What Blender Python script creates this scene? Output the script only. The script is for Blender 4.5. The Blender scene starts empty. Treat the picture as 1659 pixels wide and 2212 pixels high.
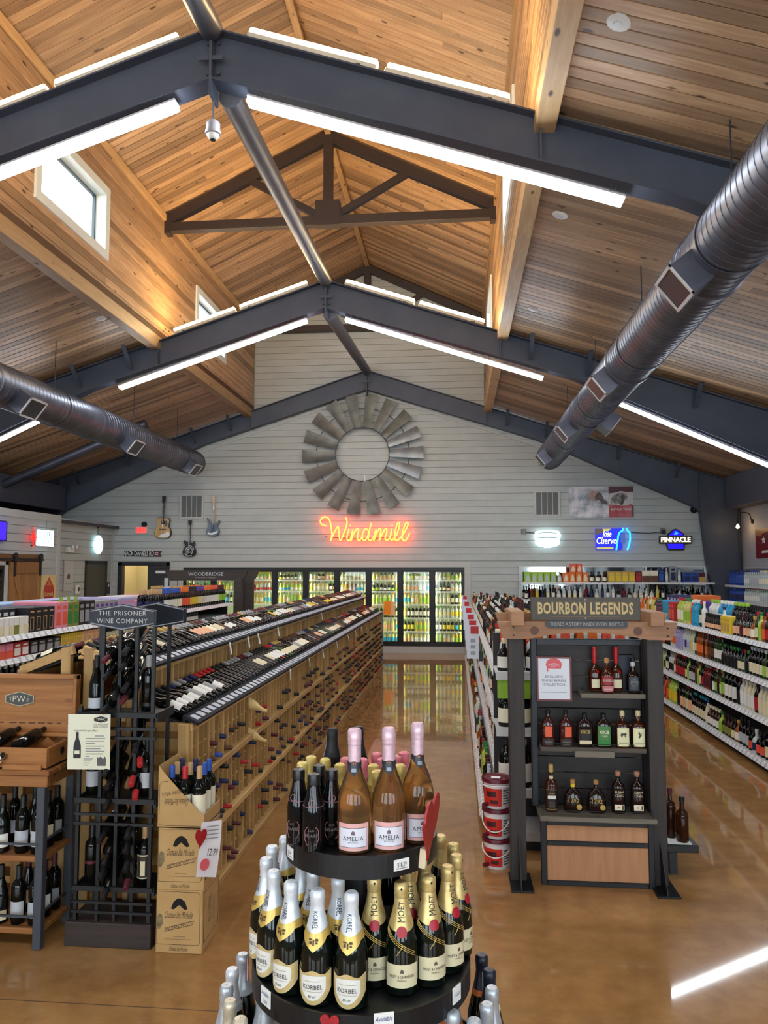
import bpy, math, random
from mathutils import Matrix, Vector, noise
random.seed(7)
PI = math.pi
C = bpy.context.scene.collection
SC = bpy.context.scene

# ---------------------------------------------------------------- camera, sky, exposure
cam_data = bpy.data.cameras.new('camera'); cam = bpy.data.objects.new('camera', cam_data); C.objects.link(cam)
cam.location = (0, 0, 2.0)
cam.rotation_euler = (math.radians(90 + 4.203), 0, math.radians(5.371))
cam_data.sensor_fit = 'AUTO'; cam_data.sensor_width = 36; cam_data.lens = 1660 / 2212 * 36
cam_data.clip_start = .05; cam_data.clip_end = 200
SC.camera = cam
wd = bpy.data.worlds.new('sky'); SC.world = wd; wd.use_nodes = True
wn = wd.node_tree; bg = wn.nodes['Background']
bg.inputs['Color'].default_value = (.80, .92, 1, 1); bg.inputs['Strength'].default_value = 9.0      # even overcast sky
VS = SC.view_settings
VS.view_transform = 'Standard'; VS.look = 'None'; VS.exposure = 0.0; VS.gamma = 1.0; VS.use_curve_mapping = False
cy = SC.cycles
cy.use_denoising = True; cy.use_adaptive_sampling = True; cy.adaptive_threshold = .045; cy.max_bounces = 6; cy.diffuse_bounces = 3; cy.glossy_bounces = 4
cy.transmission_bounces = 6; cy.transparent_max_bounces = 10; cy.caustics_reflective = False; cy.caustics_refractive = False
cy.sample_clamp_indirect = 6; cy.blur_glossy = .6
LED = 56.0          # strength of the LED strips' diffusers

# ---------------------------------------------------------------- materials
def lin(c):
    out = []
    for x in c[:3]:
        x /= 255
        out.append(x / 12.92 if x <= .04045 else ((x + .055) / 1.055) ** 2.4)
    return (*out, 1)
MT = {}
def M(name, col=(128, 128, 128), rough=.5, metal=0, spec=.5, trans=0, emit=0, ecol=None, coat=0, alpha=1, ior=1.45):
    if name in MT: return MT[name]
    m = bpy.data.materials.new(name); m.use_nodes = True
    b = m.node_tree.nodes['Principled BSDF']
    b.inputs['Base Color'].default_value = lin(col); b.inputs['Roughness'].default_value = rough
    b.inputs['Metallic'].default_value = metal; b.inputs['Specular IOR Level'].default_value = spec
    b.inputs['Transmission Weight'].default_value = trans; b.inputs['IOR'].default_value = ior
    b.inputs['Coat Weight'].default_value = coat; b.inputs['Alpha'].default_value = alpha
    if emit:
        b.inputs['Emission Color'].default_value = lin(ecol or col); b.inputs['Emission Strength'].default_value = emit
    m.diffuse_color = lin(col); MT[name] = m
    return m
def nodes(m): return m.node_tree.nodes, m.node_tree.links
def coords(m, scale, rnd=True, out='Object'):
    N, L = nodes(m)
    tc = N.new('ShaderNodeTexCoord'); mp = N.new('ShaderNodeMapping'); mp.inputs['Scale'].default_value = scale
    L.new(tc.outputs[out], mp.inputs['Vector'])
    if rnd:
        oi = N.new('ShaderNodeObjectInfo'); mu = N.new('ShaderNodeMath'); mu.operation = 'MULTIPLY'; mu.inputs[1].default_value = 57
        L.new(oi.outputs['Random'], mu.inputs[0]); L.new(mu.outputs[0], mp.inputs['Location'])
    return mp.outputs['Vector']
def noisetex(m, vec, scale, detail=4, rough=.55):
    N, L = nodes(m); n = N.new('ShaderNodeTexNoise'); n.inputs['Scale'].default_value = scale
    n.inputs['Detail'].default_value = detail; n.inputs['Roughness'].default_value = rough; L.new(vec, n.inputs['Vector'])
    return n.outputs['Fac']
def ramp(m, fac, stops):
    N, L = nodes(m); r = N.new('ShaderNodeValToRGB'); L.new(fac, r.inputs['Fac'])
    e = r.color_ramp.elements
    while len(e) < len(stops): e.new(.5)
    for k, (p, c) in enumerate(stops): e[k].position = p; e[k].color = lin(c)
    return r.outputs['Color']
def mixc(m, a, b, fac, mode='MIX'):
    N, L = nodes(m); x = N.new('ShaderNodeMix'); x.data_type = 'RGBA'; x.blend_type = mode
    for v, i in ((a, 6), (b, 7), (fac, 0)):
        if hasattr(v, 'is_linked'): L.new(v, x.inputs[i])
        elif isinstance(v, tuple): x.inputs[i].default_value = lin(v)
        else: x.inputs[i].default_value = v
    return x.outputs[2]
def setcol(m, c): nodes(m)[1].new(c, nodes(m)[0]['Principled BSDF'].inputs['Base Color'])
def bump(m, fac, s=.2, d=.01):
    N, L = nodes(m); b = N.new('ShaderNodeBump'); b.inputs['Strength'].default_value = s; b.inputs['Distance'].default_value = d
    L.new(fac, b.inputs['Height']); L.new(b.outputs['Normal'], N['Principled BSDF'].inputs['Normal'])
def wood(name, light, dark, axis=0, rough=.5, knots=True, vary=.35, knot=(70, 42, 24), fine=1.0):
    if name in MT: return MT[name]
    m = M(name, light, rough); N, L = nodes(m)
    sc = [9 * fine] * 3; sc[axis] = .7 * fine
    v = coords(m, sc); f = noisetex(m, v, 3.0, 5, .6)
    mid = tuple((a + b) / 2 for a, b in zip(light, dark))
    col = ramp(m, f, [(.3, dark), (.5, mid), (.68, light)])
    oi = N.new('ShaderNodeObjectInfo'); t = ramp(m, oi.outputs['Random'], [(0, tuple(x * (1 - vary) for x in (255, 250, 245))), (1, (255, 255, 255))])
    col = mixc(m, col, t, 1.0, 'MULTIPLY')
    if knots:
        sk = [6.0] * 3; sk[axis] = 2.6
        vk = coords(m, sk); vo = N.new('ShaderNodeTexVoronoi'); vo.inputs['Scale'].default_value = 1.0; L.new(vk, vo.inputs['Vector'])
        kf = ramp(m, vo.outputs['Distance'], [(.07, (255, 255, 255)), (.15, (0, 0, 0))])
        col = mixc(m, col, knot, kf)
    setcol(m, col); bump(m, f, .15, .004)
    return m
def mottled(name, a, b, scale=6, rough=.5, metal=0, detail=5, bmp=0, stretch=(1, 1, 1), rnd=True, spec=.5):
    if name in MT: return MT[name]
    m = M(name, a, rough, metal, spec); f = noisetex(m, coords(m, stretch, rnd), scale, detail)
    setcol(m, ramp(m, f, [(.35, a), (.65, b)]))
    if bmp: bump(m, f, bmp, .005)
    return m
PINE = wood('knotty_pine', (216, 178, 138), (178, 138, 102), 0, .45)
PINE_Y = wood('pine_trim', (222, 186, 138), (196, 156, 108), 1, .5)
STEEL = mottled('charcoal_steel', (70, 76, 90), (78, 84, 98), 2, .5, 0)
DUCT = mottled('dark_galvanised', (84, 86, 98), (104, 106, 118), 3, .4, .7)
SIDING = mottled('grey_white_paint', (180, 185, 184), (188, 193, 192), 2, .55)
TRIMP = M('painted_trim', (190, 191, 188), .5)
CREAM = M('cream_paint', (214, 206, 186), .55)
RACK = wood('rack_wood', (214, 176, 116), (186, 144, 86), 2, .5, knots=False, vary=.22)
RACK_Y = wood('rack_rail_wood', (220, 182, 120), (194, 152, 92), 1, .5, knots=False, vary=.15)
BLACKM = M('black_powdercoat', (17, 18, 22), .45)
BLACK = M('black', (14, 14, 17), .5)
DARK = M('dark_grey', (44, 46, 52), .5)
WHITE = M('white', (232, 232, 228), .5)
PAPER = M('paper', (240, 240, 236), .6)
SHELFW = M('shelf_white', (214, 216, 218), .4)
CARD = mottled('cardboard', (196, 160, 106), (186, 148, 94), 5, .75)
CARDIN = M('cardboard_inside', (176, 140, 92), .8)
CRATE = wood('crate_wood', (178, 120, 64), (138, 86, 42), 0, .5, vary=.2)
DKWOOD = wood('charcoal_stained_wood', (62, 56, 54), (44, 40, 40), 2, .55, knots=False, vary=.2)
DKWOOD_X = wood('charcoal_boards', (58, 52, 52), (42, 38, 40), 0, .55, knots=False, vary=.25)
DISPW = wood('display_wood', (184, 138, 102), (156, 112, 78), 0, .5, knots=False, vary=.12)
GREYW = wood('weathered_board', (150, 142, 128), (118, 110, 100), 0, .6, knots=False)
LEDM = M('led_diffuser', (250, 252, 255), .5, emit=LED, ecol=(236, 246, 255))
GALV = mottled('weathered_galvanised', (92, 94, 90), (124, 124, 119), 4, .5, .5)
GLASSD = M('dark_bottle_glass', (10, 13, 12), .06, spec=.35)
GOLD = mottled('gold_foil', (200, 172, 108), (222, 198, 138), 40, .38, .5)
RED = M('red', (186, 34, 40), .5)
def window_glass():
    m = bpy.data.materials.new('pane_glass'); m.use_nodes = True; N, L = nodes(m)
    N.remove(N['Principled BSDF']); t = N.new('ShaderNodeBsdfTransparent'); g = N.new('ShaderNodeBsdfGlossy'); g.inputs['Roughness'].default_value = .02
    f = N.new('ShaderNodeLayerWeight'); f.inputs['Blend'].default_value = .5; x = N.new('ShaderNodeMixShader')
    p = N.new('ShaderNodeMath'); p.operation = 'POWER'; p.inputs[1].default_value = 4; q = N.new('ShaderNodeMath'); q.operation = 'MULTIPLY_ADD'; q.inputs[1].default_value = .8; q.inputs[2].default_value = .03
    L.new(f.outputs['Facing'], p.inputs[0]); L.new(p.outputs[0], q.inputs[0]); L.new(q.outputs[0], x.inputs[0]); L.new(t.outputs[0], x.inputs[1]); L.new(g.outputs[0], x.inputs[2])
    L.new(x.outputs[0], N['Material Output'].inputs['Surface']); return m
PANE = window_glass()

# ---------------------------------------------------------------- mesh builder
class MB:
    def __init__(s): s.v = []; s.f = []; s.m = []; s.s = []
    def add(s, vs, fs, mat=0, smooth=False, T=None):
        b = len(s.v)
        s.v += [tuple(T @ Vector(p)) for p in vs] if T is not None else [tuple(p) for p in vs]
        for f in fs: s.f.append([b + i for i in f]); s.m.append(mat); s.s.append(smooth)
        return s
    def box(s, x0, x1, y0, y1, z0, z1, mat=0, T=None):
        v = [(x, y, z) for x in (x0, x1) for y in (y0, y1) for z in (z0, z1)]
        return s.add(v, [(0, 1, 3, 2), (4, 6, 7, 5), (0, 4, 5, 1), (2, 3, 7, 6), (0, 2, 6, 4), (1, 5, 7, 3)], mat, False, T)
    def cbox(s, x0, x1, y0, y1, z0, z1, c=.004, mat=0, T=None):
        lo, hi = (x0, y0, z0), (x1, y1, z1); vs = []; idx = {}
        c = min([c] + [(hi[k] - lo[k]) * .45 for k in range(3)])
        for k in range(8):
            sg = (k & 1, k >> 1 & 1, k >> 2 & 1)
            for a in range(3):
                idx[sg, a] = len(vs)
                vs.append([(hi[d] if sg[d] else lo[d]) if d == a else (hi[d] - c if sg[d] else lo[d] + c) for d in range(3)])
        fs = []
        def S(*p): return tuple(p)
        for a in range(3):
            b, d = [q for q in range(3) if q != a]
            for sa in (0, 1):
                q = []
                for sb, sd in ((0, 0), (1, 0), (1, 1), (0, 1)):
                    g = [0, 0, 0]; g[a] = sa; g[b] = sb; g[d] = sd; q.append(idx[tuple(g), a])
                fs.append(q)
            for sb in (0, 1):
                for sd in (0, 1):
                    g0 = [0, 0, 0]; g0[b] = sb; g0[d] = sd; g1 = list(g0); g1[a] = 1
                    fs.append([idx[tuple(g0), b], idx[tuple(g1), b], idx[tuple(g1), d], idx[tuple(g0), d]])
        for k in range(8):
            sg = (k & 1, k >> 1 & 1, k >> 2 & 1); fs.append([idx[sg, 0], idx[sg, 1], idx[sg, 2]])
        ce = Vector([(lo[d] + hi[d]) / 2 for d in range(3)])
        for i, f in enumerate(fs):
            p = [Vector(vs[j]) for j in f]; n = (p[1] - p[0]).cross(p[2] - p[0])
            if n.dot(sum(p, Vector()) / len(p) - ce) < 0: fs[i] = f[::-1]
        return s.add(vs, fs, mat, False, T)
    def lathe(s, prof, n=16, mat=0, T=None, smooth=True):
        vs = []; fs = []; mats = mat if isinstance(mat, list) else None
        for r, z in prof:
            for k in range(n): a = 2 * PI * k / n; vs.append((max(r, 1e-5) * math.cos(a), max(r, 1e-5) * math.sin(a), z))
        for i in range(len(prof) - 1):
            row = [(i * n + k, i * n + (k + 1) % n, (i + 1) * n + (k + 1) % n, (i + 1) * n + k) for k in range(n)]
            if mats: s_ = s
            fs.append(row)
        b = len(s.v); s.v += [tuple(T @ Vector(p)) for p in vs] if T is not None else vs
        for i, row in enumerate(fs):
            for f in row: s.f.append([b + q for q in f]); s.m.append(mats[i] if mats else mat); s.s.append(smooth)
        return s
    def cyl(s, p0, p1, r, n=12, mat=0, r1=None, T=None):
        p0, p1 = Vector(p0), Vector(p1); d = p1 - p0; h = d.length
        R = Matrix.Translation(p0) @ d.to_track_quat('Z', 'Y').to_matrix().to_4x4()
        if T is not None: R = T @ R
        r1 = r if r1 is None else r1
        s.lathe([(r, 0), (r1, h)], n, mat, R)
        b = len(s.v) - 2 * n
        s.f.append([b + k for k in range(n)][::-1]); s.m.append(mat); s.s.append(False)
        s.f.append([b + n + k for k in range(n)]); s.m.append(mat); s.s.append(False)
        return s
    def tube(s, path, r, n=8, mat=0, closed=False):
        P = [Vector(p) for p in path]; m = len(P); rings = []
        up = None
        for i in range(m):
            t = (P[(i + 1) % m] - P[i - 1]) if closed else (P[min(i + 1, m - 1)] - P[max(i - 1, 0)])
            t.normalize()
            if up is None: up = Vector((0, 0, 1)) if abs(t.z) < .9 else Vector((1, 0, 0))
            x = up.cross(t)
            if x.length < 1e-4: x = Vector((1, 0, 0)).cross(t)
            x.normalize(); y = t.cross(x); up = y
            rings.append([P[i] + (x * math.cos(2 * PI * k / n) + y * math.sin(2 * PI * k / n)) * r for k in range(n)])
        vs = [q for rg in rings for q in rg]; fs = []
        for i in range(m if closed else m - 1):
            j = (i + 1) % m
            fs += [(i * n + k, i * n + (k + 1) % n, j * n + (k + 1) % n, j * n + k) for k in range(n)]
        s.add(vs, fs, mat, True)
        if not closed: s.add(rings[0], [list(range(n))[::-1]], mat); s.add(rings[-1], [list(range(n))], mat)
        return s
    def prism(s, poly, y0, y1, mat=0, T=None):        # polygon in x,z pushed from y0 to y1
        a = sum(poly[i - 1][0] * poly[i][1] - poly[i][0] * poly[i - 1][1] for i in range(len(poly)))
        if a < 0: poly = poly[::-1]
        n = len(poly); vs = [(x, y0, z) for x, z in poly] + [(x, y1, z) for x, z in poly]
        fs = [list(range(n)), list(range(n, 2 * n))[::-1]] + [(i, n + i, n + (i + 1) % n, (i + 1) % n) for i in range(n)]
        return s.add(vs, fs, mat, False, T)
    def beam(s, p0, p1, w, h, mat=0, up=(0, 0, 1)):   # rectangular bar from p0 to p1, w across, h along up
        p0, p1 = Vector(p0), Vector(p1); d = (p1 - p0); L = d.length; d.normalize()
        x = d.cross(Vector(up)); x.normalize(); y = x.cross(d)
        R = Matrix((x, d, y)).transposed().to_4x4(); R.translation = p0
        return s.box(-w / 2, w / 2, 0, L, -h / 2, h / 2, mat, R)
    def patch(s, rz_, a0, a1, zt, zb, n=10, m=3, mat=0, eps=.0007):   # label wrapped on a body of revolution, centred on -y
        vs = []
        for i in range(n + 1):
            a = a0 + (a1 - a0) * i / n
            t, b = zt(a) if callable(zt) else zt, zb(a) if callable(zb) else zb
            for j in range(m + 1):
                z = b + (t - b) * j / m; r = rz_(z) + eps; vs.append((r * math.sin(a), -r * math.cos(a), z))
        fs = [(i * (m + 1) + j, (i + 1) * (m + 1) + j, (i + 1) * (m + 1) + j + 1, i * (m + 1) + j + 1) for i in range(n) for j in range(m)]
        return s.add(vs, fs, mat, True)
    def mesh(s, name, mats):
        me = bpy.data.meshes.new(name); me.from_pydata(s.v, [], s.f)
        me.polygons.foreach_set('material_index', s.m); me.polygons.foreach_set('use_smooth', s.s)
        for q in (mats if isinstance(mats, (list, tuple)) else [mats]): me.materials.append(q)
        me.update()
        if any(s.s): me.set_sharp_from_angle(angle=math.radians(38))
        return me
CHD = {}
def O(name, mb, mats=None, parent=None, loc=(0, 0, 0), rot=(0, 0, 0), label=None, cat=None, group=None, kind=None, scale=None):
    me = mb if isinstance(mb, bpy.types.Mesh) else mb.mesh(name, mats)
    o = bpy.data.objects.new(name, me); C.objects.link(o); o.location = loc; o.rotation_euler = rot
    if scale: o.scale = scale
    if parent is not None: o.parent = parent; CHD.setdefault(parent.name, []).append(o)
    return tag(o, label, cat, group, kind)
def tag(o, label=None, cat=None, group=None, kind=None):
    if label: o['label'] = label
    if cat: o['category'] = cat
    if group: o['group'] = group
    if kind: o['kind'] = kind
    return o
def thing(name, label, cat, loc=(0, 0, 0), rot=(0, 0, 0), group=None):
    o = bpy.data.objects.new(name, None); C.objects.link(o); o.location = loc; o.rotation_euler = rot; o.empty_display_size = .1
    return tag(o, label, cat, group)
def dup(root, loc=None, rot=None, label=None, group=None):
    def cp(o, par):
        c = o.copy(); C.objects.link(c); c.parent = par
        if par is not None: CHD.setdefault(par.name, []).append(c)
        for ch in KIDS(o): cp(ch, c)
        return c
    c = cp(root, None)
    if loc is not None: c.location = loc
    if rot is not None: c.rotation_euler = rot
    if label: c['label'] = label
    if group: c['group'] = group
    return c
def KIDS(o): return list(CHD.get(o.name, []))
def bx(x0, x1, y0, y1, z0, z1, c=0): return MB().cbox(x0, x1, y0, y1, z0, z1, c) if c else MB().box(x0, x1, y0, y1, z0, z1)
TXT = {}
def text_geo(s, size, spacing=1.0, res=2, bold=0):
    k = (s, size, spacing, res, bold)
    if k not in TXT:
        cu = bpy.data.curves.new('lettering', 'FONT'); cu.body = s; cu.size = size; cu.align_x = 'CENTER'; cu.align_y = 'CENTER'
        cu.resolution_u = res; cu.offset = bold * size; cu.space_character = spacing
        o = bpy.data.objects.new('lettering', cu); me = bpy.data.meshes.new_from_object(o)
        TXT[k] = ([tuple(v.co) for v in me.vertices], [list(p.vertices) for p in me.polygons])
        bpy.data.objects.remove(o); bpy.data.meshes.remove(me); bpy.data.curves.remove(cu)
    return TXT[k]
def TX(s, size, mat, parent=None, loc=(0, 0, 0), rot=(0, 0, 0), width=None, spacing=1.0, bend=None, name='lettering', turn=0, slant=0, arch=0, bold=0):
    vs, fs = text_geo(s, size, spacing, 2, bold)
    x0, x1 = min(v[0] for v in vs), max(v[0] for v in vs); k = width / (x1 - x0) if width else 1
    q = [((x - (x0 + x1) / 2) * k, y) for x, y, z in vs]
    if slant: q = [(x + y * slant, y) for x, y in q]
    if arch: q = [(x, y - arch * (x * 2 / (width or (x1 - x0))) ** 2) for x, y in q]
    if turn: q = [(x * math.cos(turn) - y * math.sin(turn), x * math.sin(turn) + y * math.cos(turn)) for x, y in q]
    if bend: v3 = [((bend[0](bend[1] + y) + .0013) * math.sin(bend[2] + x / bend[3]), -(bend[0](bend[1] + y) + .0013) * math.cos(bend[2] + x / bend[3]), bend[1] + y) for x, y in q]
    else: v3 = [(x, 0, y) for x, y in q]
    mb = MB().add(v3, fs); 
    return O(name, mb, mat, parent, loc, rot)
def nth(k): return f"{k}{'th' if 10 <= k % 100 <= 20 else {1: 'st', 2: 'nd', 3: 'rd'}.get(k % 10, 'th')}"

# ================================================================ THE BUILDING
RX, ZR, SL, MS = -2.13, 6.78, .332, .48       # ridge x, rafter apex height, main slope, monitor slope
ML, MR = -4.97, .69                           # clerestory walls
YB = 18.4                                     # back wall
def rz(x): return ZR - SL * abs(x - RX)
def mz(x): return 9.50 - MS * abs(x - RX)
FRAMES = (.4, 6.4, 12.4, 18.24)

# floor: stained, polished concrete
FL = M('stained_concrete', (140, 98, 56), .17, spec=.42, coat=.22)
v = coords(FL, (1, 1, 1), False); f1 = noisetex(FL, v, .9, 6, .62); f2 = noisetex(FL, v, 7, 5, .6)
c1 = ramp(FL, f1, [(.3, (148, 106, 62)), (.5, (168, 122, 73)), (.7, (188, 144, 92))])
c2 = ramp(FL, f2, [(.35, (205, 200, 195)), (.65, (255, 255, 255))])
col = mixc(FL, c1, c2, .55, 'MULTIPLY')
N_, L_ = nodes(FL); vo = N_.new('ShaderNodeTexVoronoi'); vo.feature = 'DISTANCE_TO_EDGE'; vo.inputs['Scale'].default_value = .30
dn = N_.new('ShaderNodeMix'); dn.data_type = 'VECTOR'; dn.inputs[0].default_value = .16
nz = N_.new('ShaderNodeTexNoise'); nz.inputs['Scale'].default_value = 1.1; nz.inputs['Detail'].default_value = 2
L_.new(v, nz.inputs['Vector']); L_.new(v, dn.inputs[4]); L_.new(nz.outputs['Color'], dn.inputs[5]); L_.new(dn.outputs[1], vo.inputs['Vector'])
col = mixc(FL, col, (186, 150, 104), ramp(FL, vo.outputs['Distance'], [(0, (90, 90, 90)), (.0035, (0, 0, 0))]))
setcol(FL, col)
rr = N_.new('ShaderNodeMapRange'); rr.inputs[3].default_value = .045; rr.inputs[4].default_value = .045; L_.new(f2, rr.inputs[0])
L_.new(rr.outputs[0], N_['Principled BSDF'].inputs['Roughness'])
N_['Principled BSDF'].inputs['Coat Roughness'].default_value = .22
flo = O('floor', bx(-11, 6.6, -4.2, 20.6, -.12, 0), FL, kind='structure')
for y in (3.55, 9.5): O('saw_joint', bx(-8.1, 6.4, y - .0025, y + .0025, -.01, .0006), M('joint_brown', (84, 60, 36), .6), flo)

# ---- ceilings: slabs with individual pine planks under them
PLK = {}
def plank_mesh(L):
    L = round(L, 2)
    if L not in PLK: PLK[L] = MB().cbox(0, L, -.0605, .0605, 0, .018, .005).mesh('plank', PINE)
    return PLK[L]
def slope_planks(parent, d0, d1, z0, slope, side, y0, pitch=.127):
    a = math.atan(slope); T = (d1 - d0) / math.cos(a); y = YB - .06; k = 0
    while y > y0:
        cuts = [0, T] if random.random() < .45 else [0, round(random.choice((.3, .42, .55, .7)) * T, 2), T]
        for s0, s1 in zip(cuts, cuts[1:]):
            d = d0 + s0 * math.cos(a)
            O('plank', plank_mesh(s1 - s0 - .004), None, parent, (RX + side * d, y, z0 - slope * d - random.random() * .004), (0, a, 0 if side > 0 else PI))
        y -= pitch
dm = MR - RX + .02
def slab(d0, d1, zf, slope, side, y0, name):
    p = [(RX + side * d0, zf - slope * d0 + .02), (RX + side * d1, zf - slope * d1 + .02), (RX + side * d1, zf - slope * d1 + .12), (RX + side * d0, zf - slope * d0 + .12)]
    return O(name, MB().prism(p, y0, YB + .2), M('roof_deck', (90, 64, 42), .8), kind='structure')
cr = slab(dm, 9.0, ZR + .05, SL, 1, -4.2, 'ceiling'); slope_planks(cr, dm + .12, 8.7, ZR + .05, SL, 1, 3.2)
cl = slab(dm, 9.0, ZR + .05, SL, -1, -4.2, 'ceiling'); slope_planks(cl, dm + .12, 8.7, ZR + .05, SL, -1, 4.4)
um = slab(0, 2.95, 9.50, MS, 1, -4.2, 'ceiling'); slope_planks(um, .03, dm + .01, 9.50, MS, 1, 6.5)
ul = slab(0, 2.95, 9.50, MS, -1, -4.2, 'ceiling'); slope_planks(ul, .03, dm + .01, 9.50, MS, -1, 6.5)
O('trim_ridge', bx(RX - .05, RX + .05, 4, YB, 9.39, 9.47), PINE_Y, kind='structure')

# ---- clerestory (monitor) walls with windows, planked
WINS = [(2.5, 4.36), (8.43, 10.30), (14.10, 15.97)]; WZ0, WZ1 = 6.44, 7.42
def monitor_wall(X, s, name):                    # s = +1 right wall, inside face looks towards -x
    mb = MB(); ya = -4.2
    for y0, y1 in WINS + [(YB + .2, None)]:
        mb.box(*sorted((X + s * .02, X + s * .12)), ya, y0, 5.74, 8.3)
        if y1:
            mb.box(*sorted((X + s * .02, X + s * .12)), y0, y1, 5.74, WZ0); mb.box(*sorted((X + s * .02, X + s * .12)), y0, y1, WZ1, 8.3); ya = y1
    w = O(name, mb, M('wall_sheathing', (150, 108, 66), .8), kind='structure')
    z = 5.80
    while z < 8.22:
        spans = [(4.0, YB)]
        if WZ0 - .04 < z + .06 < WZ1 + .04:
            spans = [(4.36, 8.43), (10.30, 14.10), (15.97, YB)]
        for y0, y1 in spans:
            cuts = [y0, y1] if y1 - y0 < 3.9 else [y0, round(y0 + (y1 - y0) * random.uniform(.3, .7), 1), y1]
            for c0, c1 in zip(cuts, cuts[1:]):
                O('plank', board_mesh(c1 - c0 - .004), None, w, (X + s * .009, c0, z + .0625), (0, 0, PI / 2))
        z += .127
    return w
BRD = {}
def board_mesh(L):
    L = round(L, 2)
    if L not in BRD: BRD[L] = MB().cbox(0, L, -.009, .009, -.0605, .0605, .005).mesh('plank', PINE)
    return BRD[L]
wr = monitor_wall(MR, 1, 'wall_clerestory_right'); wl = monitor_wall(ML, -1, 'wall_clerestory_left')
O('trim_header', MB().cbox(MR - .005, MR + .17, -4, YB, 5.70, 5.90, .006), PINE_Y, kind='structure')
O('trim_header', MB().cbox(ML - .17, ML + .005, -4, YB, 5.70, 5.90, .006), PINE_Y, kind='structure')
O('trim_cornice', MB().cbox(MR - .035, MR + .01, 4, YB, 7.98, 8.10, .004), PINE_Y, kind='structure')
O('trim_cornice', MB().cbox(ML - .01, ML + .035, 4, YB, 7.98, 8.10, .004), PINE_Y, kind='structure')
WFR = M('window_white', (222, 230, 228), .4); SASH = M('window_sash', (70, 84, 92), .4)
wk = 0
for X, s in ((ML, -1), (MR, 1)):
    for y0, y1 in WINS:
        wk += 1
        w = tag(bpy.data.objects.new(f'window_{wk}', None), kind='structure'); C.objects.link(w)
        xa, xb = sorted((X - s * .03, X + s * .20)); t = .09
        O('frame', MB().cbox(xa, xb, y0 - .03, y0 + t, WZ0 - .04, WZ1 + .04, .004).cbox(xa, xb, y1 - t, y1 + .03, WZ0 - .04, WZ1 + .04, .004).cbox(xa, xb, y0 + t, y1 - t, WZ1 - t, WZ1 + .04, .004).cbox(xa, xb, y0 + t, y1 - t, WZ0 - .04, WZ0 + t, .004), WFR, w)
        xs, xe = sorted((X + s * .13, X + s * .17)); q = .03
        O('sash', MB().box(xs, xe, y0 + t, y0 + t + q, WZ0 + t, WZ1 - t).box(xs, xe, y1 - t - q, y1 - t, WZ0 + t, WZ1 - t).box(xs, xe, y0 + t, y1 - t, WZ1 - t - q, WZ1 - t).box(xs, xe, y0 + t, y1 - t, WZ0 + t, WZ0 + t + q), SASH, w)
        O('pane', bx(X + s * .15 - .003, X + s * .15 + .003, y0 + t, y1 - t, WZ0 + t, WZ1 - t), PANE, w)

# ---- back wall: lapped boards on a slab, openings for the cooler and the door
gable = [(-10.8, 2.17), (6.6, 2.17), (6.6, 3.95), (MR + .02, rz(MR)), (MR + .02, 8.14), (RX, 9.5), (ML - .02, 8.14), (ML - .02, rz(ML)), (-10.8, 3.95)]
mb = MB().prism(gable, YB + .02, YB + .14)
for x0, x1, z0, z1 in ((-10.8, -8.33, 0, 2.17), (-7.04, -6.675, 0, 2.17), (.186, 6.6, 0, 2.17), (-8.33, -7.04, 2.15, 2.17), (-6.675, .186, 0, .17), (-6.675, .186, 2.03, 2.17)): mb.box(x0, x1, YB + .02, YB + .14, z0, z1)
WBK = O('wall_back', mb, mottled('wall_joint_paint', (150, 152, 148), (158, 160, 156), 2, .7), kind='structure')
def xr_(z): return 6.5 - RX if z < 3.92 else (ZR - z) / SL if z < 5.86 else MR - RX if z < 8.14 else max(.0, (9.5 - z) / MS)
def board(x0, x1, x2, x3, z0, z1): O('siding_board', MB().prism([(x0, z0), (x1, z0), (x2, z1), (x3, z1)], YB, YB + .02).prism([(x0, z0), (x1, z0), (x1, z0 + .012), (x0, z0 + .012)], YB - .006, YB), SIDING, WBK)
z, P_ = 2.185, .1605
while z < 9.3:
    z1 = z + P_ - .009; a, b = min(xr_(z), 8.6), min(xr_(z1), 8.6, xr_(z) + .0001 if z < 5.86 < z1 else 99)
    board(RX - a, RX + a, RX + b, RX - b, z, z1); z += P_
z = .1
while z < 2.1:
    z1 = min(z + P_ - .009, 2.17)
    for x0, x1 in ((-8.52, -8.33), (-7.04, -6.80), (.34, 6.5)): board(x0, x1, x1, x0, z, z1)
    z += P_
O('trim_1', MB().cbox(-6.80, .34, YB - .012, YB + .03, 2.025, 2.172, .004).cbox(-6.80, -6.675, YB - .01, YB + .03, 0, 2.03, .004).cbox(.186, .34, YB - .01, YB + .03, 0, 2.03, .004), TRIMP, kind='structure')
O('trim_2', bx(-6.70, .2, YB - .01, YB + .1, 0, .165), TRIMP, kind='structure')
# rake boards under the last rafter
O('trim_3', MB().beam((RX, YB - .012, ZR - .49), (5.5, YB - .012, rz(5.5) - .55), .02, .05).beam((RX, YB - .012, ZR - .49), (-9.8, YB - .012, rz(-9.8) - .55), .02, .05), TRIMP, kind='structure')

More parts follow.
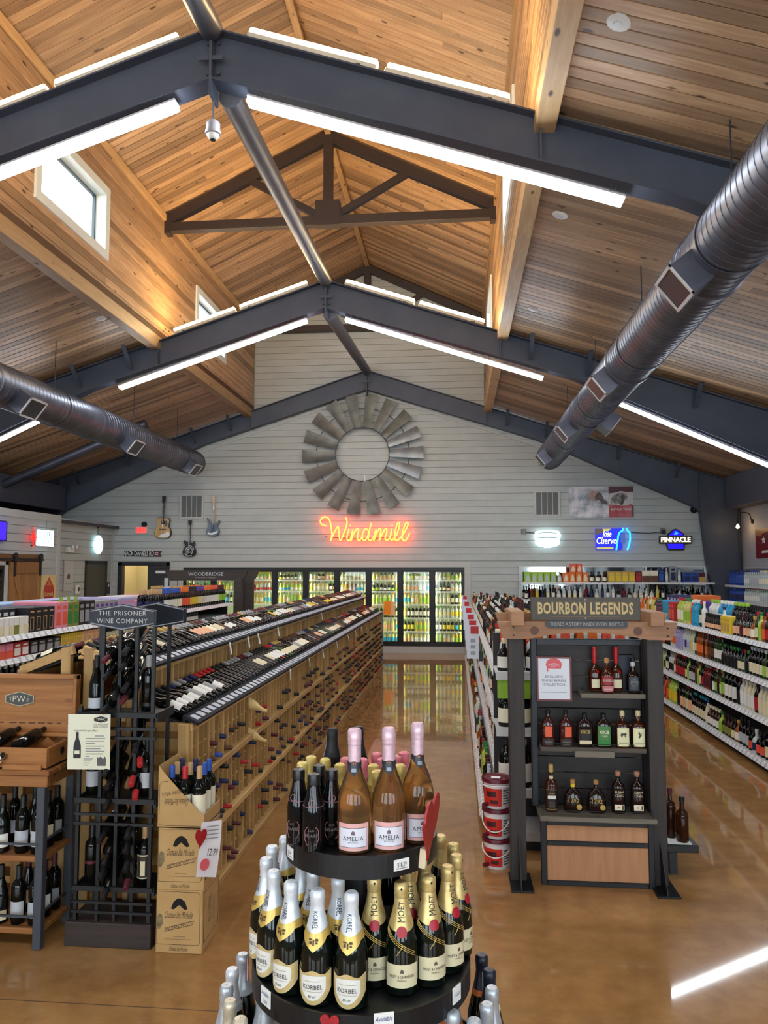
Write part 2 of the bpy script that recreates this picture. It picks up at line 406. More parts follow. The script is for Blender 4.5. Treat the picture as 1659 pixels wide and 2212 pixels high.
# ---- left block with lapped siding, recess beyond it
def side_boards(parent, X, y0, y1, z0, z1, s=1):
    z = z0; me = MB().cbox(0, y1 - y0, -.01, .01, 0, P_ - .009, .003).mesh('siding_board', SIDING)
    while z + P_ < z1 + .05:
        O('siding_board', me, None, parent, (X - s * .01, y0, z), (0, 0, PI / 2)); z += P_
WJ = MT['wall_joint_paint']
w1 = O('wall_left', MB().box(-8.4, -8.22, -4.2, 15.2, 0, 3.05).box(-8.75, -8.4, 15.0, 15.2, 0, 3.05), WJ, kind='structure')
side_boards(w1, -8.2, 4.5, 15.27, .09, 2.96)
O('trim_4', MB().cbox(-8.34, -8.185, -4, 15.285, 2.96, 3.10, .004).cbox(-8.3, -8.188, 15.15, 15.287, 0, 2.96, .004), TRIMP, kind='structure')
w2 = O('wall_left_recess', bx(-8.7, -8.52, 15.2, YB + .1, 0, 3.05), WJ, kind='structure')
side_boards(w2, -8.5, 15.27, YB, .09, 2.96)
O('trim_5', MB().cbox(-8.66, -8.485, 15.2, YB + .03, 2.96, 3.09, .004).cbox(-8.56, -8.488, YB - .07, YB, 0, 2.96, .004), TRIMP, kind='structure')
O('wall_left_outer', bx(-10.85, -10.75, -4.2, YB + .2, 0, 4.2), M('dark_paint', (70, 72, 80), .6), kind='structure')
O('ceiling_block', bx(-10.75, -8.35, -4.2, YB, 2.98, 3.04), M('dark_paint'), kind='structure')
RWALL = M('right_wall_paint', (178, 178, 184), .55)
O('wall_right', bx(6.5, 6.6, -4.2, YB + .2, 0, 4.3), RWALL, kind='structure')
BULK = M('bulkhead_paint', (92, 94, 104), .55)
O('trim_bulkhead_right', MB().cbox(6.12, 6.5, -4, 18.1, 3.36, 4.08, .01), BULK, kind='structure')
O('trim_bulkhead_left', MB().cbox(-10.75, -9.6, -4, 18.1, 3.42, 4.02, .01), M('left_bulkhead_paint', (74, 76, 88), .55), kind='structure')
# shop front behind the camera, with its windows
mb = MB(); xs = [-8.3, -7, -4.4, -3.4, -.8, .2, 2.8, 3.8, 6.4]
for a, b in zip(xs[::2], xs[1::2] + [6.6]): mb.box(a if a > -8 else -10.8, b, -4.2, -4.05, .6, 2.9)
mb.box(-10.8, 6.6, -4.2, -4.05, 0, .6).prism([(-10.8, 2.9), (6.6, 2.9), (6.6, 3.95), (RX, 9.5), (-10.8, 3.95)], -4.2, -4.05)
O('wall_front', mb, SIDING, kind='structure')
for k, (a, b) in enumerate(zip(xs[1::2], xs[2::2])):
    w = tag(bpy.data.objects.new(f'window_{7 + k}', None), kind='structure'); C.objects.link(w)
    O('frame', MB().box(a, a + .06, -4.18, -4.08, .6, 2.9).box(b - .06, b, -4.18, -4.08, .6, 2.9).box(a, b, -4.18, -4.08, .6, .68).box(a, b, -4.18, -4.08, 2.82, 2.9), DARK, w)
    O('pane', bx(a, b, -4.135, -4.125, .6, 2.9), PANE, w)

# ---- doors
d1 = tag(bpy.data.objects.new('door_1', None), kind='structure'); C.objects.link(d1)
DFR = M('door_frame_dark', (38, 40, 48), .45)
O('frame', MB().cbox(-8.345, -8.235, YB - .03, YB + .14, 0, 2.15).cbox(-7.11, -7.03, YB - .03, YB + .14, 0, 2.15).cbox(-8.345, -7.03, YB - .03, YB + .14, 2.07, 2.155), DFR, d1)
lf = O('leaf', bx(-7.60, -7.11, YB + .02, YB + .07, .01, 2.07, .004), M('door_leaf_dark', (52, 54, 62), .45), d1)
O('closer', bx(-7.44, -7.16, YB - .03, YB + .02, 2.0, 2.035), M('closer_brown', (70, 60, 58), .4), lf); O('plate', bx(-7.39, -7.14, YB + .005, YB + .02, 1.88, 1.945), PAPER, lf)
O('wall_hall', MB().box(-8.6, -6.9, YB + 1.5, YB + 1.55, 0, 2.6).box(-8.6, -8.5, YB + .14, YB + 1.5, 0, 2.6).box(-7.0, -6.9, YB + .14, YB + 1.5, 0, 2.6).box(-8.6, -6.9, YB + .14, YB + 1.5, 2.6, 2.65), M('hall_cream', (232, 220, 178), .6), kind='structure')
O('added_hall_light', bx(-8.1, -7.4, YB + .5, YB + 1.1, 2.55, 2.6), M('added_hall_glow', (255, 240, 205), .5, emit=7), None, label='unseen flat glowing panel added to light the hall behind the back door', cat='lamp')  # unseen glowing panel, added to brighten the hall walls
d2 = tag(bpy.data.objects.new('door_2', None), kind='structure'); C.objects.link(d2)
O('frame', MB().cbox(-8.52, -8.47, 16.98, 17.05, 0, 2.17).cbox(-8.52, -8.47, 18.0, 18.07, 0, 2.17).cbox(-8.52, -8.47, 16.98, 18.07, 2.11, 2.18), DARK, d2)
lf = O('leaf', bx(-8.51, -8.48, 17.05, 18.0, .01, 2.11, .003), M('slate_door', (62, 66, 72), .45), d2); O('handle', MB().cyl((-8.48, 17.12, 1.0), (-8.42, 17.12, 1.0), .02).cyl((-8.43, 17.12, 1.0), (-8.43, 17.24, 1.0), .012), M('brushed', (150, 150, 150), .3, 1), lf)
d3 = tag(bpy.data.objects.new('door_3', None), kind='structure'); C.objects.link(d3)
O('frame', MB().cbox(-8.2, -8.15, 12.3, 12.4, 0, 2.16).cbox(-8.2, -8.15, 13.28, 13.38, 0, 2.16).cbox(-8.2, -8.15, 12.3, 13.38, 2.06, 2.16), TRIMP, d3)
lf = O('leaf', bx(-8.19, -8.165, 12.4, 13.28, .01, 2.06, .003), BLACK, d3); O('pane', bx(-8.165, -8.16, 12.5, 13.2, .3, 1.98), M('dark_pane', (12, 16, 18), .05), lf)

# ---- steel frames
def frame_side(root, s):
    D0, D1 = 0, 8.55
    def X(d): return RX + s * d
    top = [(0, ZR), (D1, ZR - SL * D1)]
    bot = [(8.25, 0), (7.84, 2.0), (7.72, 3.30), (7.55, ZR - SL * 7.55 - .84), (6.6, ZR - SL * 6.6 - .72), (4.0, ZR - SL * 4.0 - .40), (0, ZR - .46)]
    poly = [(X(d), z) for d, z in top + [(D1, 0)] + bot]
    O('web_plate', MB().prism(poly, -.008, .008), STEEL, root)
    def strip(name, pts, w=.2):
        mb = MB()
        for p, q in zip(pts, pts[1:]): mb.beam((X(p[0]), 0, p[1]), (X(q[0]), 0, q[1]), w, .016, up=(0, 0, 1) if abs(p[0] - q[0]) > .5 else (1, 0, 0))
        O(name, mb, STEEL, root)
    strip('top_flange', [(0, ZR), (D1, ZR - SL * D1)]); strip('bottom_flange', bot[2:]); strip('inner_flange', bot[:3]); strip('outer_flange', [(D1, 0), (D1, ZR - SL * D1)])
    for d in (2.86, 7.7):
        zt = ZR - SL * d; zb = zt - (.42 if d < 5 else .84)
        O('stiffener', bx(X(d) - .008, X(d) + .008, -.09, .09, zb, zt), STEEL, root)
    for d in (3.35, 4.25, 5.9, 7.2):
        for e in ((-1,) if root.location.y > 9 else ()):
            O('brace', MB().beam((X(d), e * .02, ZR - SL * d - .30), (X(d), e * .36, ZR - SL * d + .03), .012, .07, up=(1, 0, 0)), STEEL, root)
names = ['the camera', 'the pendant dome camera', 'the lower truss', 'the back wall']
for k, y in enumerate(FRAMES):
    r = thing('steel_frame', ['charcoal steel portal frame over the shop entrance', 'charcoal steel portal frame carrying the dome camera at its peak', 'charcoal steel portal frame in line with the roof truss', 'charcoal steel portal frame standing against the white back wall'][k], 'frame', (0, y, 0))
    if k == 0: r.name = 'steel_frame'
    frame_side(r, 1); frame_side(r, -1)
    O('peak_plate', MB().cbox(RX - .012, RX + .012, -.11, .11, ZR - .62, ZR + .12, .003).box(RX - .11, RX + .11, -.10, -.08, ZR - .30, ZR - .26), STEEL, r)
    for dx, dz in ((.05, -.1), (-.05, -.1), (.05, -.38), (-.05, -.38)): O('bolt', MB().cyl((RX + dx, -.035, ZR + dz), (RX + dx, -.005, ZR + dz), .018, 6), STEEL, r)
    for s in (1, -1): O('base_plate', bx(RX + s * 8.4 - .22, RX + s * 8.4 + .22, -.14, .14, 0, .02), STEEL, r)

# ---- clerestory trusses
def truss(y, label):
    t = thing('roof_truss', label, 'truss', (0, y, 0)); T = M('truss_brown', (64, 58, 58), .5)
    xl, xr, zc = ML + .03, MR - .03, 7.88
    for s, xe in ((1, xr), (-1, xl)):
        d = abs(xe - RX)
        O('top_chord', MB().beam((RX, 0, 9.36), (xe, 0, 9.36 - MS * d), .12, .17), T, t)
        O('web_bar', MB().beam((RX + s * .15, 0, 7.98), (RX + s * 1.35, 0, 9.36 - MS * 1.35 - .05), .10, .11), T, t)
        O('end_plate', bx(xe - .06, xe + .06, -.09, .09, 7.76, 8.12), T, t)
    O('bottom_chord', bx(xl, xr, -.07, .07, 7.80, 7.96, .006), T, t); O('king_post', bx(RX - .08, RX + .08, -.06, .06, 7.95, 9.25, .004), T, t)
    O('gusset_plate', MB().box(RX - .21, RX + .21, -.085, .085, 7.79, 8.22), T, t); O('peak_block', bx(RX - .10, RX + .10, -.065, .065, 9.22, 9.43), T, t)
truss(12.52, 'dark steel king-post truss spanning the clerestory above the middle frame')
truss(YB - .1, 'dark steel king-post truss against the gable end wall')

# ---- sloping round tie tubes between the frames
for k in range(3):
    y0, y1 = FRAMES[k], FRAMES[k + 1]
    o = thing('tie_tube', ['dark round tie tube rising towards the peak of the dome-camera frame', 'dark round tie tube between the dome-camera frame and the middle frame', 'thin-looking dark round tie tube between middle frame and back wall'][k], 'tube', (RX, 0, 0))
    x0 = .12 if k == 1 else .03
    O('pipe', MB().cyl((x0, y0 + .1, ZR - .52), (0, y1 - .1, ZR - .02), .105, 20), M('tube_metal', (78, 80, 88), .42, .35), o)

# ---- LED strip lights along the rafters
a_ = math.atan(SL)
def led(y, s, d0, L, below, label, grp):
    d = d0; x = RX + s * d
    depth = .46 - .015 * d if d < 4 else .474; ang = a_ if d < 4 else math.atan(.455)
    z = ZR - SL * d - (depth + .05 if below else -.035)
    t = thing('strip_light', label, 'light', (x, y - (.02 if below else 0), z), (0, ang, 0 if s > 0 else PI), grp)
    w = (.062 if d < 4 else .045) if below else .05
    if below:
        O('housing', MB().cbox(0, L, -w, w, -.028, .0, .006), M('housing_grey', (196, 196, 204), .4), t)
        O('diffuser', MB().cbox(.008, L - .008, -w + .006, w - .006, -.070, -.028, .008), LEDM, t)
        for q in (.12, L * .35, L * .65, L - .12):
            O('hanger_clip', MB().tube([(q - .02, -w, -.01), (q - .02, -w + .01, .05), (q + .02, -w + .01, .05), (q + .02, -w, -.01)], .005, 6), STEEL, t)
    else:
        O('housing', MB().cbox(0, L, -w, w, 0, .05, .006), M('housing_cream', (214, 206, 188), .4), t)
        O('diffuser', MB().cbox(.008, L - .008, -w + .004, w - .004, .05, .10, .012), M('led_up', (255, 246, 228), .5, emit=LED * 1.5, ecol=(255, 218, 158)), t)
        O('clip', bx(L - .18, L - .14, -w - .01, w + .01, -.02, .01), STEEL, t)
fn = {.4: 'frame over the entrance', 6.4: 'dome-camera frame', 12.4: 'middle frame'}
for y in (.4, 6.4, 12.4):
    for s in (1, -1):
        sd = 'poster-side slope' if s > 0 else 'guitar-side slope'
        led(y, s, .33, 3.4, True, f'long LED strip under the {fn[y]}, {sd}', 'LED strips under the rafters')
        led(y, s, 4.6, 3.0, True, f'LED strip past the duct under the {fn[y]}, {sd}', 'LED strips under the rafters')
        led(y, s, .30, 1.22, False, f'uplight strip near the peak atop the {fn[y]}, {sd}', 'uplight strips on the rafters')
        led(y, s, 1.53, 1.12, False, f'uplight strip by the clerestory atop the {fn[y]}, {sd}', 'uplight strips on the rafters')

# ================================================================ HUNG AND WALL-MOUNTED THINGS
def duct(x, y0, y1, z, r, label, regs, rods, side):
    t = thing('spiral_duct', label, 'duct', (x, 0, z))
    prof = []; y = y0
    while y < y1:
        prof += [(r, y), (r, y + .082), (r + .004, y + .086), (r + .004, y + .094), (r, y + .098)]; y += .10
    Ry = Matrix.Rotation(-PI / 2, 4, 'X')
    O('pipe', MB().lathe(prof, 40, 0, Ry), DUCT, t)
    O('end_cap', MB().lathe([(0, y1 + .06), (r - .05, y1 + .06), (r, y1 + .03), (r, y1 - .05)], 40, 0, Ry), DUCT, t)
    for yy in [y0 + 2.9 * k + 1.2 for k in range(6)]:
        if yy < y1: O('coupling_band', MB().lathe([(r + .002, yy), (r + .016, yy + .01), (r + .016, yy + .07), (r + .002, yy + .08)], 40, 0, Ry), DUCT, t)
    for yy, sd in regs:
        a = math.radians(38);         c, s_ = math.cos(a), math.sin(a)
        R = Matrix(((sd * c, 0, sd * s_, 0), (0, 1, 0, 0), (-s_, 0, c, 0), (0, 0, 0, 1)))   # local x points out and down
        R = Matrix.Translation((0, yy, 0)) @ R
        b = O('register_box', MB().box(r - .09, r + .17, -.20, .20, -.14, .14, 0, R), DUCT, t)
        O('register_frame', MB().box(r + .17, r + .185, -.21, .21, .125, .15, 0, R).box(r + .17, r + .185, -.21, .21, -.15, -.125, 0, R).box(r + .17, r + .185, -.21, -.185, -.15, .15, 0, R).box(r + .17, r + .185, .185, .21, -.15, .15, 0, R), M('register_white', (206, 206, 208), .4), b)
        O('register_louver', MB().box(r + .171, r + .176, -.185, .185, -.125, .125, 0, R), M('register_dark', (52, 54, 60), .4), b)
    for yy in rods:
        O('hanger_rod', MB().cyl((0, yy, r), (0, yy, rz(x) - z + .04), .007, 6), DARK, t)
        O('hanger_strap', MB().lathe([(r + .006, yy - .02), (r + .012, yy - .02), (r + .012, yy + .02), (r + .006, yy + .02)], 32, 0, Ry), DUCT, t)
duct(2.1, -3.5, 17.3, 4.5, .285, 'big dark spiral duct slung under the planked slope beside the posters', [(6.15, -1), (9.6, -1), (12.8, -1), (16.0, -1), (12.2, 1)], (5.85, 8.7, 11.55, 14.5), 1)
duct(-6.12, -3.5, 17.3, 4.46, .285, 'big dark spiral duct slung over the wine racks and white block', [(9.9, 1), (13.3, 1), (16.5, 1), (6.2, 1)], (8.2, 11.1, 14.0, 16.3), -1)
o = O('branch_pipe', MB().cyl((-6.5, 15.5, 5.05), (-9.65, 15.5, 3.78), .10, 20), DUCT); tag(o, 'slim round branch pipe sloping down from the duct to the eave box', 'pipe')
o = thing('pendant_camera', 'white dome camera on a thin rod below the frame peak', 'camera', (-2.13, 6.4, 5.86)); o.scale = (.82, .82, .82)
O('rod', MB().cyl((0, 0, .12), (0, 0, .58), .012, 8), M('rod_grey', (90, 90, 92), .4), o)
O('housing', MB().lathe([(0, .13), (.06, .13), (.075, .11), (.075, .03), (.085, .02), (.085, -.01), (.07, -.02)], 20), M('cam_grey', (150, 150, 156), .4), o)
O('dome', MB().lathe([(.07, -.018), (.055, -.05), (.03, -.068), (0, -.072)], 20), WHITE, o); O('lens', MB().lathe([(.032, -.062), (.03, -.078), (0, -.08)], 16), BLACK, o)
for k, (x, y, z) in enumerate([(1.137, 5.15, 0), (1.123, 8.06, 0), (1.133, 11.04, 0), (-5.32, 10.92, 0)]):
    z = rz(x) + .05
    o = thing('ceiling_sensor', ['white round sensor set in the planks before the dome-camera frame', 'small white sensor in the planks behind the dome-camera frame', 'small white sensor in the planks next to the middle frame', 'small white sensor in the planked slope above the block'][k], 'sensor', (x, y, z), (0, a_ if x > RX else -a_, 0))
    O('plate', MB().lathe([(0, -.018), (.07, -.016), (.085, -.006), (.085, .004)], 20), WHITE, o); O('lens', MB().lathe([(0, -.024), (.03, -.022), (.034, -.016)], 12), M('sensor_white', (214, 218, 226), .4), o)

# ---- windmill wheel
wheel = thing('windmill_wheel', 'old galvanised windmill wheel of eighteen blades on the gable wall', 'windmill wheel', (-2.235, 18.20, 4.74))
BL = [(-.085, .66), (.085, .66), (.155, 1.47), (-.155, 1.47)]
bm_ = MB()
vs = []; fs = []
for j in range(5):
    t_ = j / 4; rr_ = .66 + .81 * t_; w = .085 + .07 * t_
    for i in range(5):
        u = i / 4 * 2 - 1; vs.append((u * w, -.014 * (1 - u * u) - u * .035 * (.4 + .6 * t_), rr_))
for j in range(4):
    for i in range(4): a = j * 5 + i; fs.append((a, a + 1, a + 6, a + 5))
n_ = len(vs); vs2 = vs + [(x, y + .006, z) for x, y, z in vs]
fs2 = [f[::-1] for f in fs] and fs + [[n_ + i for i in f][::-1] for f in fs]
bl_me = MB().add(vs2, fs2, 0, True)
for k, nm in enumerate(('weathered_galvanised', 'rusted_galvanised', 'blue_galvanised')):
    mat_ = [GALV, mottled('rusted_galvanised', (96, 91, 86), (120, 115, 108), 5, .5, .5), mottled('blue_galvanised', (120, 130, 142), (146, 152, 160), 5, .42, .6)][k]
    BL_ = bl_me.mesh('blade', mat_)
    for q in range(18):
        if (2 if q in (3, 4, 5) else 1 if q in (9, 10, 11, 12, 15) else 0) != k: continue
        O('blade', BL_, None, wheel, (0, 0, 0), (0, math.radians(8.7 + 20 * q), 0))
ring = lambda R, r: MB().tube([(R * math.cos(2 * PI * k / 60), 0, R * math.sin(2 * PI * k / 60)) for k in range(60)], r, 8, 0, True)
O('inner_ring', ring(.655, .014), STEEL, wheel); rr_o = ring(1.13, .011)
O('outer_ring', rr_o, STEEL, wheel, (0, .03, 0))
for q in range(6): O('wall_bracket', MB().cyl((1.13 * math.cos(q * PI / 3), .03, 1.13 * math.sin(q * PI / 3)), (1.13 * math.cos(q * PI / 3), .19, 1.13 * math.sin(q * PI / 3)), .02, 8), STEEL, wheel)
O('wall_peg', MB().cyl((.06, -.02, -.66), (.06, -.02, -.50), .02, 8), WHITE, wheel)

# ---- neon script
def spline(P, n=6):
    out = []
    for i in range(len(P) - 1):
        p0, p1, p2, p3 = P[max(i - 1, 0)], P[i], P[i + 1], P[min(i + 2, len(P) - 1)]
        for k in range(n):
            t = k / n
            out.append(tuple(.5 * (2 * b + (c - a) * t + (2 * a - 5 * b + 4 * c - d) * t * t + (3 * b - a - 3 * c + d) * t ** 3) for a, b, c, d in zip(p0, p1, p2, p3)))
    return out + [P[-1]]
NEON = M('neon_orange', (255, 120, 40), .4, emit=15, ecol=(255, 84, 30))
NEONC = M('neon_core', (255, 200, 90), .4, emit=5, ecol=(255, 170, 66))
STROKES = [
 [(402, 1688), (350, 1672), (333, 1630), (362, 1588), (415, 1590), (450, 1640), (468, 1740), (472, 1800), (455, 1868)],
 [(455, 1868), (500, 1770), (545, 1698), (556, 1780), (572, 1862), (610, 1790), (645, 1690), (652, 1640), (636, 1592)],
 [(676, 1728), (660, 1790), (652, 1840), (672, 1862), (700, 1830), (722, 1735), (712, 1800), (700, 1868)],
 [(690, 1690), (694, 1682)],
 [(700, 1868), (735, 1780), (775, 1725), (790, 1750), (775, 1830), (795, 1862), (830, 1830)],
 [(905, 1745), (870, 1730), (838, 1790), (840, 1850), (870, 1858), (905, 1800), (940, 1660), (915, 1770), (905, 1840), (930, 1862), (965, 1830), (1000, 1735), (985, 1800), (970, 1868)],
 [(970, 1868), (1000, 1790), (1040, 1725), (1055, 1750), (1035, 1865), (1075, 1780), (1112, 1725), (1125, 1755), (1105, 1840), (1130, 1862), (1165, 1820), (1185, 1730), (1170, 1800), (1165, 1845), (1190, 1862)],
 [(1186, 1690), (1190, 1682)],
 [(1190, 1862), (1240, 1800), (1275, 1690), (1270, 1655), (1245, 1680), (1220, 1790), (1222, 1855), (1260, 1858), (1320, 1790), (1372, 1690), (1368, 1655), (1340, 1680), (1308, 1790), (1312, 1855), (1350, 1862), (1395, 1780)]]
neon = thing('neon_sign', 'orange-red handwritten script neon below the windmill wheel', 'sign', (-2.175, 18.26, 2.66))
for st in STROKES:
    P = [((x - 866) / 1060 * 2.15, 0, (1868 - y) / 1060 * 2.15) for x, y in st]
    O('neon_tube', MB().tube(spline(P), .0155, 8), NEON, neon)
for x in (-.95, -.4, .2, .75): O('standoff', MB().cyl((x, .015, .1), (x, .13, .1), .012, 8), DARK, neon)
O('wire', MB().tube([(-.95, .1, .1), (-.4, .11, .06), (.2, .1, .06), (.75, .1, .1)], .006, 6), BLACK, neon)

# ---- vents, exit sign, street sign, posters
for x0, lab in ((-6.80, 'white return-air grille of four panels high between the guitars'), (1.84, 'white return-air grille of four panels beside the posters')):
    t = thing('air_grille', lab, 'vent', (x0, YB - .02, 3.22)); W_, H_ = .61, .62
    O('frame', MB().cbox(0, W_, -.02, .02, 0, .05, .003).cbox(0, W_, -.02, .02, H_ - .05, H_, .003).cbox(0, .05, -.02, .02, .05, H_ - .05, .003).cbox(W_ - .05, W_, -.02, .02, .05, H_ - .05, .003), TRIMP, t)
    for k in range(3): O('mullion', bx(.05 + .128 * (k + 1) - .007, .05 + .128 * (k + 1) + .007, -.018, .015, .05, H_ - .05), TRIMP, t)
    mb = MB()
    for k in range(26): mb.box(.05, W_ - .05, -.008, .004, .06 + k * .0195, .06 + k * .0195 + .012)
    O('slat', mb, M('grille_grey', (118, 122, 122), .5), t, kind='stuff'); O('backing', bx(.05, W_ - .05, .008, .018, .05, H_ - .05), M('grille_back', (92, 96, 98), .6), t)
t = thing('exit_sign', 'lit red EXIT sign with two round lamps below the back-wall guitar', 'sign', (-7.755, YB - .03, 2.86))
O('housing', bx(-.16, .16, -.03, .03, 0, .165, .006), M('exit_housing', (236, 190, 184), .4), t); O('face', bx(-.125, .115, -.034, -.03, .02, .155), M('exit_face', (255, 110, 100), .4, emit=1.1, ecol=(255, 70, 66)), t)
TX('EXIT', .13, M('exit_red', (220, 20, 24), .4, emit=1.4, ecol=(255, 26, 30)), t, (-.005, -.036, .088), width=.21)
o = O('round_speaker', MB().lathe([(0, .05), (.05, .05), (.07, .03), (.07, 0)], 20, 0, Matrix.Rotation(PI / 2, 4, 'X')), BLACK, None, (-7.70, YB, 3.09)); tag(o, 'small black round speaker above the red EXIT sign', 'speaker')
t = thing('street_sign', 'black street sign with white capitals and a swallow-tail end', 'sign', (-7.70, YB - .02, 2.365), (0, math.radians(.8), 0))
O('plate', MB().prism([(-.50, -.07), (.47, -.07), (.42, 0), (.47, .07), (-.50, .07), (-.47, 0)], -.008, .008), BLACK, t)
TX('JACK DANIELS RD', .155, PAPER, t, (-.10, -.0095, 0), width=.74, spacing=.9)
O('flag_end', MB().prism([(.28, -.055), (.44, -.055), (.40, 0), (.44, .055), (.28, .055)], -.0105, -.0085), M('flag_red', (110, 44, 54), .5), t)
for z in (-.02, .02): O('stripe', bx(.29, .38, -.0115, -.0105, z - .006, z + .006), PAPER, t)
t = thing('poster', 'grey smoke-cloud whiskey poster with white award line along its foot', 'poster', (2.65, YB - .015, 3.19))
pm = M('smoke_print', (150, 155, 165), .35); v = coords(pm, (2.2, 1, 2.2), False); f = noisetex(pm, v, 1.6, 6, .6)
c = ramp(pm, f, [(.28, (92, 104, 118)), (.42, (150, 160, 170)), (.54, (212, 208, 214)), (.66, (234, 230, 232))])
N_, L_ = nodes(pm); tc = N_.new('ShaderNodeTexCoord'); mp = N_.new('ShaderNodeMapping'); mp.inputs['Location'].default_value = (-.58, 0, -.52); mp.inputs['Scale'].default_value = (1, 0, 1)
gr = N_.new('ShaderNodeTexGradient'); gr.gradient_type = 'SPHERICAL'; ms = N_.new('ShaderNodeVectorMath'); ms.operation = 'SCALE'; ms.inputs['Scale'].default_value = 5.5
L_.new(tc.outputs['Object'], mp.inputs[0]); L_.new(mp.outputs[0], ms.inputs[0]); L_.new(ms.outputs[0], gr.inputs[0])
c = mixc(pm, c, (168, 112, 84), ramp(pm, gr.outputs['Fac'], [(.0, (0, 0, 0)), (.6, (230, 230, 230))])); setcol(pm, c)
O('sheet', bx(0, .915, -.008, .008, 0, .73), pm, t)
O('smoke_shape', MB().prism([(.60, .50), (.68, .60), (.76, .56), (.80, .44), (.90, .36), (.88, .30), (.76, .33), (.70, .42), (.62, .42)], -.0095, -.0085), mottled('smoke_dark', (70, 62, 62), (110, 92, 84), 8, .5), t)
TX("America's Most Award Winning Distillery", .06, PAPER, t, (.45, -.0095, .07), width=.82)
t = thing('poster', 'red and white whiskey poster with a dark buffalo head', 'poster', (3.572, YB - .015, 3.19))
O('sheet', bx(0, .56, -.008, .008, 0, .73), M('poster_white', (206, 200, 200), .35), t)
O('red_field', MB().prism([(0, 0), (.53, 0), (.53, .33), (.42, .285), (.28, .275), (.14, .30), (0, .31)], -.0095, -.0085), mottled('poster_red', (176, 52, 62), (200, 110, 116), 3, .4), t)
O('dark_field', MB().prism([(0, .73), (.56, .73), (.56, .60), (.40, .595), (.28, .62), (.15, .585), (0, .565)], -.0095, -.0085), M('poster_maroon', (84, 22, 34), .4), t)
O('buffalo_head', MB().prism([(.04, .32), (.10, .36), (.16, .30), (.22, .34), (.27, .285), (.32, .30), (.36, .40), (.41, .42), (.43, .50), (.38, .56), (.30, .585), (.20, .57), (.10, .52), (.04, .43)], -.0105, -.0095), mottled('buffalo_grey', (96, 88, 86), (166, 160, 156), 14, .5), t)
O('muzzle', MB().prism([(.26, .30), (.31, .30), (.35, .40), (.37, .50), (.31, .55), (.27, .50), (.29, .42)], -.0115, -.0105), mottled('buffalo_dark', (54, 46, 46), (90, 80, 78), 16, .5), t)
TX('BUFFALO TRACE', .075, PAPER, t, (.275, -.0115, .19), width=.46); O('side_strip', bx(.53, .56, -.0098, -.0088, 0, .28), M('poster_navy', (40, 46, 66), .4), t)

# ---- guitars
def guitar(x, z, rot, label, outline, h, mat, mat2, neck, nl, headp, hm, k):
    t = thing('guitar', label, 'guitar', (x, YB - .07, z), (0, rot, 0))
    P = spline([(a, b) for a, b in outline] + [outline[0]], 5)[:-1]
    O('body', MB().prism(P, -.02, .06 if k == 0 else .02, 0), mat2, t)
    P2 = [(a * .965, b * .97 + .005) for a, b in P]
    O('top', MB().prism(P2, -.026, -.02, 0), mat, t)
    O('neck', bx(-.024, .024, -.045, -.02, .30 if k else .36, nl, .004), neck, t)
    hd = O('headstock', MB().prism([(a, b + nl) for a, b in headp], -.045, -.022), hm, t)
    for i in range(3):
        for s in ((1, -1) if k != 2 else (-1,)): O('tuning_peg', MB().cyl((s * .03, -.035, nl + .04 + .045 * i), (s * .062, -.035, nl + .04 + .045 * i), .009, 8), M('chrome', (200, 200, 204), .15, 1), hd)
    for i in range(6): O('string', MB().cyl((-.015 + .006 * i, -.047, .13), (-.013 + .005 * i, -.048, nl + .02), .0012, 4), MT['chrome'], t)
    return t
ac = [(0, 0), (.14, .01), (.205, .10), (.195, .20), (.145, .29), (.15, .36), (.165, .44), (.12, .505), (0, .50), (-.12, .505), (-.165, .44), (-.15, .36), (-.145, .29), (-.195, .20), (-.205, .10), (-.14, .01)]
SPR = mottled('spruce_top', (214, 176, 110), (200, 158, 92), 3, .25, stretch=(12, 1, 1))
t = guitar(-7.20, 2.745, math.radians(1.5), 'natural-top acoustic guitar hung between the EXIT sign and the grille', ac, .5, SPR, M('guitar_black', (24, 22, 24), .2), M('rosewood', (84, 56, 40), .4), .86, [(-.03, 0), (.03, 0), (.045, .17), (-.045, .17)], BLACK, 0)
O('sound_hole', MB().lathe([(0, 0), (.052, 0)], 24, 0, Matrix.Translation((0, -.0275, .385)) @ Matrix.Rotation(PI / 2, 4, 'X')), M('hole_black', (20, 16, 12), .8), t); O('pickguard', MB().prism([(.04, .30), (.10, .28), (.12, .35), (.10, .42), (.06, .44), (.055, .37)], -.0285, -.027), M('guitar_black'), t)
O('bridge', bx(-.09, .09, -.036, -.026, .205, .225), M('rosewood'), t); O('decal', MB().prism(spline([(-.10, .015), (.13, .02), (.18, .10), (.14, .17), (.06, .12), (-.04, .09), (-.10, .015)], 4)[:-1], -.0285, -.0275), PAPER, t)
lp_ = [(0, 0), (.12, .02), (.17, .10), (.15, .19), (.115, .25), (.14, .31), (.115, .37), (.075, .335), (.03, .34), (-.07, .36), (-.13, .40), (-.15, .34), (-.11, .26), (-.15, .18), (-.17, .10), (-.12, .02)]
t = guitar(-6.515, 2.29, math.radians(1), 'black electric guitar with white swirl print hung lowest of the three', lp_, .4, M('guitar_black'), M('guitar_black'), M('ebony', (40, 34, 34), .35), .76, [(-.025, 0), (.025, 0), (.045, .14), (0, .12), (-.045, .14)], BLACK, 1)
for i, (r0, a0, a1) in enumerate([(.125, -2.6, -1.0), (.125, .3, 1.6), (.095, 1.2, 3.0), (.09, -.9, .5)]):
    O('swirl', MB().tube([(r0 * math.cos(a0 + (a1 - a0) * k / 10), -.028, .14 + r0 * math.sin(a0 + (a1 - a0) * k / 10)) for k in range(11)], .007, 6), PAPER, t)
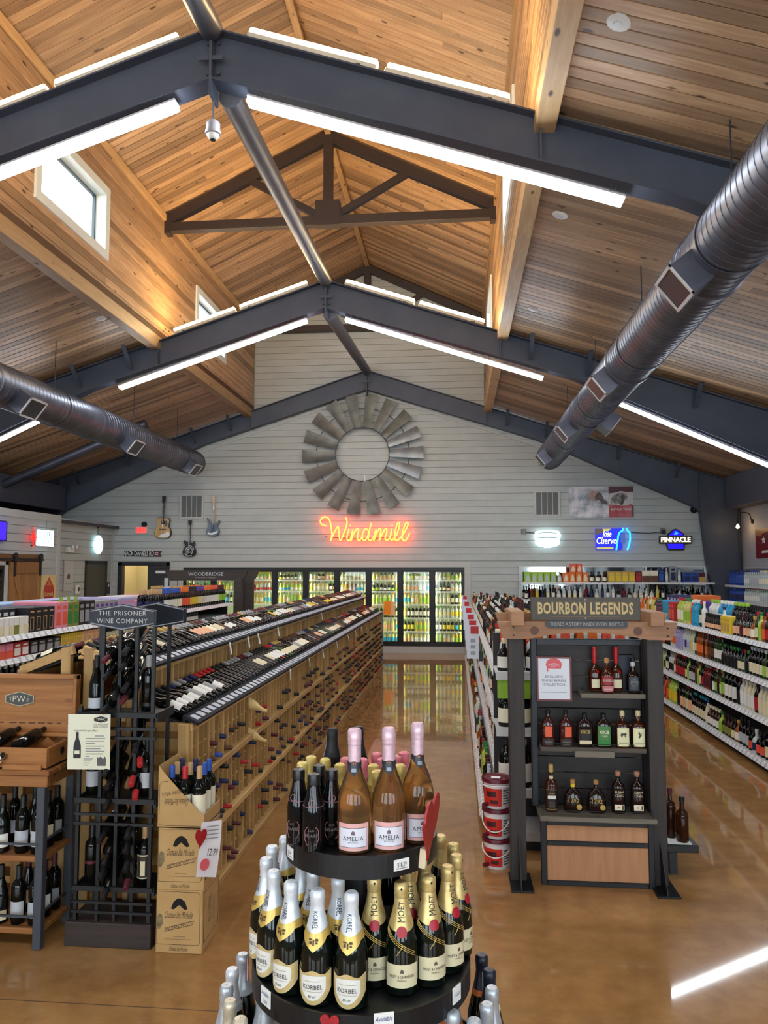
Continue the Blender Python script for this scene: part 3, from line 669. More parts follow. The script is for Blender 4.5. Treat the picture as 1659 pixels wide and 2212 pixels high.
for i, (s, z) in enumerate([('Jack', .19), ('No. 7', .145), ('Daniels', .10)]): TX(s, .05, PAPER, t, (.0, -.029, z), (0, math.radians(-18), 0), width=.15)
for i in range(8): O('inlay', bx(-.016, .016, -.0465, -.045, .40 + i * .045, .414 + i * .045), PAPER, t)
st_ = [(0, 0), (.11, .01), (.165, .09), (.15, .18), (.11, .24), (.14, .31), (.165, .37), (.14, .39), (.10, .34), (.06, .32), (-.06, .32), (-.10, .38), (-.15, .44), (-.165, .42), (-.12, .30), (-.125, .22), (-.16, .14), (-.15, .05)]
t = guitar(-5.935, 2.79, math.radians(2), 'slate-blue electric guitar with a pale maple neck hung past the grille', st_, .4, mottled('slate_blue', (78, 94, 112), (110, 128, 146), 6, .2), M('slate_dark', (40, 46, 56), .25), M('maple', (206, 182, 158), .4), .80, [(-.03, 0), (.025, 0), (.03, .17), (-.02, .19), (-.05, .15)], M('maple'), 2)
O('pickguard', MB().prism([(-.08, .08), (.09, .06), (.10, .26), (-.06, .30)], -.0285, -.027), M('slate_guard', (88, 104, 122), .2), t)
for z in (.12, .17, .22): O('pickup', bx(-.04, .04, -.034, -.0285, z, z + .02), M('slate_dark'), t)
O('decal', MB().prism(spline([(-.12, .04), (-.02, .03), (.10, .07), (.13, .14), (.06, .10), (-.05, .07), (-.12, .09), (-.12, .04)], 4)[:-1], -.0295, -.0287), PAPER, t)

# ---- neon and lit signs over the spirits shelves
def roundrect(x0, x1, z0, z1, r, n=5):
    P = []
    for cx_, cz, a in ((x1 - r, z1 - r, 0), (x0 + r, z1 - r, 90), (x0 + r, z0 + r, 180), (x1 - r, z0 + r, 270)):
        P += [(cx_ + r * math.cos(math.radians(a + 90 * k / n)), cz + r * math.sin(math.radians(a + 90 * k / n))) for k in range(n + 1)]
    return P
CY = M('neon_ice', (220, 255, 255), .4, emit=1.5, ecol=(206, 250, 255)); DIM = M('sign_grey', (120, 150, 150), .5)
t = thing('lit_badge_sign', 'ice-white glowing badge sign below the beside-poster grille', 'sign', (2.13, YB - .06, 2.68))
bp = [(-.30, .10), (-.26, .18), (-.1, .205), (.1, .205), (.26, .18), (.30, .10), (.27, .0), (.27, -.1), (.22, -.145), (.1, -.15), (.07, -.185), (-.07, -.185), (-.1, -.15), (-.22, -.145), (-.27, -.1), (-.27, .0)]
O('face', MB().prism(bp, -.03, .04), CY, t); O('rim', MB().tube([(x, -.03, z) for x, z in bp], .014, 6, 0, True), M('neon_rim', (240, 255, 255), .4, emit=4.5, ecol=(225, 252, 255)), t)
O('arc_line', MB().tube([(-.22, -.034, .14), (-.1, -.034, .16), (.1, -.034, .16), (.22, -.034, .14)], .008, 6), DIM, t); O('cross_line', MB().tube([(-.22, -.034, .035), (0, -.034, .045), (.22, -.034, .035)], .009, 6), DIM, t)
t = thing('lit_bar_sign', 'blue and yellow tequila bar sign with neon bottle outline', 'sign', (3.62, YB - .06, 2.69))
O('panel', bx(-.38, .22, -.02, .03, -.25, .24, .006), M('sign_blue', (30, 40, 200), .4, emit=.9, ecol=(22, 34, 220)), t)
O('brown_corner', MB().prism([(-.38, .08), (-.38, .235), (-.06, .235), (-.2, .16)], -.024, -.0205), M('sign_brown', (150, 128, 104), .5), t); O('yellow_band', MB().prism([(-.36, -.24), (.02, -.24), (.02, -.19), (-.36, -.2)], -.024, -.0205), M('sign_yellow', (220, 210, 110), .4, emit=.5), t); O('yellow_corner', MB().prism([(-.22, .235), (-.02, .235), (-.1, .17), (-.2, .19)], -.025, -.0215), MT['sign_yellow'], t)
WG = M('sign_white_glow', (255, 255, 255), .4, emit=3.2)
TX('Jose', .20, WG, t, (-.12, -.03, .11), width=.20, slant=.2); TX('Cuervo', .22, WG, t, (-.13, -.03, -.05), width=.46, slant=.15)
NB = M('neon_blue', (60, 190, 255), .4, emit=5, ecol=(30, 150, 255))
for P in ([(.08, -.26), (.11, -.1), (.13, .06), (.16, .14), (.24, .2), (.25, .25)], [(.33, .25), (.335, .2), (.40, .13), (.40, 0), (.385, -.1), (.33, -.26)]): O('neon_tube', MB().tube([(x, -.045, z) for x, z in P], .018, 8), NB, t)
O('bottle_print', bx(.19, .29, -.026, -.0205, -.1, .12), M('print_grey_blue', (120, 150, 210), .5), t)
t = thing('lit_bar_sign', 'lit sign of cream capitals with blue peak and blue base', 'sign', (5.06, YB - .06, 2.67))
BO = M('sign_black_edge', (20, 18, 26), .4); BG = M('sign_deep_blue', (30, 20, 230), .4, emit=1.6, ecol=(26, 12, 255))
O('edge', MB().prism([(-.36, .08), (-.20, .08), (-.17, .13), (-.05, .235), (0, .25), (.05, .235), (.18, .13), (.19, .08), (.36, .08), (.37, .05), (.35, -.10), (.2, -.11), (.19, -.22), (.16, -.25), (-.16, -.25), (-.19, -.22), (-.22, -.10), (-.36, -.10), (-.375, -.07), (-.375, .06)], -.01, .04), BO, t)
O('peak', MB().prism([(-.16, .085), (-.04, .21), (0, .225), (.04, .21), (.15, .12), (.16, .085)], -.014, -.0105), BG, t); O('peak_glow', MB().prism([(-.05, .11), (0, .19), (.06, .14), (.02, .11)], -.018, -.0145), M('sign_cyan', (60, 160, 255), .4, emit=2, ecol=(30, 130, 255)), t)
O('base_panel', MB().prism([(-.19, -.105), (.16, -.105), (.16, -.215), (-.17, -.215)], -.014, -.0105), BG, t); O('letter_panel', MB().prism(roundrect(-.355, .345, -.085, .065, .02), -.014, -.0105), M('sign_tan_grey', (128, 116, 84), .5), t)  # letter panel is plain tan-grey and does not glow
TX('PINNACLE', .155, M('letters_glow', (255, 248, 215), .4, emit=2.6), t, (-.005, -.018, -.01), width=.66, spacing=.95, bold=.02)
o = thing('outlet_box', 'small steel junction box with cord by the ice-white badge sign', 'outlet', (1.58, YB - .03, 2.87)); O('box', bx(-.05, .05, -.03, .03, -.06, .06, .005), GALV, o); O('cord', MB().tube([(.03, -.02, -.01), (.2, -.02, -.03), (.4, -.02, -.05), (.52, -.01, -.06)], .008, 6), BLACK, o)
o = thing('outlet_box', 'small steel junction box with cord above the blue-peaked sign', 'outlet', (4.78, YB - .03, 2.88)); O('box', bx(-.05, .05, -.03, .03, -.06, .06, .005), GALV, o); O('plug', bx(-.03, .05, -.07, -.03, -.09, .01, .004), BLACK, o); O('cord', MB().tube([(-.02, -.05, -.03), (-.3, -.02, -.06), (-.6, -.02, -.05), (-.78, -.01, -.03)], .008, 6), BLACK, o)
o = thing('dome_camera', 'black dome camera under the rafter at the corner column', 'camera', (5.49, YB - .02, 3.36)); O('mount', MB().lathe([(.08, 0), (.08, .04), (.06, .06)], 20, 0, Matrix.Rotation(PI / 2, 4, 'X')), BLACK, o); O('dome', MB().lathe([(.06, .06), (.05, .09), (.03, .105), (0, .11)], 20, 0, Matrix.Rotation(PI / 2, 4, 'X')), M('dome_glass', (8, 8, 10), .08), o)

# ---- right wall: sconce and red picture
t = thing('wall_sconce', 'black gooseneck sconce with a bare warm bulb on the corner wall', 'lamp', (6.49, 17.55, 2.98), (0, 0, 0))
O('backplate', MB().cyl((0, 0, .05), (-.02, 0, .05), .05, 16), BLACK, t); O('arm', MB().tube(spline([(-.02, 0, .05), (-.06, 0, .20), (-.13, .02, .25), (-.24, .06, .25), (-.29, .08, .20), (-.29, .08, .06)], 5), .012, 8), BLACK, t)
O('socket', MB().cyl((-.29, .08, .07), (-.29, .08, .0), .022, 12), BLACK, t); O('bulb', MB().lathe([(.012, 0), (.02, -.02), (.035, -.05), (.035, -.075), (.02, -.095), (0, -.10)], 16, 0, Matrix.Translation((-.29, .08, 0))), M('bulb_glow', (255, 226, 170), .4, emit=45, ecol=(255, 206, 140)), t)
t = thing('picture', 'red printed whiskey picture below the gooseneck sconce', 'picture', (6.48, 16.75, 2.22), (0, 0, -PI / 2))
O('board', bx(-.62, .62, -.01, .015, 0, .62, .004), mottled('picture_red', (150, 22, 34), (92, 14, 24), 7, .3, stretch=(6, 1, 1)), t)
O('brown_top', MB().prism([(-.62, .50), (-.62, .62), (.62, .62), (.62, .55), (.4, .50), (.1, .56), (-.2, .52), (-.35, .46)], -.0115, -.0105), M('picture_tan', (168, 120, 84), .4), t)
st5 = [(math.sin(k * PI / 5) * (.13 if k % 2 == 0 else .055) - .18, .38 + math.cos(k * PI / 5) * (.10 if k % 2 == 0 else .043)) for k in range(10)]
O('star', MB().prism(st5, -.012, -.011), PAPER, t); TX('V', .17, PAPER, t, (.2, -.012, .38), width=.18); O('white_band', MB().prism([(-.3, .10), (.4, .12), (.38, .17), (-.28, .16)], -.012, -.011), PAPER, t)

# ---- left block: barn door, neon, poster, notices
t = thing('barn_door', 'oak sliding barn door with diagonal brace on a black rail', 'door', (-8.165, 13.93, 0), (0, 0, PI / 2))
BW = wood('barn_oak', (176, 128, 78), (150, 104, 60), 2, .5, knots=False, vary=.15)
for k in range(6): O('plank', bx(-.51 + .17 * k + .002, -.51 + .17 * (k + 1) - .002, -.02, .01, .03, 2.10, .004), BW, t)
for z0, z1 in ((1.90, 2.12), (.03, .24)): O('rail_board', bx(-.51, .51, -.04, -.02, z0, z1, .004), BW, t)
for x in (-.51, .41): O('stile', bx(x, x + .10, -.04, -.02, .24, 1.90, .004), BW, t)
O('brace', MB().beam((-.36, -.03, 1.86), (.36, -.03, .28), .02, .10, up=(1, 0, 0)), BW, t)
BWX = wood('oak_header', (186, 136, 84), (160, 112, 64), 0, .5, knots=False)
O('header_board', bx(-1.9, .60, -.02, .015, 2.13, 2.27, .004), BWX, t); O('track', bx(-1.9, .58, -.055, -.04, 2.145, 2.19), BLACKM, t)
for x in (-.40, .47):
    h = O('hanger_strap', bx(x - .03, x + .03, -.06, -.042, 1.86, 2.24), BLACKM, t); O('roller', MB().cyl((x, -.075, 2.23), (x, -.045, 2.23), .06, 16), BLACKM, h)
t = thing('neon_sign', 'white two-line neon with red star above the barn door', 'sign', (-8.15, 14.42, 2.6), (0, 0, PI / 2))
NW = M('neon_white', (240, 250, 255), .4, emit=4.5, ecol=(232, 246, 255))
O('backing', bx(-.22, .47, -.03, -.02, -.15, .15), M('clear_backing', (190, 220, 235), .1), t)
TX('STELLA', .2, NW, t, (.13, -.045, .075), width=.58, spacing=.95); TX('ARTOIS', .2, NW, t, (.13, -.045, -.075), width=.58, spacing=.95)
O('border_tube', MB().tube([(-.16, -.04, .15), (.42, -.04, .15), (.42, -.04, -.15), (-.18, -.04, -.15)], .009, 6, 0, True), NW, t)
O('star', MB().prism([(math.sin(k * PI / 8) * (.16 if k % 4 == 0 else .10 if k % 2 == 0 else .05) * (.8) - .31, math.cos(k * PI / 8) * (.20 if k % 8 == 0 else .11 if k % 2 == 0 else .06)) for k in range(16)], -.05, -.03), M('neon_red', (255, 60, 50), .4, emit=2.2, ecol=(255, 30, 26)), t)
for x in (-.3, .1, .4): O('tube_support', MB().cyl((x, -.03, -.16), (x, .02, -.16), .012, 8), DARK, t)
O('cord', MB().tube([(.22, 0, .15), (.22, .0, .35)], .006, 6), M('cord_grey', (120, 124, 128), .5), t)
o = thing('lit_panel_sign', 'violet-blue lit panel at the edge of the view on the block', 'sign', (-8.15, 12.9, 2.67), (0, 0, PI / 2)); O('panel', bx(-.35, .33, -.03, .01, -.17, .18, .02), M('violet_glow', (70, 40, 230), .4, emit=1.0, ecol=(60, 30, 235)), o); O('rim', MB().tube([(a, -.03, b) for a, b in roundrect(-.35, .33, -.17, .18, .03)], .01, 6, 0, True), DARK, o)
t = thing('poster', 'cream beer poster with red teardrop next to the barn door', 'poster', (-8.17, 14.82, 1.22), (0, 0, PI / 2))
O('board', bx(-.28, .28, -.01, .01, 0, .645, .003), M('poster_cream', (226, 204, 140), .45), t)
dp = [(0, .61)] + [(.20 * math.cos(a), .31 + .21 * math.sin(a)) for a in [math.radians(55 - 18 * k) for k in range(17)]] 
O('red_drop', MB().prism(dp, -.0125, -.0105), M('drop_red', (186, 58, 48), .45), t); TX('Corona', .12, M('poster_cream'), t, (0, -.014, .27), width=.32, bold=.015); O('inner_tip', MB().prism([(0, .57), (.09, .44), (-.09, .44)], -.0135, -.0126), M('drop_orange', (206, 120, 80), .45), t)
t = thing('round_neon_sign', 'ice-white round neon hanging above the slate door', 'sign', (-8.46, 17.5, 2.56), (0, 0, PI / 2))
O('ring_tube', MB().tube([(.21 * math.cos(k * PI / 16), -.02, .21 * math.sin(k * PI / 16)) for k in range(32)], .016, 8, 0, True), CY, t); O('face', MB().lathe([(0, 0), (.19, 0)], 32, 0, Matrix.Translation((0, -.01, 0)) @ Matrix.Rotation(PI / 2, 4, 'X')), M('ice_face', (200, 240, 245), .3, emit=1.6, ecol=(190, 240, 248)), t); O('cord', MB().cyl((0, 0, .2), (0, 0, .42), .006, 6), BLACK, t); O('hook', bx(-.012, .012, -.02, .02, .40, .5), BLACK, t)
t = thing('emergency_light', 'white twin-head emergency light on the recess wall', 'light', (-8.47, 16.2, 2.42), (0, 0, PI / 2)); O('case', bx(-.13, .10, -.06, .03, -.07, .06, .01), WHITE, t)
for x in (-.06, .12): O('lamp_head', MB().cyl((x, -.07, .05), (x + .03, -.11, .04), .045, 14, 0, .05), M('lamp_cream', (220, 222, 220), .3), t)
t = thing('notice', 'pale grey notice with small dark emblem beside the slate door', 'notice', (-8.48, 16.2, 1.55), (0, 0, PI / 2)); O('sheet', bx(-.2, .2, -.006, .006, -.05, .62), M('notice_grey', (196, 196, 196), .5), t); O('emblem', MB().prism([(-.05, .22), (.05, .22), (.06, .29), (.02, .34), (-.03, .33), (-.06, .28)], -.008, -.0065), M('emblem_brown', (110, 76, 72), .5), t); O('text_line', bx(-.13, .13, -.008, -.0065, .10, .12), M('print_grey', (150, 150, 152), .5), t)
t = thing('wall_switch', 'white wall control with black slot left of the slate door', 'switch', (-8.48, 16.62, 1.53), (0, 0, PI / 2)); O('plate', bx(-.09, .09, -.02, .01, -.1, .1, .006), WHITE, t); O('slot', bx(.0, .05, -.026, -.02, -.04, .05), BLACK, t)
t = thing('restroom_sign', 'small navy restroom sign on the far side of the slate door', 'sign', (-8.48, 18.16, 1.53), (0, 0, PI / 2)); O('plate', bx(-.08, .08, -.01, .01, -.14, .14, .004), M('sign_navy', (44, 52, 84), .4), t); O('figure', MB().prism([(-.02, .02), (.02, .02), (.03, .07), (.02, .10), (-.02, .10), (-.03, .07)], -.012, -.0105).lathe([(0, -.0115), (.018, -.0115)], 10, 0, Matrix.Translation((0, 0, .12)) @ Matrix.Rotation(PI / 2, 4, 'X')), PAPER, t)

# ================================================================ BOTTLES AND CARTONS
PAL = dict(white=(232, 230, 222), cream=(226, 214, 178), yellow=(226, 196, 50), gold=(196, 160, 84), orange=(226, 112, 36), red=(178, 32, 36), burgundy=(86, 24, 36), pink=(226, 140, 160),
           purple=(92, 58, 150), lavender=(176, 168, 212), sky=(142, 176, 212), blue=(44, 84, 170), navy=(30, 38, 84), teal=(36, 150, 170), turquoise=(40, 160, 210), green=(46, 128, 60), lime=(150, 196, 60), olive=(128, 132, 56),
           brown=(96, 60, 36), tan=(190, 154, 108), grey=(140, 142, 146), silver=(186, 190, 196), black=(20, 20, 24), ivory=(240, 232, 206), coral=(232, 92, 66), peach=(236, 180, 140))
GLS = dict(dark=(12, 14, 13), green=(34, 62, 24), brown=(50, 24, 12), amber=(150, 74, 18), clear=(196, 206, 204), pale=(206, 210, 150), blue=(30, 70, 160), red=(120, 24, 20), white=(228, 228, 222), orange=(214, 110, 36), yellow=(210, 180, 70),
           lime=(170, 196, 80), turquoise=(40, 150, 200), black=(16, 16, 18), pink=(220, 150, 150), lavender=(150, 130, 205), straw=(212, 200, 130), coral=(220, 90, 66), cream=(222, 212, 180))
def PMat(c): return M('print_' + c, PAL[c], .5)
def GMat(c): return M('glass_' + c, GLS[c], .07, spec=.38)
SH = {
 'bordeaux': ([(0, 0), (.033, 0), (.0375, .006), (.0375, .19), (.034, .207), (.018, .228), (.0145, .243), (.0145, .296), (.012, .300), (0, .300)], (.055, .155), .238, 'wine bottle'),
 'burgundy': ([(0, 0), (.036, 0), (.041, .006), (.041, .13), (.037, .16), (.026, .195), (.0165, .225), (.0145, .245), (.0145, .296), (.012, .300), (0, .300)], (.04, .115), .238, 'burgundy bottle'),
 'champagne': ([(0, 0), (.036, 0), (.043, .006), (.0435, .02), (.0435, .115), (.041, .142), (.033, .176), (.0245, .208), (.0185, .235), (.0165, .262), (.0175, .268), (.0170, .288), (.012, .295), (0, .2955)], (.03, .10), .20, 'champagne bottle'),
 'liquor': ([(0, 0), (.036, 0), (.040, .008), (.040, .165), (.034, .190), (.017, .206), (.0145, .222), (.0145, .262), (.0175, .263), (.0175, .285), (.015, .288), (0, .288)], (.03, .13), .252, 'spirit bottle'),
 'tall': ([(0, 0), (.032, 0), (.036, .008), (.036, .20), (.030, .225), (.015, .24), (.0135, .255), (.0135, .29), (.0165, .291), (.0165, .318), (.014, .32), (0, .32)], (.05, .15), .282, 'tall bottle'),
 'squat': ([(0, 0), (.045, 0), (.050, .008), (.048, .11), (.040, .14), (.018, .165), (.0155, .18), (.0155, .205), (.0185, .206), (.0185, .232), (.016, .235), (0, .235)], (.025, .105), .198, 'squat bottle'),
 'jug': ([(0, 0), (.052, 0), (.057, .01), (.057, .20), (.050, .235), (.026, .262), (.021, .278), (.021, .30), (.025, .302), (.025, .33), (.022, .334), (0, .334)], (.04, .17), .292, 'jumbo bottle'),
 'pet': ([(0, 0), (.040, 0), (.046, .012), (.046, .17), (.040, .20), (.022, .235), (.018, .245), (.018, .26), (.021, .261), (.021, .285), (0, .286)], (.03, .16), .252, 'plastic bottle'),
 'mini': ([(0, 0), (.024, 0), (.028, .005), (.028, .085), (.023, .108), (.0165, .130), (.0135, .150), (.0155, .158), (.0165, .168), (.0150, .182), (.008, .187), (0, .187)], (.02, .07), .142, 'mini bottle'),
 'can': ([(0, 0), (.026, 0), (.031, .008), (.031, .108), (.026, .118), (0, .118)], (.012, .104), .2, 'can'),
}
def rad(prof, z):
    for (r0, z0), (r1, z1) in zip(prof[1:], prof[2:]):
        if z0 <= z <= z1 and z1 > z0: return r0 + (r1 - r0) * (z - z0) / (z1 - z0)
    return prof[1][0]
BC = {}
def cap_prof(p, c, e): return [(rad(p, c) + e, c)] + [(r + (e if r > .001 else 0), z + (e if r < .001 else 0)) for r, z in p if z > c]
def bottle_mesh(shape, glass, label, cap, n=10):
    k = (shape, glass, label, cap, n)
    if k not in BC:
        p, (l0, l1), c, _ = SH[shape]; mb = MB().lathe(p, n, 0)
        if label: mb.lathe([(rad(p, l0) + .0008, l0), (rad(p, l1) + .0008, l1)], n, 1)
        if cap and c < p[-1][1]: mb.lathe(cap_prof(p, c, .0008), n, 2)
        BC[k] = mb.mesh('bottle', [GMat(glass), PMat(label or 'white'), PMat(cap or 'black')])
    return BC[k]
def small(shape, glass, label, cap, loc, where, rot=(0, 0, 0), name=None, group=None, n=10, cat='bottle', scale=None):
    kind = SH[shape][3]
    if cap and label: s = f'{cap}-capped {glass} {kind} with {label} label, {where}'
    elif label: s = f'{label} {kind}, {where}'
    else: s = f'{glass} {kind} with {cap} cap, {where}'
    return O(name or kind.replace(' ', '_'), bottle_mesh(shape, glass, label, cap, n), None, None, loc, rot, s, cat, group, None, scale)
def parted(shape, glass, label, cap, loc, where, rot=(0, 0, 0), name=None, group=None, n=18, lab=None, half=1.25, desc=None):
    kind = SH[shape][3]; k = (shape, glass, label, cap, n, 'parts', lab, half)
    p, (l0, l1), c, _ = SH[shape]
    if lab: l0, l1 = lab
    if k not in BC:
        BC[k] = (MB().lathe(p, n).mesh('glass', GMat(glass)), MB().patch(lambda z: rad(p, z), -half, half, l1, l0, 12, 2).mesh('label', PMat(label)) if label else None, MB().lathe(cap_prof(p, c, .0007), n).mesh('capsule', PMat(cap)) if cap else None)
    t = thing(name or kind.replace(' ', '_'), desc or (f'{cap}-capped {glass} {kind} with {label} label, {where}' if label else f'{cap}-capped {glass} {kind}, label turned under, {where}'), 'bottle', loc, rot, group)
    g, l, ca = BC[k]; O('glass', g, None, t)
    if l: O('label', l, None, t)
    if ca: O('capsule', ca, None, t)
    return t
def carton_mesh(w, d, h, body, front, style=0):
    k = ('carton', w, d, h, body, front, style)
    if k not in BC:
        mb = MB().cbox(-w / 2, w / 2, -d / 2, d / 2, 0, h, .003, 0)
        if style == 0: mb.box(-w * .38, w * .38, -d / 2 - .001, -d / 2, h * .12, h * .62, 1).box(-w * .3, w * .3, -d / 2 - .001, -d / 2, h * .72, h * .86, 1)
        elif style == 1: mb.box(-w * .5, w * .5, -d / 2 - .001, -d / 2, 0.004, h * .55, 1)
        elif style == 2:   # dark window frame
            a, b, z0, z1 = -w * .28, w * .28, h * .08, h * .62; t = .006
            mb.box(a, b, -d / 2 - .001, -d / 2, z0, z0 + t, 1).box(a, b, -d / 2 - .001, -d / 2, z1 - t, z1, 1).box(a, a + t, -d / 2 - .001, -d / 2, z0, z1, 1).box(b - t, b, -d / 2 - .001, -d / 2, z0, z1, 1).box(a, b, -d / 2 - .001, -d / 2, h * .8, h * .86, 1)
        elif style == 3: mb.prism([(-w * .1, h * .75), (0, h * .82), (w * .1, h * .75), (w * .3, h * .4), (w * .3, h * .08), (-w * .3, h * .08), (-w * .3, h * .4)], -d / 2 - .001, -d / 2, 1)
        BC[k] = mb.mesh('carton', [PMat(body), PMat(front)])
    return BC[k]
def carton(w, d, h, body, front, loc, where, rot=(0, 0, 0), style=0, name='carton', group=None):
    return O(name, carton_mesh(w, d, h, body, front, style), None, None, loc, rot, f'{body} {name.replace("_", " ")} with {front} front print, {where}', 'carton', group)
R_ = random.choice

# ================================================================ BEER AND WINE COOLER IN THE BACK WALL
CX0, CX1, NP = -6.675, .186, 9; CP = (CX1 - CX0) / NP
cool = thing('glass_door_cooler', 'long black-framed glass-door cooler built into the back wall', 'cooler', (0, YB, 0))
CF = M('cooler_frame_black', (16, 17, 22), .35)
O('header', bx(CX0, CX1, -.03, .10, 1.94, 2.03, .004), CF, cool); O('bottom_rail', bx(CX0, CX1, -.03, .10, .165, .25, .004), CF, cool)
for k in range(NP + 1): O('mullion', bx(max(CX0, CX0 + CP * k - .055), min(CX1, CX0 + CP * k + .055), -.025, .08, .25, 1.94, .004), CF, cool)
PG = M('cooler_glass', (255, 255, 255), .02)
for k in range(NP):
    a, b = CX0 + CP * k + .055, CX0 + CP * (k + 1) - .055
    d = O('door', MB().box(a, a + .02, -.02, .03, .25, 1.94).box(b - .02, b, -.02, .03, .25, 1.94).box(a, b, -.02, .03, .25, .27).box(a, b, -.02, .03, 1.915, 1.94), CF, cool)
    O('pane', bx(a + .02, b - .02, -.005, .005, .27, 1.915), PANE, d); O('handle', bx(a + .005, a + .02, -.05, -.02, .9, 1.3, .004), CF, d)
for k in range(NP + 1): O('light_tube', MB().cyl((CX0 + CP * k, .10, .27), (CX0 + CP * k, .10, 1.92), .016, 8), M('cooler_tube', (246, 255, 226), .4, emit=38, ecol=(244, 250, 190)), cool)
O('lining', MB().box(CX0 - .2, CX1 + .2, .98, 1.02, .0, 2.2).box(CX0 - .2, CX1 + .2, .14, 1.0, 2.14, 2.2).box(CX0 - .2, CX0 - .16, .14, 1.0, 0, 2.2).box(CX1 + .16, CX1 + .2, .14, 1.0, 0, 2.2).box(CX0 - .2, CX1 + .2, .14, 1.0, .10, .14), M('cooler_lining', (196, 206, 190), .5), cool)
CZ = [.20, .50, .82, 1.14, 1.45, 1.72]
for k, z in enumerate(CZ):
    O('shelf', bx(CX0, CX1, .13, .62, z - .014, z), M('wire_white', (210, 214, 204), .4), cool); O('price_rail', bx(CX0, CX1, .115, .13, z - .03, z + .008), M('rail_white', (236, 240, 226), .4), cool)
lbl = ['bottom', 'second', 'third', 'fourth', 'fifth', 'top']
for dk in range(NP):
    a = CX0 + CP * dk + .10
    for k, z in enumerate(CZ):
        if dk < 6 and k < 3: continue
        gl = R_(['pale', 'straw', 'clear', 'green', 'dark', 'lime', 'pale', 'straw']); lb = R_(['white', 'cream', 'yellow', 'ivory', 'lime', 'white']); cp = R_(['white', 'gold', 'orange', 'green', 'silver', 'ivory', 'yellow'])
        if dk == 2 and k in (3, 4): gl, lb, cp = [('yellow', 'yellow', 'white'), ('red', 'red', 'orange')][k - 3]
        n_ = 7
        for j in range(n_):
            if random.random() < .45: lb, cp = R_(['white', 'cream', 'yellow', 'ivory', 'lime', 'white', 'turquoise', 'peach']), R_(['white', 'gold', 'orange', 'green', 'silver', 'ivory', 'navy'])
            if random.random() < .25: gl = R_(['pale', 'straw', 'clear', 'green', 'dark', 'lime', 'yellow'])
            sh = 'bordeaux' if k < 4 or dk % 3 == 1 else R_(['burgundy', 'champagne'])
            sc = None
            if k >= 4: sc = (1, 1, .80) if k == 4 else (1, 1, .62)
            small(sh, gl, lb, cp, (a + (CP - .20) * j / (n_ - 1), YB + .20 + random.uniform(-.01, .01), z), f'{nth(j + 1)} on {lbl[k]} shelf, {nth(dk + 1)} cooler door', (0, 0, random.uniform(-.4, .4)), 'chilled_bottle', 'bottles in the cooler', 10, 'bottle', sc)
o = thing('door_poster', 'orange and peach sheet taped inside the eighth cooler door', 'poster', (-1.60, YB - .014, .90))
O('sheet', bx(-.13, .04, -.003, .003, 0, .32), M('poster_orange', (255, 150, 20), .5), o); O('side_sheet', bx(.04, .13, -.003, .003, 0, .31), M('poster_peach', (255, 190, 150), .5), o)
carton(.34, .2, .24, 'yellow', 'lime', (-4.75, YB + .28, 1.76), 'up on the top shelf of the third cooler door', style=1)
o = carton(.30, .2, .15, 'orange', 'red', (-2.55, YB + .45, 1.46), 'behind bottles in the sixth cooler door', style=1)

# ================================================================ THE LONG WINE RACK (A-shaped, two display slopes on the aisle side)
RY0, RY1, PT = 4.45, 15.75, .10
NC = int((RY1 - RY0) / PT)
XF, XU, XR_ = -1.55, -1.90, -2.235            # lower face, upper face, ridge
rack = thing('wine_rack', 'long pine wine rack with two sloped displays beside the concrete aisle', 'wine rack', (0, 0, 0))
sl = MB().cbox(-.30, .012, -.009, .009, 0, 1.08, .003).mesh('slat', RACK)
for k in range(NC + 1): O('slat', sl, None, rack, (XF, RY0 + k * PT, .02))
su = MB().cbox(-.05, .012, -.009, .009, 0, .25, .003).mesh('upright', RACK)
for k in range(NC + 1): O('upright', su, None, rack, (XU, RY0 + k * PT, 1.15))
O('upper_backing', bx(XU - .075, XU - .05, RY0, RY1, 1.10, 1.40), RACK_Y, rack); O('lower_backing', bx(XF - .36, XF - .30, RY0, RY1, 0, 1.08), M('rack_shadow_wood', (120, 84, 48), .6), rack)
for z in (.02, .385, .765): O('rail', bx(XF - .01, XF + .045, RY0 - .02, RY1 + .02, z - .022, z + .022, .005), RACK_Y, rack)
for z in (.11, .205, .30, .475, .57, .665, .855, .95): O('bearer', bx(XF - .30, XF - .002, RY0, RY1, z - .006, z + .006), RACK_Y, rack)
for x, z, nm in ((XF, 1.105, 'lower'), (XU, 1.405, 'upper')):
    T = Matrix.Translation((x + .02, 0, z)) @ Matrix.Rotation(math.radians(22), 4, 'Y')
    st = O('price_strip', MB().box(-.075, .03, RY0 - .02, RY1, -.006, .012, 0, T), M('strip_black', (34, 36, 42), .7, spec=.2), rack)
    tg = MB().box(-.026, .026, -.031, .031, 0, .0025).mesh('price_tag', M('tag_paper', (196, 200, 208), .8, spec=.1))
    for k in range(NC):
        p = T @ Vector((-.02, RY0 + (k + .5) * PT, .0125)); O('price_tag', tg, None, st, p, (0, math.radians(22), 0))
    O('edge_board', bx(x - .06, x + .014, RY0 - .02, RY1, z - .05, z - .012, .003), RACK_Y, rack)
aL = math.atan2(.115, .29)
def deck(x0, z0, s): return MB().beam((x0, RY0, z0), (x0, RY1, z0), .01, .01)
for (xa, za, xb, zb) in ((XF - .05, 1.095, XU + .0, 1.20), (XU - .05, 1.395, XR_, 1.50)):
    O('display_board', MB().prism([(xa, za), (xb, zb), (xb, zb - .015), (xa, za - .015)], RY0, RY1), M('display_black', (28, 26, 28), .6), rack)
    O('stop_lip', bx(xa - .004, xa + .012, RY0, RY1, za - .01, za + .035), M('display_black'), rack)
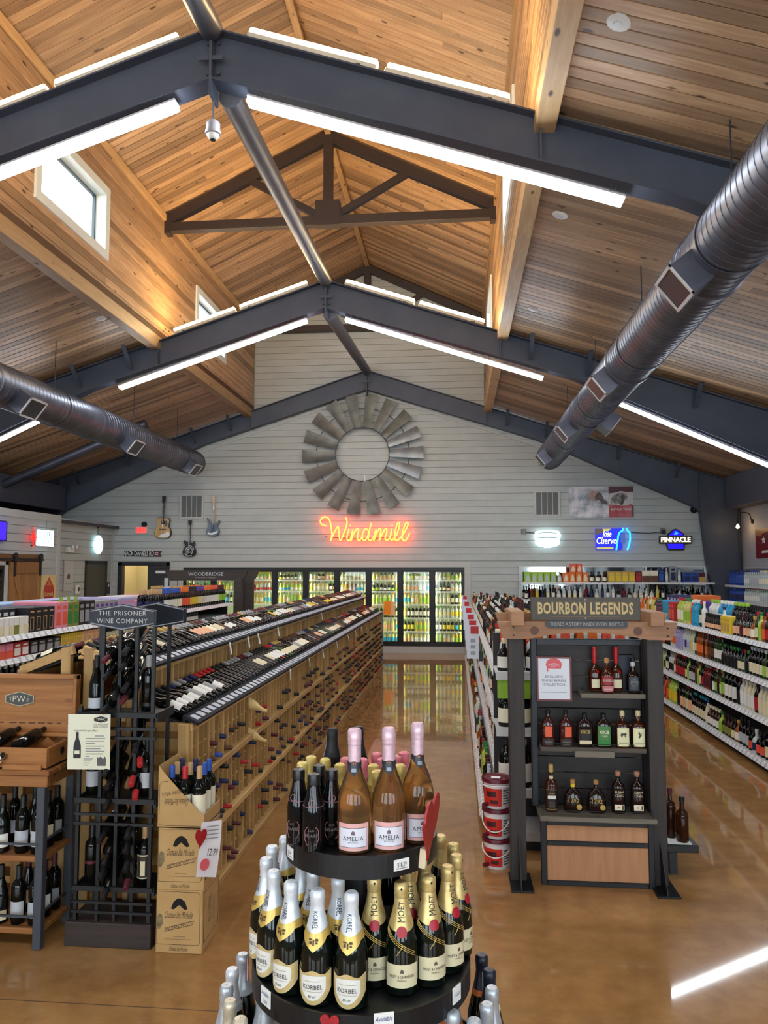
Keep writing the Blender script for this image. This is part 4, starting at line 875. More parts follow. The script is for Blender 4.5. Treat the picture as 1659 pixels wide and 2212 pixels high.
O('display_board', MB().prism([(2 * XR_ - XU + .05, 1.395), (XR_, 1.50), (XR_, 1.485), (2 * XR_ - XU + .05, 1.38)], RY0, RY1), M('display_black'), rack)
O('far_face', bx(2 * XR_ - XF, 2 * XR_ - XF + .02, RY0, RY1, 0, 1.08), RACK_Y, rack); O('far_upper_face', bx(2 * XR_ - XU, 2 * XR_ - XU + .02, RY0, RY1, 1.08, 1.40), RACK_Y, rack)
O('ridge_board', bx(XR_ - .02, XR_ + .02, RY0, RY1, 1.46, 1.515, .004), RACK_Y, rack)
for x in (XR_ - .07, XR_ + .07): O('end_post', bx(x - .03, x + .03, RY0 - .05, RY0 - .01, 0, 1.53, .004), RACK, rack)
for s in (1, -1):
    O('end_rail', MB().beam((XR_ + s * .03, RY0 - .03, 1.52), (XR_ + s * .35, RY0 - .03, 1.395), .035, .05, up=(0, 0, 1)), RACK_Y, rack)
    O('end_post', bx(*sorted((XR_ + s * .31, XR_ + s * .37)), RY0 - .05, RY0 - .01, 0, 1.40, .004), RACK, rack)
    O('end_post', bx(*sorted((XR_ + s * .62, XR_ + s * .685)), RY0 - .05, RY0 - .005, 0, 1.10, .004), RACK, rack)
RX_ = wood('rack_board_wood', (204, 156, 92), (172, 122, 64), 0, .5, knots=False)
for k in range(11): O('end_slat', bx(XR_ - .68, XR_ + .68, RY0 - .012, RY0 - .004, .06 + k * .095, .10 + k * .095, .003), RX_, rack)
for k in range(3): O('end_block', bx(XR_ - .33 + .105 * k, XR_ - .28 + .105 * k, RY0 - .05, RY0 - .01, 1.10, 1.33, .003), RACK, rack)
O('end_cap_strip', bx(XF - .01, XF + .05, RY1, RY1 + .05, 0, 1.09, .004), M('strip_steel', (150, 154, 152), .35, .6), rack)
# bottles lying on the slopes, runs of one label side by side
def slope_row(x0, z0, row, name, count, ref):
    k = 0; left = 0
    while k < count:
        if left <= 0:
            left = R_([1, 1, 2, 2, 3, 4]); lb = R_(['black', 'black', 'black', 'black', 'black', 'white', 'cream', 'white', 'ivory', 'cream' if not row else 'yellow', 'grey', 'cream', 'peach', 'black', 'white', 'lime' if row and k < 20 else 'cream', 'brown', 'ivory', 'grey']); cp = R_(['black', 'burgundy', 'black', 'brown', 'red', 'grey', 'black', 'gold', 'burgundy', 'navy'])
            gl = R_(['dark', 'dark', 'dark', 'dark', 'green' if k > 24 else 'dark']); sh = R_(['bordeaux', 'bordeaux', 'burgundy'])
        left -= 1
        lb_ = lb if lb != 'black' else None
        y = RY0 + (k + .5) * PT; r = SH[sh][0][3][0]
        rot = (0, -(PI / 2 - aL), 0)          # local z runs from the base at the lip up to the neck
        zz = z0 + r + .004; rr3 = Matrix.Rotation(-(PI / 2 - aL), 3, 'Y') @ Matrix.Rotation(PI / 2 + random.uniform(-.25, .25), 3, 'Z')
        f = parted if y < 7.0 else small
        f(sh, gl, lb_, cp, (x0, y, zz), f'{nth(k + 1)} along the {ref}', rr3.to_euler(), name, f'bottles on the {ref}')
        k += 1
slope_row(XF - .045, 1.095, 0, 'wine_bottle', NC, 'lower rack slope')
slope_row(XU - .045, 1.395, 1, 'display_wine_bottle', NC, 'upper rack slope')
for k in range(9):
    r3 = Matrix.Rotation(PI / 2 - aL, 3, 'Y') @ Matrix.Rotation(-PI / 2 + random.uniform(-.2, .2), 3, 'Z')
    parted('burgundy' if k < 4 else 'bordeaux', 'dark', R_(['cream', 'ivory', 'white']), R_(['black', 'burgundy', 'gold']), (2 * XR_ - XU + .045, RY0 + .05 + k * PT, 1.395 + .045), f'{nth(k + 1)} down the far-side rack slope', r3.to_euler(), 'display_wine_bottle', 'bottles on the far rack slope')
# bottles binned neck-out in the lower face
CR = [.065, .16, .255, .345, .43, .525, .62, .715, .81, .905]
tiers = ['lowest', 'second', 'third', 'fourth', 'fifth', 'sixth', 'seventh', 'eighth', 'ninth', 'top']
cells = []
for c in range(NC):
    p = .22 if c < 8 else .30 if c < 30 else .42
    for q, z in enumerate(CR):
        if random.random() < p: cells.append((c, q, z))
stuff = MB(); nsm = 0
capc = ['black', 'black', 'burgundy', 'black', 'red', 'navy', 'brown', 'black', 'burgundy']
for c, q, z in cells:
    cp = R_(capc) if c not in (4, 5) else R_(['blue', 'navy', 'black'])
    loc = (XF - .265 + random.uniform(0, .03), RY0 + (c + .5) * PT, z); rot = (0, PI / 2, 0)
    if nsm < 260:
        small('bordeaux', 'dark', None, cp, loc, f'{tiers[q]} bin of {nth(c + 1)} rack column', rot, 'binned_wine_bottle', 'bottles binned in the rack', 8); nsm += 1
    else:
        T = Matrix.Translation((loc[0] + .235, loc[1], z)) @ Matrix.Rotation(PI / 2, 4, 'Y'); stuff.lathe([(.0155, 0), (.0155, .06), (0, .061)], 6, capc.index(cp) if cp in capc else 0, T)
O('far_binned_bottles', stuff, [PMat(c) for c in capc], None, label='far binned wine bottles showing only capsules at the rack end', cat='bottles', kind='stuff')
# two straw-wrapped necks, hanging tickets
for k, z in enumerate((1.02, .80)):
    o = O('straw_wrapped_bottle', MB().lathe([(0, 0), (.036, 0), (.042, .02), (.044, .06), (.04, .10), (.02, .15), (.012, .19), (.015, .20), (.012, .215), (0, .216)], 14), mottled('straw_paper', (226, 200, 140), (206, 176, 112), 30, .7), None, (XF - .06, RY0 + 1.25 + .0 * k, z), (0, math.radians(112), 0))
    tag(o, ['straw-wrapped bottle poking from the rack just below the price strip', 'straw-wrapped bottle poking from the rack at the middle rail'][k], 'bottle', 'straw-wrapped bottles')
for k, (y, lv) in enumerate([(6.2, 1), (6.75, 1), (7.1, 1), (7.9, 1), (10.5, 1), (6.9, 0), (7.8, 0), (8.6, 0), (9.6, 0), (10.6, 0), (11.4, 0), (12.1, 0), (12.7, 0)]):
    x, z = (XU, 1.40) if lv else (XF, 1.10); b = random.uniform(.01, .05)
    pts = [(.05, 0), (.055, -.03), (.055 + b * .2, -.065), (.052 + b * .4, -.10)]
    vs = [(px, yy, pz) for px, pz in pts for yy in (-.022, .022)]; fs = [(2 * i, 2 * i + 1, 2 * i + 3, 2 * i + 2) for i in range(3)]
    o = O('shelf_ticket', MB().add(vs, fs, 0, True), PAPER, None, (x, y, z)); tag(o, f'white hanging ticket, {nth([0, 1, 2, 3, 4, 0, 1, 2, 3, 4, 5, 6, 7][k] + 1)} along the {"upper" if lv else "lower"} price strip', 'ticket', 'tickets on the price strips')

# ================================================================ GONDOLAS AND WALL SHELVES
TAGW = M('tag_rail', (226, 228, 230), .4); v = coords(TAGW, (1, 1, 1), False)
N_, L_ = nodes(TAGW); wv = N_.new('ShaderNodeTexWave'); wv.bands_direction = 'Y'; wv.inputs['Scale'].default_value = 3.14; wv.inputs['Distortion'].default_value = .6; wv.inputs['Detail Scale'].default_value = 2
L_.new(v, wv.inputs['Vector']); wx = N_.new('ShaderNodeTexNoise'); wx.inputs['Scale'].default_value = 60; L_.new(v, wx.inputs['Vector'])
setcol(TAGW, mixc(TAGW, ramp(TAGW, wv.outputs['Fac'], [(.80, (236, 237, 238)), (.93, (176, 180, 188))]), ramp(TAGW, wx.outputs['Fac'], [(.38, (170, 174, 182)), (.44, (255, 255, 255))]), .7, 'MULTIPLY'))
GB = M('gondola_black', (34, 35, 40), .5)
def gondola(name, label, xf, s, y0, y1, zs, depth, xc, top=None, kick=.10, inset=0):
    """xf = x of the shelf fronts, s = direction from the front into the shelf, xc = x of the spine"""
    g = thing(name, label, 'shelving', (0, 0, 0))
    def B(xa, xb, ya, yb, za, zb): return bx(min(xa, xb), max(xa, xb), ya, yb, za, zb)
    O('spine', B(xc, xc + s * .04, y0, y1, 0, top or zs[-1] + .02), GB, g)
    O('kick_plate', B(xf + s * .04, xc, y0, y1, 0, kick), GB, g)
    for k, z in enumerate(zs):
        if k == 1: xf += s * inset
        sh = O('shelf', B(xf, xc, y0, y1, z - .02, z), SHELFW, g)
        O('price_rail', MB().prism([(xf, z + .003), (xf - s * .012, z - .002), (xf - s * .034, z - .040), (xf - s * .018, z - .046)], y0, y1), TAGW, sh)
    for y in (y0, y1 - .02): O('end_bracket', B(xf + s * .06, xc, y, y + .02, 0, zs[-1]), GB, g)
    return g
pool = [('dark', 'cream', 'black'), ('brown', 'black', 'black'), ('clear', 'white', 'silver'), ('green', 'cream', 'red'), ('amber', 'ivory', 'gold'), ('dark', 'red', 'black'), ('brown', 'burgundy', 'burgundy'), ('clear', 'navy', 'white'), ('green', 'lime', 'white'), ('dark', 'black', 'burgundy'), ('amber', 'orange', 'black'), ('lime', 'lime', 'green')]
def run(spec, x, z, y, dy, where, rz_, grp, depth=1, dstep=.1, s=1, jit=.012, cnt=None):
    """lay a run of goods along +-y; spec rows: (count, fn) with fn(loc, rot, where)"""
    k = 0
    for c, pitch, fn in spec:
        pitch = max(pitch, 2 * getattr(fn, 'R', 0) + .003)
        for _ in range(c):
            y += math.copysign(pitch / 2, dy)
            f2 = fn
            if getattr(fn, 'nm', '') == 'liqueur_bottle' and fn.sh != 'mini' and random.random() < .25: f2 = BT(fn.sh, *R_(pool), 'liqueur_bottle')
            for d in range(depth): f2((x + s * d * dstep + random.uniform(-jit, jit) * (d > 0), y, z), (0, 0, rz_), f'{nth(k + 1)} {where}' + ('' if d == 0 else ', rear'), grp)
            y += math.copysign(pitch / 2, dy); k += 1
def BT(sh, g, l, c, name=None, scale=None):
    def fn(loc, rot, w, grp): return small(sh, g, l, c, loc, w, rot, name, grp, 10, 'bottle', scale)
    fn.R = max(r for r, z in SH[sh][0]); fn.sh = sh; fn.nm = name; return fn
def CT(w, d, h, b, f, style=0, name='carton'): return lambda loc, rot, wh, grp: carton(w, d, h, b, f, loc, wh, rot, style, name, grp)

# ---- left gondola (boxed wine, then bottled wine)
G1 = gondola('gondola_shelf', 'black and white gondola of boxed wine left of the wine rack', -3.70, -1, 4.7, 12.45, [.14, .44, .74, 1.05, 1.25, 1.44], .45, -4.15, 1.44)
O('far_shelf', bx(-4.62, -4.19, 4.7, 12.45, 1.42, 1.44), SHELFW, G1); O('far_base', bx(-4.6, -4.19, 4.7, 12.45, 0, 1.42), GB, G1)
f_ = PI / 2      # goods face +x
gs = 'boxed wine on the top shelf'
sm = lambda b: (1, .073, CT(.066, .08, .15, 'white', b, 1, 'small_wine_carton'))
run([sm('yellow'), sm('coral'), sm('red'), sm('cream'), sm('red'), sm('cream'), sm('ivory'), sm('cream'), sm('olive'), sm('ivory'), sm('cream')], -3.75, 1.44, 5.62, 1, 'on the boxed-wine top shelf', f_, gs)
run([(8, .10, CT(.096, .2, .215, 'black', 'silver', 0, 'black_wine_carton'))], -3.93, 1.44, 5.62, 1, 'behind the small white cartons', f_, gs)
run([(4, .108, CT(.104, .2, .215, 'black', 'tan', 2, 'black_wine_carton')), (2, .115, CT(.11, .22, .245, 'pink', 'coral', 0, 'pink_wine_carton')), (2, .12, CT(.115, .2, .235, 'olive', 'green', 0, 'green_wine_carton')), (3, .11, CT(.105, .2, .235, 'black', 'grey', 0, 'dark_wine_carton')), (5, .11, CT(.105, .2, .22, 'grey', 'purple', 0, 'grey_wine_carton')), (4, .11, CT(.105, .2, .23, 'lavender', 'pink', 0, 'lavender_wine_carton'))], -3.82, 1.44, 6.44, 1, 'on the boxed-wine gondola top', f_, gs, 2, .21, -1)
run([(3, .16, CT(.155, .34, .215, 'black', 'white', 0, 'case_carton')), (4, .17, CT(.165, .34, .215, 'blue', 'white', 0, 'case_carton')), (6, .17, CT(.165, .34, .225, 'sky', 'white', 0, 'case_carton')), (6, .17, CT(.165, .34, .225, 'lavender', 'white', 0, 'case_carton')), (8, .17, CT(.165, .34, .20, 'white', 'pink', 0, 'case_carton')), (8, .17, CT(.165, .34, .20, 'pink', 'white', 0, 'case_carton'))], -4.40, 1.44, 5.6, 1, 'along the far side of that gondola', f_, 'cases on the far half of the gondola')
for k in range(3):
    o = O('yellow_tag', MB().box(-.002, .002, -.03, .03, 0, .05).box(-.004, -.002, -.02, .02, .012, .038, 1), [PMat('lime'), PMat('navy')], None, (-3.73, 7.0 + .14 * k, 1.44 + .24)); tag(o, f'lime yellow tag standing on the cartons, {["first", "middle", "last"][k]} of the three', 'tag', 'lime tags')
wb = [('dark', 'navy', 'tan'), ('dark', 'white', 'blue'), ('dark', 'ivory', 'blue'), ('dark', 'coral', 'orange'), ('brown', 'yellow', 'black'), ('dark', 'cream', 'purple'), ('dark', 'white', 'orange'), ('dark', 'white', 'coral'), ('dark', 'lime', 'burgundy')]
run([(6, .082, BT('bordeaux', 'dark', 'navy', 'tan', 'boxed_row_wine_bottle'))] + [(4, .082, BT('bordeaux', *t_, 'boxed_row_wine_bottle')) for t_ in wb[1:]], -3.76, 1.44, 9.1, 1, 'in the row towards the arch', f_, 'wine bottles on the gondola top', 2, .09, -1)
run([(5, .09, BT('tall', 'dark', 'white', 'gold', 'upper_wine_bottle')), (3, .09, BT('bordeaux', 'dark', 'burgundy', 'silver', 'upper_wine_bottle')), (6, .09, BT('bordeaux', 'dark', 'purple', 'gold', 'upper_wine_bottle')), (8, .09, BT('bordeaux', 'dark', 'cream', 'orange', 'upper_wine_bottle'))], -4.12, 1.44, 10.1, 1, 'in the back row towards the arch', f_, 'wine bottles on the gondola top')
sc2 = 'on the boxed-wine second shelf'
run([(3, .09, BT('can', 'white', 'silver', None)), (3, .085, BT('can', 'brown', 'brown', None)), (2, .08, BT('can', 'dark', 'burgundy', None)), (2, .11, CT(.10, .1, .125, 'pink', 'coral', 1, 'can_pack')), (2, .12, CT(.115, .1, .125, 'red', 'white', 0, 'can_pack')), (4, .13, CT(.12, .12, .12, 'black', 'grey', 0, 'can_pack')), (3, .14, CT(.13, .12, .13, 'yellow', 'gold', 0, 'can_pack')), (5, .10, CT(.09, .12, .13, 'peach', 'tan', 0, 'can_pack')), (16, .085, BT('mini', 'dark', 'cream', 'gold')), (20, .085, BT('mini', 'dark', 'white', 'burgundy'))], -3.76, 1.25, 5.3, 1, sc2, f_, 'cans and packs on the second shelf')
run([(8, .085, BT('mini', 'dark', 'black', 'black', None, (1, 1, .82))), (8, .085, BT('mini', 'dark', 'red', 'white', None, (1, 1, .82))), (20, .085, BT('mini', 'dark', 'cream', 'burgundy', None, (1, 1, .82)))], -3.76, 1.05, 5.2, 1, 'on the boxed-wine third shelf', f_, 'small bottles on the third shelf')
# WOODBRIDGE arch at the far end
t = thing('display_arch', 'dark timber arch with white lettering at the gondola end', 'display', (0, 12.75, 0)); WBM = wood('arch_wood', (82, 70, 64), (62, 54, 50), 0, .55, knots=False)
for y in (-.18, .55):
    O('post', bx(-3.685, -3.555, y - .05, y + .05, 0, 1.82, .004), WBM, t); O('support_rod', MB().cyl((-4.66, y, 0), (-4.66, y, 1.80), .008, 8), DARK, t)
    O('header', MB().prism([(-4.88, 1.97), (-3.46, 1.97), (-3.50, 1.86), (-3.55, 1.80), (-4.78, 1.80), (-4.83, 1.86)], y - .03, y + .03), WBM, t)
TX('WOODBRIDGE', .085, PMat('silver'), t, (-4.17, -.212, 1.905), width=.60); TX('A MONDAVI WINERY', .03, PMat('grey'), t, (-4.17, -.212, 1.845), width=.36)
O('side_sign', bx(-4.86, -4.80, -.26, -.23, 1.66, 1.84), PMat('silver'), t)

# ---- middle gondola (spirits) with its end cap
G2 = gondola('gondola_shelf', 'white-shelved spirits gondola running behind the bourbon stand', .20, 1, 6.16, 17.2, [.12, .46, .82, 1.20], .5, .70, 1.26, .10, .115)
O('top_deck', bx(.74, 1.36, 6.16, 17.2, 1.18, 1.20), SHELFW, G2); O('rear_body', bx(.74, 1.34, 6.16, 17.2, 0, 1.18), GB, G2)
far_w = 'spirits gondola'
for z, nm, ln in ((.12, 'spirit_bottle', 'bottom shelf'), (.46, 'spirit_bottle', 'second shelf'), (.82, 'spirit_bottle', 'third shelf')):
    sp = []
    y = 6.2
    while y < 16.8:
        p = .125 if y < 11 else .24; c = max(1, min(random.randint(1, 3), int((17.0 - y) / p))); sp.append((c, p, BT(R_(['liquor', 'tall', 'bordeaux', 'squat', 'liquor']), *R_(pool), nm))); y += p * c
    run(sp, .25 if z < .2 else .37, z, 6.22, 1, f'along the {far_w} {ln}', -PI / 2, f'bottles on the {ln} of the spirits gondola')
o = small('jug', 'red', 'burgundy', 'red', (.38, 6.19, .46), 'at the near end of the second spirits shelf', (0, 0, -PI / 2))
tp = [[('lime', 'white', 'white'), ('yellow', 'navy', 'white')], [('dark', 'white', 'white'), ('brown', 'burgundy', 'burgundy'), ('dark', 'navy', 'burgundy'), ('dark', 'cream', 'white'), ('brown', 'black', 'white')]]
for x, p, sh in ((.37, .30, 'liquor'), (.49, .30, 'tall'), (.63, .34, 'liquor'), (.82, .34, 'tall'), (1.0, .34, 'liquor'), (1.2, .36, 'squat')):
    sp = []; y = 6.8
    while y < 16.4:
        q = p if y < 11 else p * 1.2; c = max(1, min(random.randint(1, 2), int((17.0 - y) / q))); sp.append((c, q, BT(sh, *R_(tp[1] + pool[:6]), 'top_shelf_bottle'))); y += q * c
    run(sp, x, 1.20, 6.85, 1, f'in the {["aisle", "second", "third", "fourth", "fifth", "hindmost"][[.37, .49, .63, .82, 1.0, 1.2].index(x)]} row atop the gondola', -PI / 2, 'bottles on top of the spirits gondola')
for k, x in enumerate((.38, .53, .66, .82, .97, 1.12, 1.27)):
    carton(.13, .13, .30, 'ivory', 'navy', (x, 6.42, 1.20), f'{nth(k + 1)} across the near top of the spirits gondola', style=1, group='gift cartons'); small('bordeaux', 'clear', 'white', 'peach', (x + .02 if not .6 < x < .72 else .58, 6.62, 1.20), f'{nth(k + 1)} behind the ivory cartons', name='top_shelf_bottle')
for k in range(6):
    y = [6.35, 7.05, 8.0, 9.3, 11.0, 13.4][k]
    t = thing('aisle_flag', f'white plastic aisle flag with red top, {nth(k + 1)} along the spirits gondola', 'sign', (.13, y, 1.27), (0, 0, 0), 'aisle flags')
    O('panel', bx(-.05, .05, -.002, .002, 0, .27), M('flag_white', (206, 210, 222), .4), t); O('red_top', bx(-.02, .045, -.0035, -.0025, .20, .26), PMat('red'), t); O('clip', bx(.045, .08, -.004, .004, -.02, .06), GB, t)
    for q in range(3): O('print_line', bx(-.02, .02, -.0035, -.0025, .03 + .05 * q, .06 + .05 * q), PMat('grey'), t)
EC = thing('end_cap_shelf', 'white end-cap shelves of big bottles behind the bourbon stand', 'shelving', (0, 0, 0))
O('back', bx(.28, 1.32, 6.08, 6.12, 0, 1.5), GB, EC); O('base', bx(.30, 1.30, 5.70, 6.08, 0, .10), GB, EC)
for z in (.12, .42, .85, 1.25):
    sh = O('shelf', bx(.28, 1.32, 5.72, 6.08, z - .02, z), SHELFW, EC); O('price_rail', bx(.28, 1.32, 5.69, 5.72, z - .055, z + .004), SHELFW, sh)
O('shelf_sign', bx(.29, .62, 5.716, 5.719, 1.06, 1.195), PMat('lime'), EC); O('shelf_sign', bx(.64, .95, 5.716, 5.719, 1.06, 1.195), PMat('olive'), EC)
for k in range(10): small('squat', 'black', 'white', 'yellow' if k % 3 else 'cream', (.345 + .103 * k, 5.79, 1.25), f'{nth(k + 1)} on the top end-cap shelf', (0, 0, random.uniform(-.2, .2)), 'end_cap_bottle', 'bottles on the end cap', 14); small('liquor', 'clear', 'white', 'white', (.36 + .10 * k, 5.92, 1.25), f'{nth(k + 1)} behind on the top end-cap shelf', name='end_cap_bottle', group='bottles on the end cap')
for k in range(8): small('jug', 'black', 'ivory', 'black', (.355 + .125 * k, 5.80, .85), f'{nth(k + 1)} on the middle end-cap shelf', (0, 0, 0), 'end_cap_bottle', 'bottles on the end cap', 16, scale=(1, 1, .78))
for k in range(8): small('jug', 'dark', 'white', 'silver' if k else 'black', (.355 + .125 * k, 5.80, .42), f'{nth(k + 1)} on the lower end-cap shelf', (0, 0, 0), 'end_cap_bottle', 'bottles on the end cap', 16)
for k in range(5): carton(.17, .08, .36, 'orange' if k % 2 else 'coral', 'red', (.42 + .19 * k, 6.03, 1.25), f'{nth(k + 1)} tall box at the back of the end cap', style=1, group='tall boxes on the end cap')
t = thing('wing_shelf', 'low black wing shelf holding two dark bottles beside the end cap', 'shelving', (1.46, 5.42, 0)); O('tray', MB().cbox(-.10, .10, -.10, .10, .15, .20, .004), BLACKM, t); O('post', bx(-.08, -.03, -.07, .07, 0, .15), BLACKM, t); O('liner', bx(-.09, .06, -.09, .09, .20, .205), WHITE, t)
small('liquor', 'brown', None, 'black', (1.475, 5.38, .205), 'nearest on the low wing shelf', name='wing_bottle', n=16); small('tall', 'brown', None, 'burgundy', (1.42, 5.46, .205), 'inner one on the low wing shelf', name='wing_bottle', n=16)

# ---- right gondola (liqueurs)
G3 = gondola('gondola_shelf', 'white-railed gondola of bright liqueurs facing the bourbon stand', 3.0, 1, 6.6, 13.3, [.11, .53, .90, 1.27], .45, 3.48, 1.30, .07)
O('rear_body', bx(3.52, 4.0, 6.6, 13.3, 0, 1.27), GB, G3); O('rear_deck', bx(3.48, 4.05, 6.6, 13.3, 1.25, 1.27), SHELFW, G3)
r_ = -PI / 2
def Q(n, p, *a): return (n, p, BT(*a))
top = [Q(5, .10, 'pet', 'orange', 'orange', 'white', 'liqueur_bottle'), Q(4, .10, 'pet', 'yellow', 'yellow', 'orange', 'liqueur_bottle'), Q(3, .10, 'pet', 'lime', 'lime', 'green', 'liqueur_bottle'),
       (3, .12, CT(.115, .16, .25, 'navy', 'coral', 2, 'pouch_pack')), (2, .16, CT(.15, .16, .27, 'turquoise', 'teal', 0, 'pouch_pack')), (2, .14, CT(.13, .16, .26, 'red', 'coral', 0, 'pouch_pack')),
       Q(2, .15, 'jug', 'lime', 'ivory', 'red', 'liqueur_bottle'), Q(2, .13, 'jug', 'straw', 'lime', 'green', 'liqueur_bottle'), Q(1, .11, 'tall', 'coral', 'coral', 'white', 'liqueur_bottle'), Q(2, .12, 'jug', 'turquoise', 'turquoise', 'white', 'liqueur_bottle'), Q(1, .11, 'tall', 'coral', 'red', 'white', 'liqueur_bottle'), Q(1, .10, 'tall', 'white', 'white', 'white', 'liqueur_bottle'),
       Q(8, .078, 'mini', 'dark', 'peach', 'black', 'liqueur_bottle'), Q(1, .09, 'liquor', 'white', 'white', 'navy', 'liqueur_bottle'), (3, .10, CT(.095, .13, .19, 'yellow', 'gold', 0, 'bottle_pack')), Q(6, .085, 'squat', 'dark', 'peach', 'black', 'liqueur_bottle'), Q(6, .085, 'liquor', 'brown', 'red', 'red', 'liqueur_bottle'), Q(6, .085, 'liquor', 'brown', 'tan', 'black', 'liqueur_bottle')]
mid = [Q(4, .10, 'jug', 'lime', 'yellow', 'green', 'liqueur_bottle'), Q(3, .10, 'squat', 'amber', 'orange', 'silver', 'liqueur_bottle'), Q(3, .09, 'liquor', 'dark', 'yellow', 'black', 'liqueur_bottle'), Q(4, .09, 'squat', 'coral', 'red', 'black', 'liqueur_bottle'), Q(3, .09, 'liquor', 'dark', 'black', 'silver', 'liqueur_bottle'), Q(4, .10, 'tall', 'clear', 'orange', 'silver', 'liqueur_bottle'), (2, .11, CT(.105, .12, .27, 'lavender', 'purple', 2, 'gift_box')),
       Q(4, .085, 'tall', 'clear', 'lavender', 'tan', 'liqueur_bottle'), Q(4, .085, 'tall', 'straw', 'yellow', 'yellow', 'liqueur_bottle'), Q(4, .085, 'tall', 'amber', 'orange', 'orange', 'liqueur_bottle'), Q(3, .085, 'tall', 'brown', 'brown', 'burgundy', 'liqueur_bottle'), Q(3, .09, 'tall', 'green', 'white', 'red', 'liqueur_bottle'), Q(8, .095, 'squat', 'dark', 'black', 'green', 'liqueur_bottle'), Q(8, .09, 'liquor', 'dark', 'cream', 'silver', 'liqueur_bottle')]
low = [Q(4, .10, 'liquor', 'red', 'coral', 'orange', 'liqueur_bottle'), Q(4, .10, 'squat', 'yellow', 'gold', 'yellow', 'liqueur_bottle'), Q(4, .10, 'liquor', 'brown', 'cream', 'burgundy', 'liqueur_bottle'), Q(9, .085, 'liquor', 'clear', 'black', 'grey', 'liqueur_bottle'), Q(5, .09, 'liquor', 'brown', 'red', 'red', 'liqueur_bottle'), Q(5, .085, 'liquor', 'dark', 'silver', 'black', 'liqueur_bottle'), Q(7, .085, 'liquor', 'red', 'burgundy', 'grey', 'liqueur_bottle'), Q(5, .08, 'liquor', 'dark', 'white', 'red', 'liqueur_bottle'), Q(4, .12, 'jug', 'dark', 'white', 'burgundy', 'liqueur_bottle'), Q(6, .10, 'pet', 'cream', 'white', 'ivory', 'liqueur_bottle'), Q(6, .10, 'pet', 'cream', 'cream', 'silver', 'liqueur_bottle')]
bot = [Q(3, .11, 'jug', 'lime', 'white', 'lime', 'liqueur_bottle'), Q(4, .11, 'jug', 'orange', 'orange', 'white', 'liqueur_bottle'), Q(3, .11, 'jug', 'straw', 'yellow', 'lime', 'liqueur_bottle'), Q(3, .11, 'jug', 'coral', 'red', 'white', 'liqueur_bottle'), Q(4, .11, 'jug', 'lime', 'yellow', 'green', 'liqueur_bottle'), Q(2, .11, 'tall', 'black', 'black', 'black', 'liqueur_bottle'), Q(4, .11, 'jug', 'black', 'peach', 'black', 'liqueur_bottle'), Q(6, .09, 'liquor', 'dark', 'cream', 'teal', 'liqueur_bottle'), Q(1, .10, 'burgundy', 'cream', 'ivory', 'blue', 'liqueur_bottle'), Q(4, .09, 'squat', 'brown', 'white', 'ivory', 'liqueur_bottle'), Q(6, .10, 'squat', 'brown', 'olive', 'black', 'liqueur_bottle'), Q(3, .10, 'liquor', 'dark', 'silver', 'black', 'liqueur_bottle'), Q(4, .10, 'squat', 'dark', 'coral', 'black', 'liqueur_bottle'), Q(6, .10, 'liquor', 'dark', 'cream', 'black', 'liqueur_bottle')]
for sp, z, nm in ((top, 1.27, 'top'), (mid, .90, 'second'), (low, .53, 'third'), (bot, .11, 'bottom')): run(sp, 3.075, z, 13.2, -1, f'on the liqueur gondola {nm} shelf', r_, f'goods on the {nm} shelf of the liqueur gondola')
run([(7, .19, CT(.18, .3, .30, 'navy', 'lavender', 0, 'case_carton')), (2, .2, CT(.19, .3, .34, 'orange', 'coral', 0, 'case_carton')), (4, .2, CT(.19, .3, .27, 'purple', 'navy', 0, 'case_carton'))], 3.62, 1.27, 13.2, -1, 'along the back of the liqueur gondola top', r_, 'cases behind the liqueurs')
run([(3, .12, BT('jug', 'white', 'white', 'lime', 'rear_bottle')), (4, .12, BT('jug', 'turquoise', 'white', 'white', 'rear_bottle')), (4, .12, BT('jug', 'dark', 'white', 'lime', 'rear_bottle')), (8, .10, BT('tall', 'dark', 'gold', 'black', 'rear_bottle')), (9, .10, BT('tall', 'brown', 'red', 'silver', 'rear_bottle'))], 3.3, 1.27, 10.4, -1, 'in the liqueur top-shelf second row', r_, 'second-row liqueurs')

